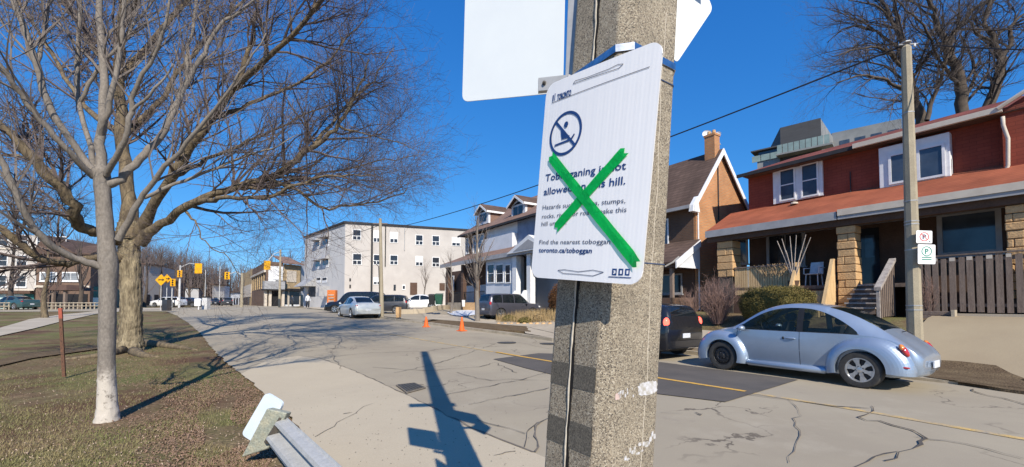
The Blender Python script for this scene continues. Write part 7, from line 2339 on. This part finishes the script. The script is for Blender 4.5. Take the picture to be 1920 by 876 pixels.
for i, (px, py, r_, h_, ma, lb) in enumerate(((955, 603, .45, .45, M_leafy, 'low green clump at the left end of the dry garden bed'), (985, 606, .4, .4, M_leafy, 'low green clump in the middle of the dry garden bed'), (1012, 602, .35, .5, M_straw, 'pale dry clump near the concrete pole in the dry bed'))):
    b = G(px, py); leaf_blob('shrub', b - Vector((0, 0, .1)), r_, r_, h_, 1500, 30 + i, ma, lb, 'shrub', leaf=.07, flat=False)
se_ = thing('stone_edging', G(980, 609), 'row of rough pale stones bordering the dry garden bed', 'edging')
for i in range(9):
    px = 935 + i * 12; p = G(px, 609); m = MB(); m.lathe(p - Vector((0, 0, .05)), (0, 0, 1), [(0, .14), (.12, .13), (.17, .08)], 7)
    m.build('stone', M_block, se_, bevel=.02)

# lawn: litter and blades near the camera
rnd = random.Random(5)
def litter(n_, region, size, rnd):
    V = []; Fc = []
    for _ in range(n_):
        px, py = region(rnd); r = ray(px, py); k = -EYE / r.z
        x, y = r.x * k, r.y * k; z = gz(x, y) - .028
        a = rnd.uniform(0, 6.28); l_ = size * rnd.uniform(.4, 1.3); w_ = l_ * rnd.uniform(.25, .55); c, s = math.cos(a), math.sin(a); up = rnd.uniform(.0, .02)
        o_ = len(V)
        V += [(x - c * l_, y - s * l_, z + .002), (x + s * w_, y - c * w_, z + up + .004), (x + c * l_, y + s * l_, z + rnd.uniform(.002, .025)), (x - s * w_, y + c * w_, z + up)]
        Fc.append((o_, o_ + 1, o_ + 2, o_ + 3))
    return V, Fc
edge = [(640, 925), (600, 862), (560, 800), (500, 745), (470, 715), (425, 680), (395, 650), (378, 628)]
def ex(py):
    for (a, b), (c, d_) in zip(edge[1:], edge):
        if b <= py <= d_: return a + (c - a) * (py - b) / (d_ - b)
    return 378
def reg_all(r):
    while True:
        py = 628 + 290 * r.random() ** .8; px = r.uniform(-60, ex(py) - 4 + r.gauss(0, 6))
        return px, py
def reg_brown(r):
    while True:
        py = 640 + 270 * r.random() ** .8; e = ex(py); px = e - abs(r.gauss(0, 150)) + 3 + (r.random() < .1) * r.uniform(0, 22)
        if noise.noise(Vector((px / 90, py / 60, 0))) > -.15: return px, py
V, Fc = litter(24000, reg_brown, .018, rnd); stuff_obj('leaf_litter', V, Fc, M_leaflit, 'brown leaf litter strewn over the lawn edge', 'leaf litter')
V, Fc = litter(2600, reg_all, .013, rnd); stuff_obj('pale_leaf_litter', V, Fc, M_leaflit2, 'pale dry leaf bits scattered on the lawn', 'leaf litter')
V = []; Fc = []
for _ in range(40000):
    px, py = reg_all(rnd)
    if noise.noise(Vector((px / 120, py / 50, 3))) < -.12 + .3 * smooth((px - ex(py) + 160) / 160): continue
    r = ray(px, py); k = -EYE / r.z; x, y = r.x * k, r.y * k; z = gz(x, y) - .032
    a = rnd.uniform(0, 6.28); w_ = .0035; h = rnd.uniform(.015, .045); o_ = len(V); ln = h * rnd.uniform(.2, 1.4)
    V += [(x - math.cos(a) * w_, y - math.sin(a) * w_, z), (x + math.cos(a) * w_, y + math.sin(a) * w_, z), (x + math.sin(a) * ln, y - math.cos(a) * ln, z + h)]
    Fc.append((o_, o_ + 1, o_ + 2))
stuff_obj('lawn_grass', V, Fc, M_blade, 'short tired winter grass on the lawn', 'grass')
# little pebbles and twigs on the pavement
V = []; Fc = []
for _ in range(260):
    px, py = rnd.uniform(480, 1000), rnd.uniform(690, 876); p = G(px, py); l_ = rnd.uniform(.004, .012); a = rnd.uniform(0, 6.28); o_ = len(V); c, s = math.cos(a) * l_, math.sin(a) * l_
    V += [(p.x - c, p.y - s, .013), (p.x + s * .6, p.y - c * .6, .016), (p.x + c, p.y + s, .013), (p.x, p.y, .02)]; Fc += [(o_, o_ + 1, o_ + 3), (o_ + 1, o_ + 2, o_ + 3), (o_, o_ + 3, o_ + 2)]
stuff_obj('grit', V, Fc, M_seal, 'fine grit scattered on the pale pavement', 'grit')

# junction: signals ---------------------------------------------------------
def signal(px, y0, y1, dd, label, pole_px=None, pole_h=None, facing=1):
    t = at_d(px, y0, dd); b = at_d(px, y1, dd); wd = (t.z - b.z) * .72
    th_ = thing('traffic_light', (t + b) / 2, label, 'traffic light')
    c = (t + b) / 2; hh = (t.z - b.z) / 2
    m = MB(); m.box(c.x - wd / 2, c.x + wd / 2, c.y - .03, c.y + .03, c.z - hh, c.z + hh); m.build('backboard', M_sigY, th_, bevel=.03)
    m = MB(); m.box(c.x - wd * .22, c.x + wd * .22, c.y + .03, c.y + .22, c.z - hh * .85, c.z + hh * .85); m.build('housing', M_sigY, th_)
    if facing:
        for k in (-1, 0, 1):
            m = MB(); q = Vector((c.x, c.y - .03, c.z + k * hh * .6)); m.lathe(q, (0, -1, 0), [(0, wd * .17), (.02, wd * .17), (.03, wd * .13)], 14); m.build('lens', M_trim, th_)
    return th_, c
def post(px, y0, y1, dd, label, ma=None, r=.09, arm=None):
    b = at_d(px, 569, dd); b.z = Hp(b); t = thing('signal_pole', b, label, 'pole'); tp = at_d(px, y0, dd)
    m = MB(); m.tube([b, Vector((b.x, b.y, tp.z))], [r, r * .7], 8); m.build('shaft', ma or M_postw, t)
    if arm:
        e = at_d(arm[0], arm[1], dd - .5); m = MB(); m.tube([Vector((b.x, b.y, tp.z - .3)), (Vector((b.x, b.y, tp.z)) + e) / 2 + Vector((0, 0, .25)), e], .045, 6); m.build('mast_arm', M_postw, t)
    return t
signal(372, 494, 513, 50, 'large yellow traffic signal seen from behind above the junction, centre', facing=0)
signal(337, 507, 520, 58, 'yellow traffic signal on the thicker white pole left of the large one')
signal(426, 510, 524, 62, 'yellow traffic signal left of the cream brick wall')
signal(501, 489, 506, 50, 'yellow traffic signal in front of the brown corner shop', facing=0)
signal(324, 523, 537, 60, 'small yellow pedestrian signal on the thin white pole at left')
post(336, 498, 575, 58.3, 'white signal pole with long curved mast arm', arm=(372, 496), r=.14)
post(322, 530, 573, 60.3, 'thin white signal pole with pedestrian signal', r=.08)
post(524, 468, 575, 56, 'pale concrete signal pole in front of the tan shop', ma=M_polec, arm=(501, 491), r=.16)
post(453, 512, 572, 62, 'stout pale pole left of the corner shop', ma=M_polec, arm=(430, 514), r=.22)
post(384, 506, 572, 66, 'thin street lamp pole behind the white utility box', r=.06)
post(411, 500, 570, 95, 'thin lamp pole far down the street', r=.09)
# orange warning signs
dd = 44
for (px, py, r_, lb) in ((302, 525, .62, 'orange diamond warning sign with black arrow, nearest the big trunk'), (313, 523, .5, 'orange diamond warning sign half behind the first one')):
    c = at_d(px, py, dd + (0 if px < 310 else .6)); t = thing('warning_sign', c, lb, 'sign')
    plate('panel', [c + Vector((0, 0, -r_)), c + Vector((r_, 0, 0)), c + Vector((0, 0, r_)), c + Vector((-r_, 0, 0))], .02, (0, 1, 0), .08, M_sigY, t)
    m = MB(); q = c + Vector((0, -.01, 0)); m.quad(q + Vector((-.3, 0, -.04)), q + Vector((.15, 0, -.04)), q + Vector((.15, 0, -.14)), q + Vector((.36, 0, .02)), q + Vector((.15, 0, .16)), q + Vector((.15, 0, .06)), q + Vector((-.3, 0, .06))); m.build('arrow', M_trim, t, fix=False)
    m = MB(); g = Vector((c.x, c.y + .03, Hp(c))); m.tube([g, c + Vector((0, .03, r_))], .03, 6); m.build('post', M_postw, t)
# white boxes at the corner
def std_box(name, x0, x1, y0, y1, dd, ma, label, cat, depth_=.6, cap=None):
    a = at_d(x0, y1, dd); b = at_d(x1, y0, dd); g = Hp(a)
    t = thing(name, Vector(((a.x + b.x) / 2, a.y, g)), label, cat)
    m = MB(); m.box(a.x, b.x, a.y, a.y + depth_, max(g - .05, a.z - .3), b.z); m.build('body', ma, t, bevel=.02)
    if cap: m = MB(); m.box(a.x - .05, b.x + .05, a.y - .05, a.y + depth_ + .05, b.z, b.z + .12); m.build('lid', cap, t)
    return t
std_box('utility_cabinet', 378, 388, 558, 576, 47, M_postw, 'white utility cabinet with dark lid at the junction corner', 'cabinet', cap=M_trim)
t = std_box('notice_board', 364, 376, 560, 569, 46, M_wtrim, 'small white board on a short post at the junction corner', 'sign', depth_=.05)
m = MB(); c = at_d(371, 578, 46); m.tube([Vector((c.x, c.y + .1, Hp(c))), Vector((c.x, c.y + .1, c.z + .8))], .05, 6); m.build('post', M_wtrim, t)
std_box('litter_bin', 303, 313, 562, 577, 40, M_darkc, 'dark litter bin by the path just right of the big trunk', 'bin')
std_box('orange_board', 613, 629, 544, 572, 40, M_sign_or, 'upright orange advertising board on the plaza before the grey block', 'sign', depth_=.5)
t = bpy.data.objects['orange_board']
a = at_d(616, 552, 40 - .03); b = at_d(626, 550, 40 - .03); m = MB()
for k in range(3): m.box(a.x, b.x, a.y - .01, a.y, a.z - .12 - k * .28, a.z - k * .28 - .02)
m.build('printed_panel', M_fascia, t)
# green bins and white board at the dormered house
for i, (x0, x1, y0, y1, dd, ma, lb) in enumerate(((803, 814, 551, 571, 33, M_trim, 'dark wheeled bin left of the green one by the driveway'), (815, 829, 550, 571, 32, M_green, 'green wheeled bin beside the veranda'), (866, 872, 561, 575, 26, M_wtrim, 'small white board leaning by the stone wall'))):
    a = at_d(x0, y1, dd); b = at_d(x1, y0, dd); t = thing('wheeled_bin' if i < 2 else 'small_board', Vector(((a.x + b.x) / 2, a.y, a.z)), lb, 'bin' if i < 2 else 'board')
    xm = (a.x + b.x) / 2; hw = (b.x - a.x) / 2; dz = b.z - a.z; dp = .6 if i < 2 else .05
    m = MB(); m.hexa([(xm - hw * .8, a.y + .05, a.z), (xm + hw * .8, a.y + .05, a.z), (xm + hw * .8, a.y + dp, a.z), (xm - hw * .8, a.y + dp, a.z), (xm - hw, a.y, a.z + dz * .88), (xm + hw, a.y, a.z + dz * .88), (xm + hw, a.y + dp, a.z + dz * .88), (xm - hw, a.y + dp, a.z + dz * .88)]); m.build('body', ma, t)
    if i < 2:
        m = MB(); m.hexa([(xm - hw * 1.05, a.y - .04, a.z + dz * .885), (xm + hw * 1.05, a.y - .04, a.z + dz * .885), (xm + hw * 1.05, a.y + dp, a.z + dz * .92), (xm - hw * 1.05, a.y + dp, a.z + dz * .92), (xm - hw * 1.0, a.y, a.z + dz * .94), (xm + hw, a.y, a.z + dz * .94), (xm + hw, a.y + dp, a.z + dz), (xm - hw, a.y + dp, a.z + dz)]); m.build('lid', ma, t)
# low retaining walls on the far side
def low_wall(pxs, h, label, ma=M_walk, th_=.25):
    P = [G(*q) for q in pxs]; t = thing('low_wall', P[0], label, 'wall')
    for a, b in zip(P, P[1:]):
        n_ = max(1, round((b - a).length / 1.2))
        for k in range(n_):
            c, d_ = a.lerp(b, k / n_), a.lerp(b, (k + 1) / n_ - .012); v = d_ - c; v.z = 0; v.normalize(); q = Vector((-v.y, v.x, 0)) * th_
            zc, zd = Hp(c), Hp(d_); zt_ = max(zc, zd) + h
            m = MB(); m.hexa([Vector((c.x, c.y, zc - .2)), Vector((d_.x, d_.y, zd - .2)), Vector((d_.x, d_.y, zd - .2)) + q, Vector((c.x, c.y, zc - .2)) + q, Vector((c.x, c.y, zt_)), Vector((d_.x, d_.y, zt_)), Vector((d_.x, d_.y, zt_)) + q, Vector((c.x, c.y, zt_)) + q])
            m.build('wall_segment', ma, t)
    return t
low_wall([(742, 590), (775, 589.5), (797, 588), (812, 585), (835, 581), (862, 579)], .42, 'low pale concrete wall curving beside the driveway of the grey block')
low_wall([(868, 583), (893, 584)], .7, 'short rough stone wall by the veranda of the dormered house', ma=M_block)
std_box('planter_box', 742, 748, 576, 587, 27, M_block, 'rough square block at the end of the low concrete wall', 'block')
# park side: pergola, rail, benches
dd = 45
a = at_d(80, 545, dd); b = at_d(127, 545, dd)
t = thing('shelter', Vector(((a.x + b.x) / 2, a.y, Hp(a))), 'timber shelter with dark roof beyond the park path, far left', 'shelter')
for px in (86, 122, 100):
    q = at_d(px, 569, dd + (0 if px != 100 else 2)); m = MB(); m.box(q.x - .12, q.x + .12, q.y - .12, q.y + .12, Hp(q) - .1, 2.9); m.build('post', M_greywood, t)
m = MB(); q = at_d(86, 569, dd); m.hexa([Vector((a.x - .2, a.y - .4, 2.9)), Vector((b.x + .3, a.y - .4, 2.9)), Vector((b.x + .3, a.y + 3, 2.9)), Vector((a.x - .2, a.y + 3, 2.9)), Vector((a.x + .6, a.y + .3, 3.5)), Vector((b.x - .5, a.y + .3, 3.5)), Vector((b.x - .5, a.y + 2, 3.5)), Vector((a.x + .6, a.y + 2, 3.5))]); m.build('roof', M_darkwall, t)
m = MB(); m.tube([Vector((q.x, q.y, 2.0)), Vector((q.x + .8, q.y, 2.85))], .05, 5); m.build('brace', M_greywood, t)
t = thing('park_railing', at_d(90, 575, 42), 'low grey park railing along the cross street, far left', 'railing')
A_, B_ = at_d(-30, 575, 41), at_d(185, 575, 46)
for k in range(26):
    c = A_.lerp(B_, k / 25); g = Hp(c); m = MB(); m.box(c.x - .04, c.x + .04, c.y - .04, c.y + .04, g - .05, g + .75); m.build('post', M_kerb, t)
for zz_ in (.35, .68):
    m = MB(); m.tube([Vector((A_.x, A_.y - .06, Hp(A_) + zz_)), Vector((B_.x, B_.y - .06, Hp(B_) + zz_))], .045, 5); m.build('rail', M_kerb, t)
# tiny background people
def person(p, h, top, legs, label, face=-math.pi / 2):
    t = thing('person', p, label, 'person', rz=face + math.pi / 2)
    me = bpy.data.meshes.new('body'); k = h / 1.75
    J = [(0, 0, .95), (0, 0, 1.2), (0, 0, 1.42), (0, 0, 1.54), (0, 0, 1.66), (.19, 0, 1.40), (.25, .03, 1.12), (.24, -.08, .88), (-.19, 0, 1.40), (-.25, .03, 1.12), (-.24, -.05, .88), (.09, 0, .88), (.11, -.06, .48), (.11, .04, .06), (.11, -.10, .03), (-.09, 0, .88), (-.11, .08, .48), (-.11, .16, .07), (-.11, .04, .03)]
    Rr_ = [.14, .13, .15, .06, .105, .065, .048, .035, .065, .048, .035, .09, .06, .04, .035, .09, .06, .04, .035]
    E = [(0, 1), (1, 2), (2, 3), (3, 4), (2, 5), (5, 6), (6, 7), (2, 8), (8, 9), (9, 10), (0, 11), (11, 12), (12, 13), (13, 14), (0, 15), (15, 16), (16, 17), (17, 18)]
    me.from_pydata([(x * k, y * k, z * k) for x, y, z in J], E, []); me.materials.append(top)
    o = bpy.data.objects.new('body', me); COL.objects.link(o); o.parent = t
    sk = o.modifiers.new('skin', 'SKIN')
    for v, r in zip(me.skin_vertices[0].data, Rr_): v.radius = (r * k, r * k)
    me.skin_vertices[0].data[0].use_root = True
    o.modifiers.new('sub', 'SUBSURF').levels = 1
    m = MB()
    for sx in (.11, -.11):
        y0, y1 = (-.06, .04) if sx > 0 else (.08, .16)
        m.tube([(sx * k * .9, 0, .93 * k), (sx * k, y0 * k, .48 * k), (sx * k, y1 * k, .1 * k)], [.115 * k, .085 * k, .07 * k], 10)
    tr_ = m.build('trousers', legs, t, local=True, smooth=True); tr_['kind'] = 'stuff'; del tr_['kind']
    blobpart(t, 'hair', M_trim, (0, .015 * k, 1.70 * k), .10 * k, .115 * k, .10 * k)
    m = MB(); m.box(-.05 * k, .05 * k, -.112 * k, -.09 * k, 1.60 * k, 1.70 * k); m.build('face', M_block, t, local=True, bevel=.02)
    return t
p = at_d(548, 569, 68); p.z = Hp(p) + .03; person(p, 1.75, M_darkc, M_trim, 'person in dark clothes walking past the corner shop entrance')
p = at_d(577, 569, 50); p.z = Hp(p) + .05; person(p, 1.7, M_wwall, M_trim, 'person in a pale coat standing on the plaza by the grey block', face=-1.0)
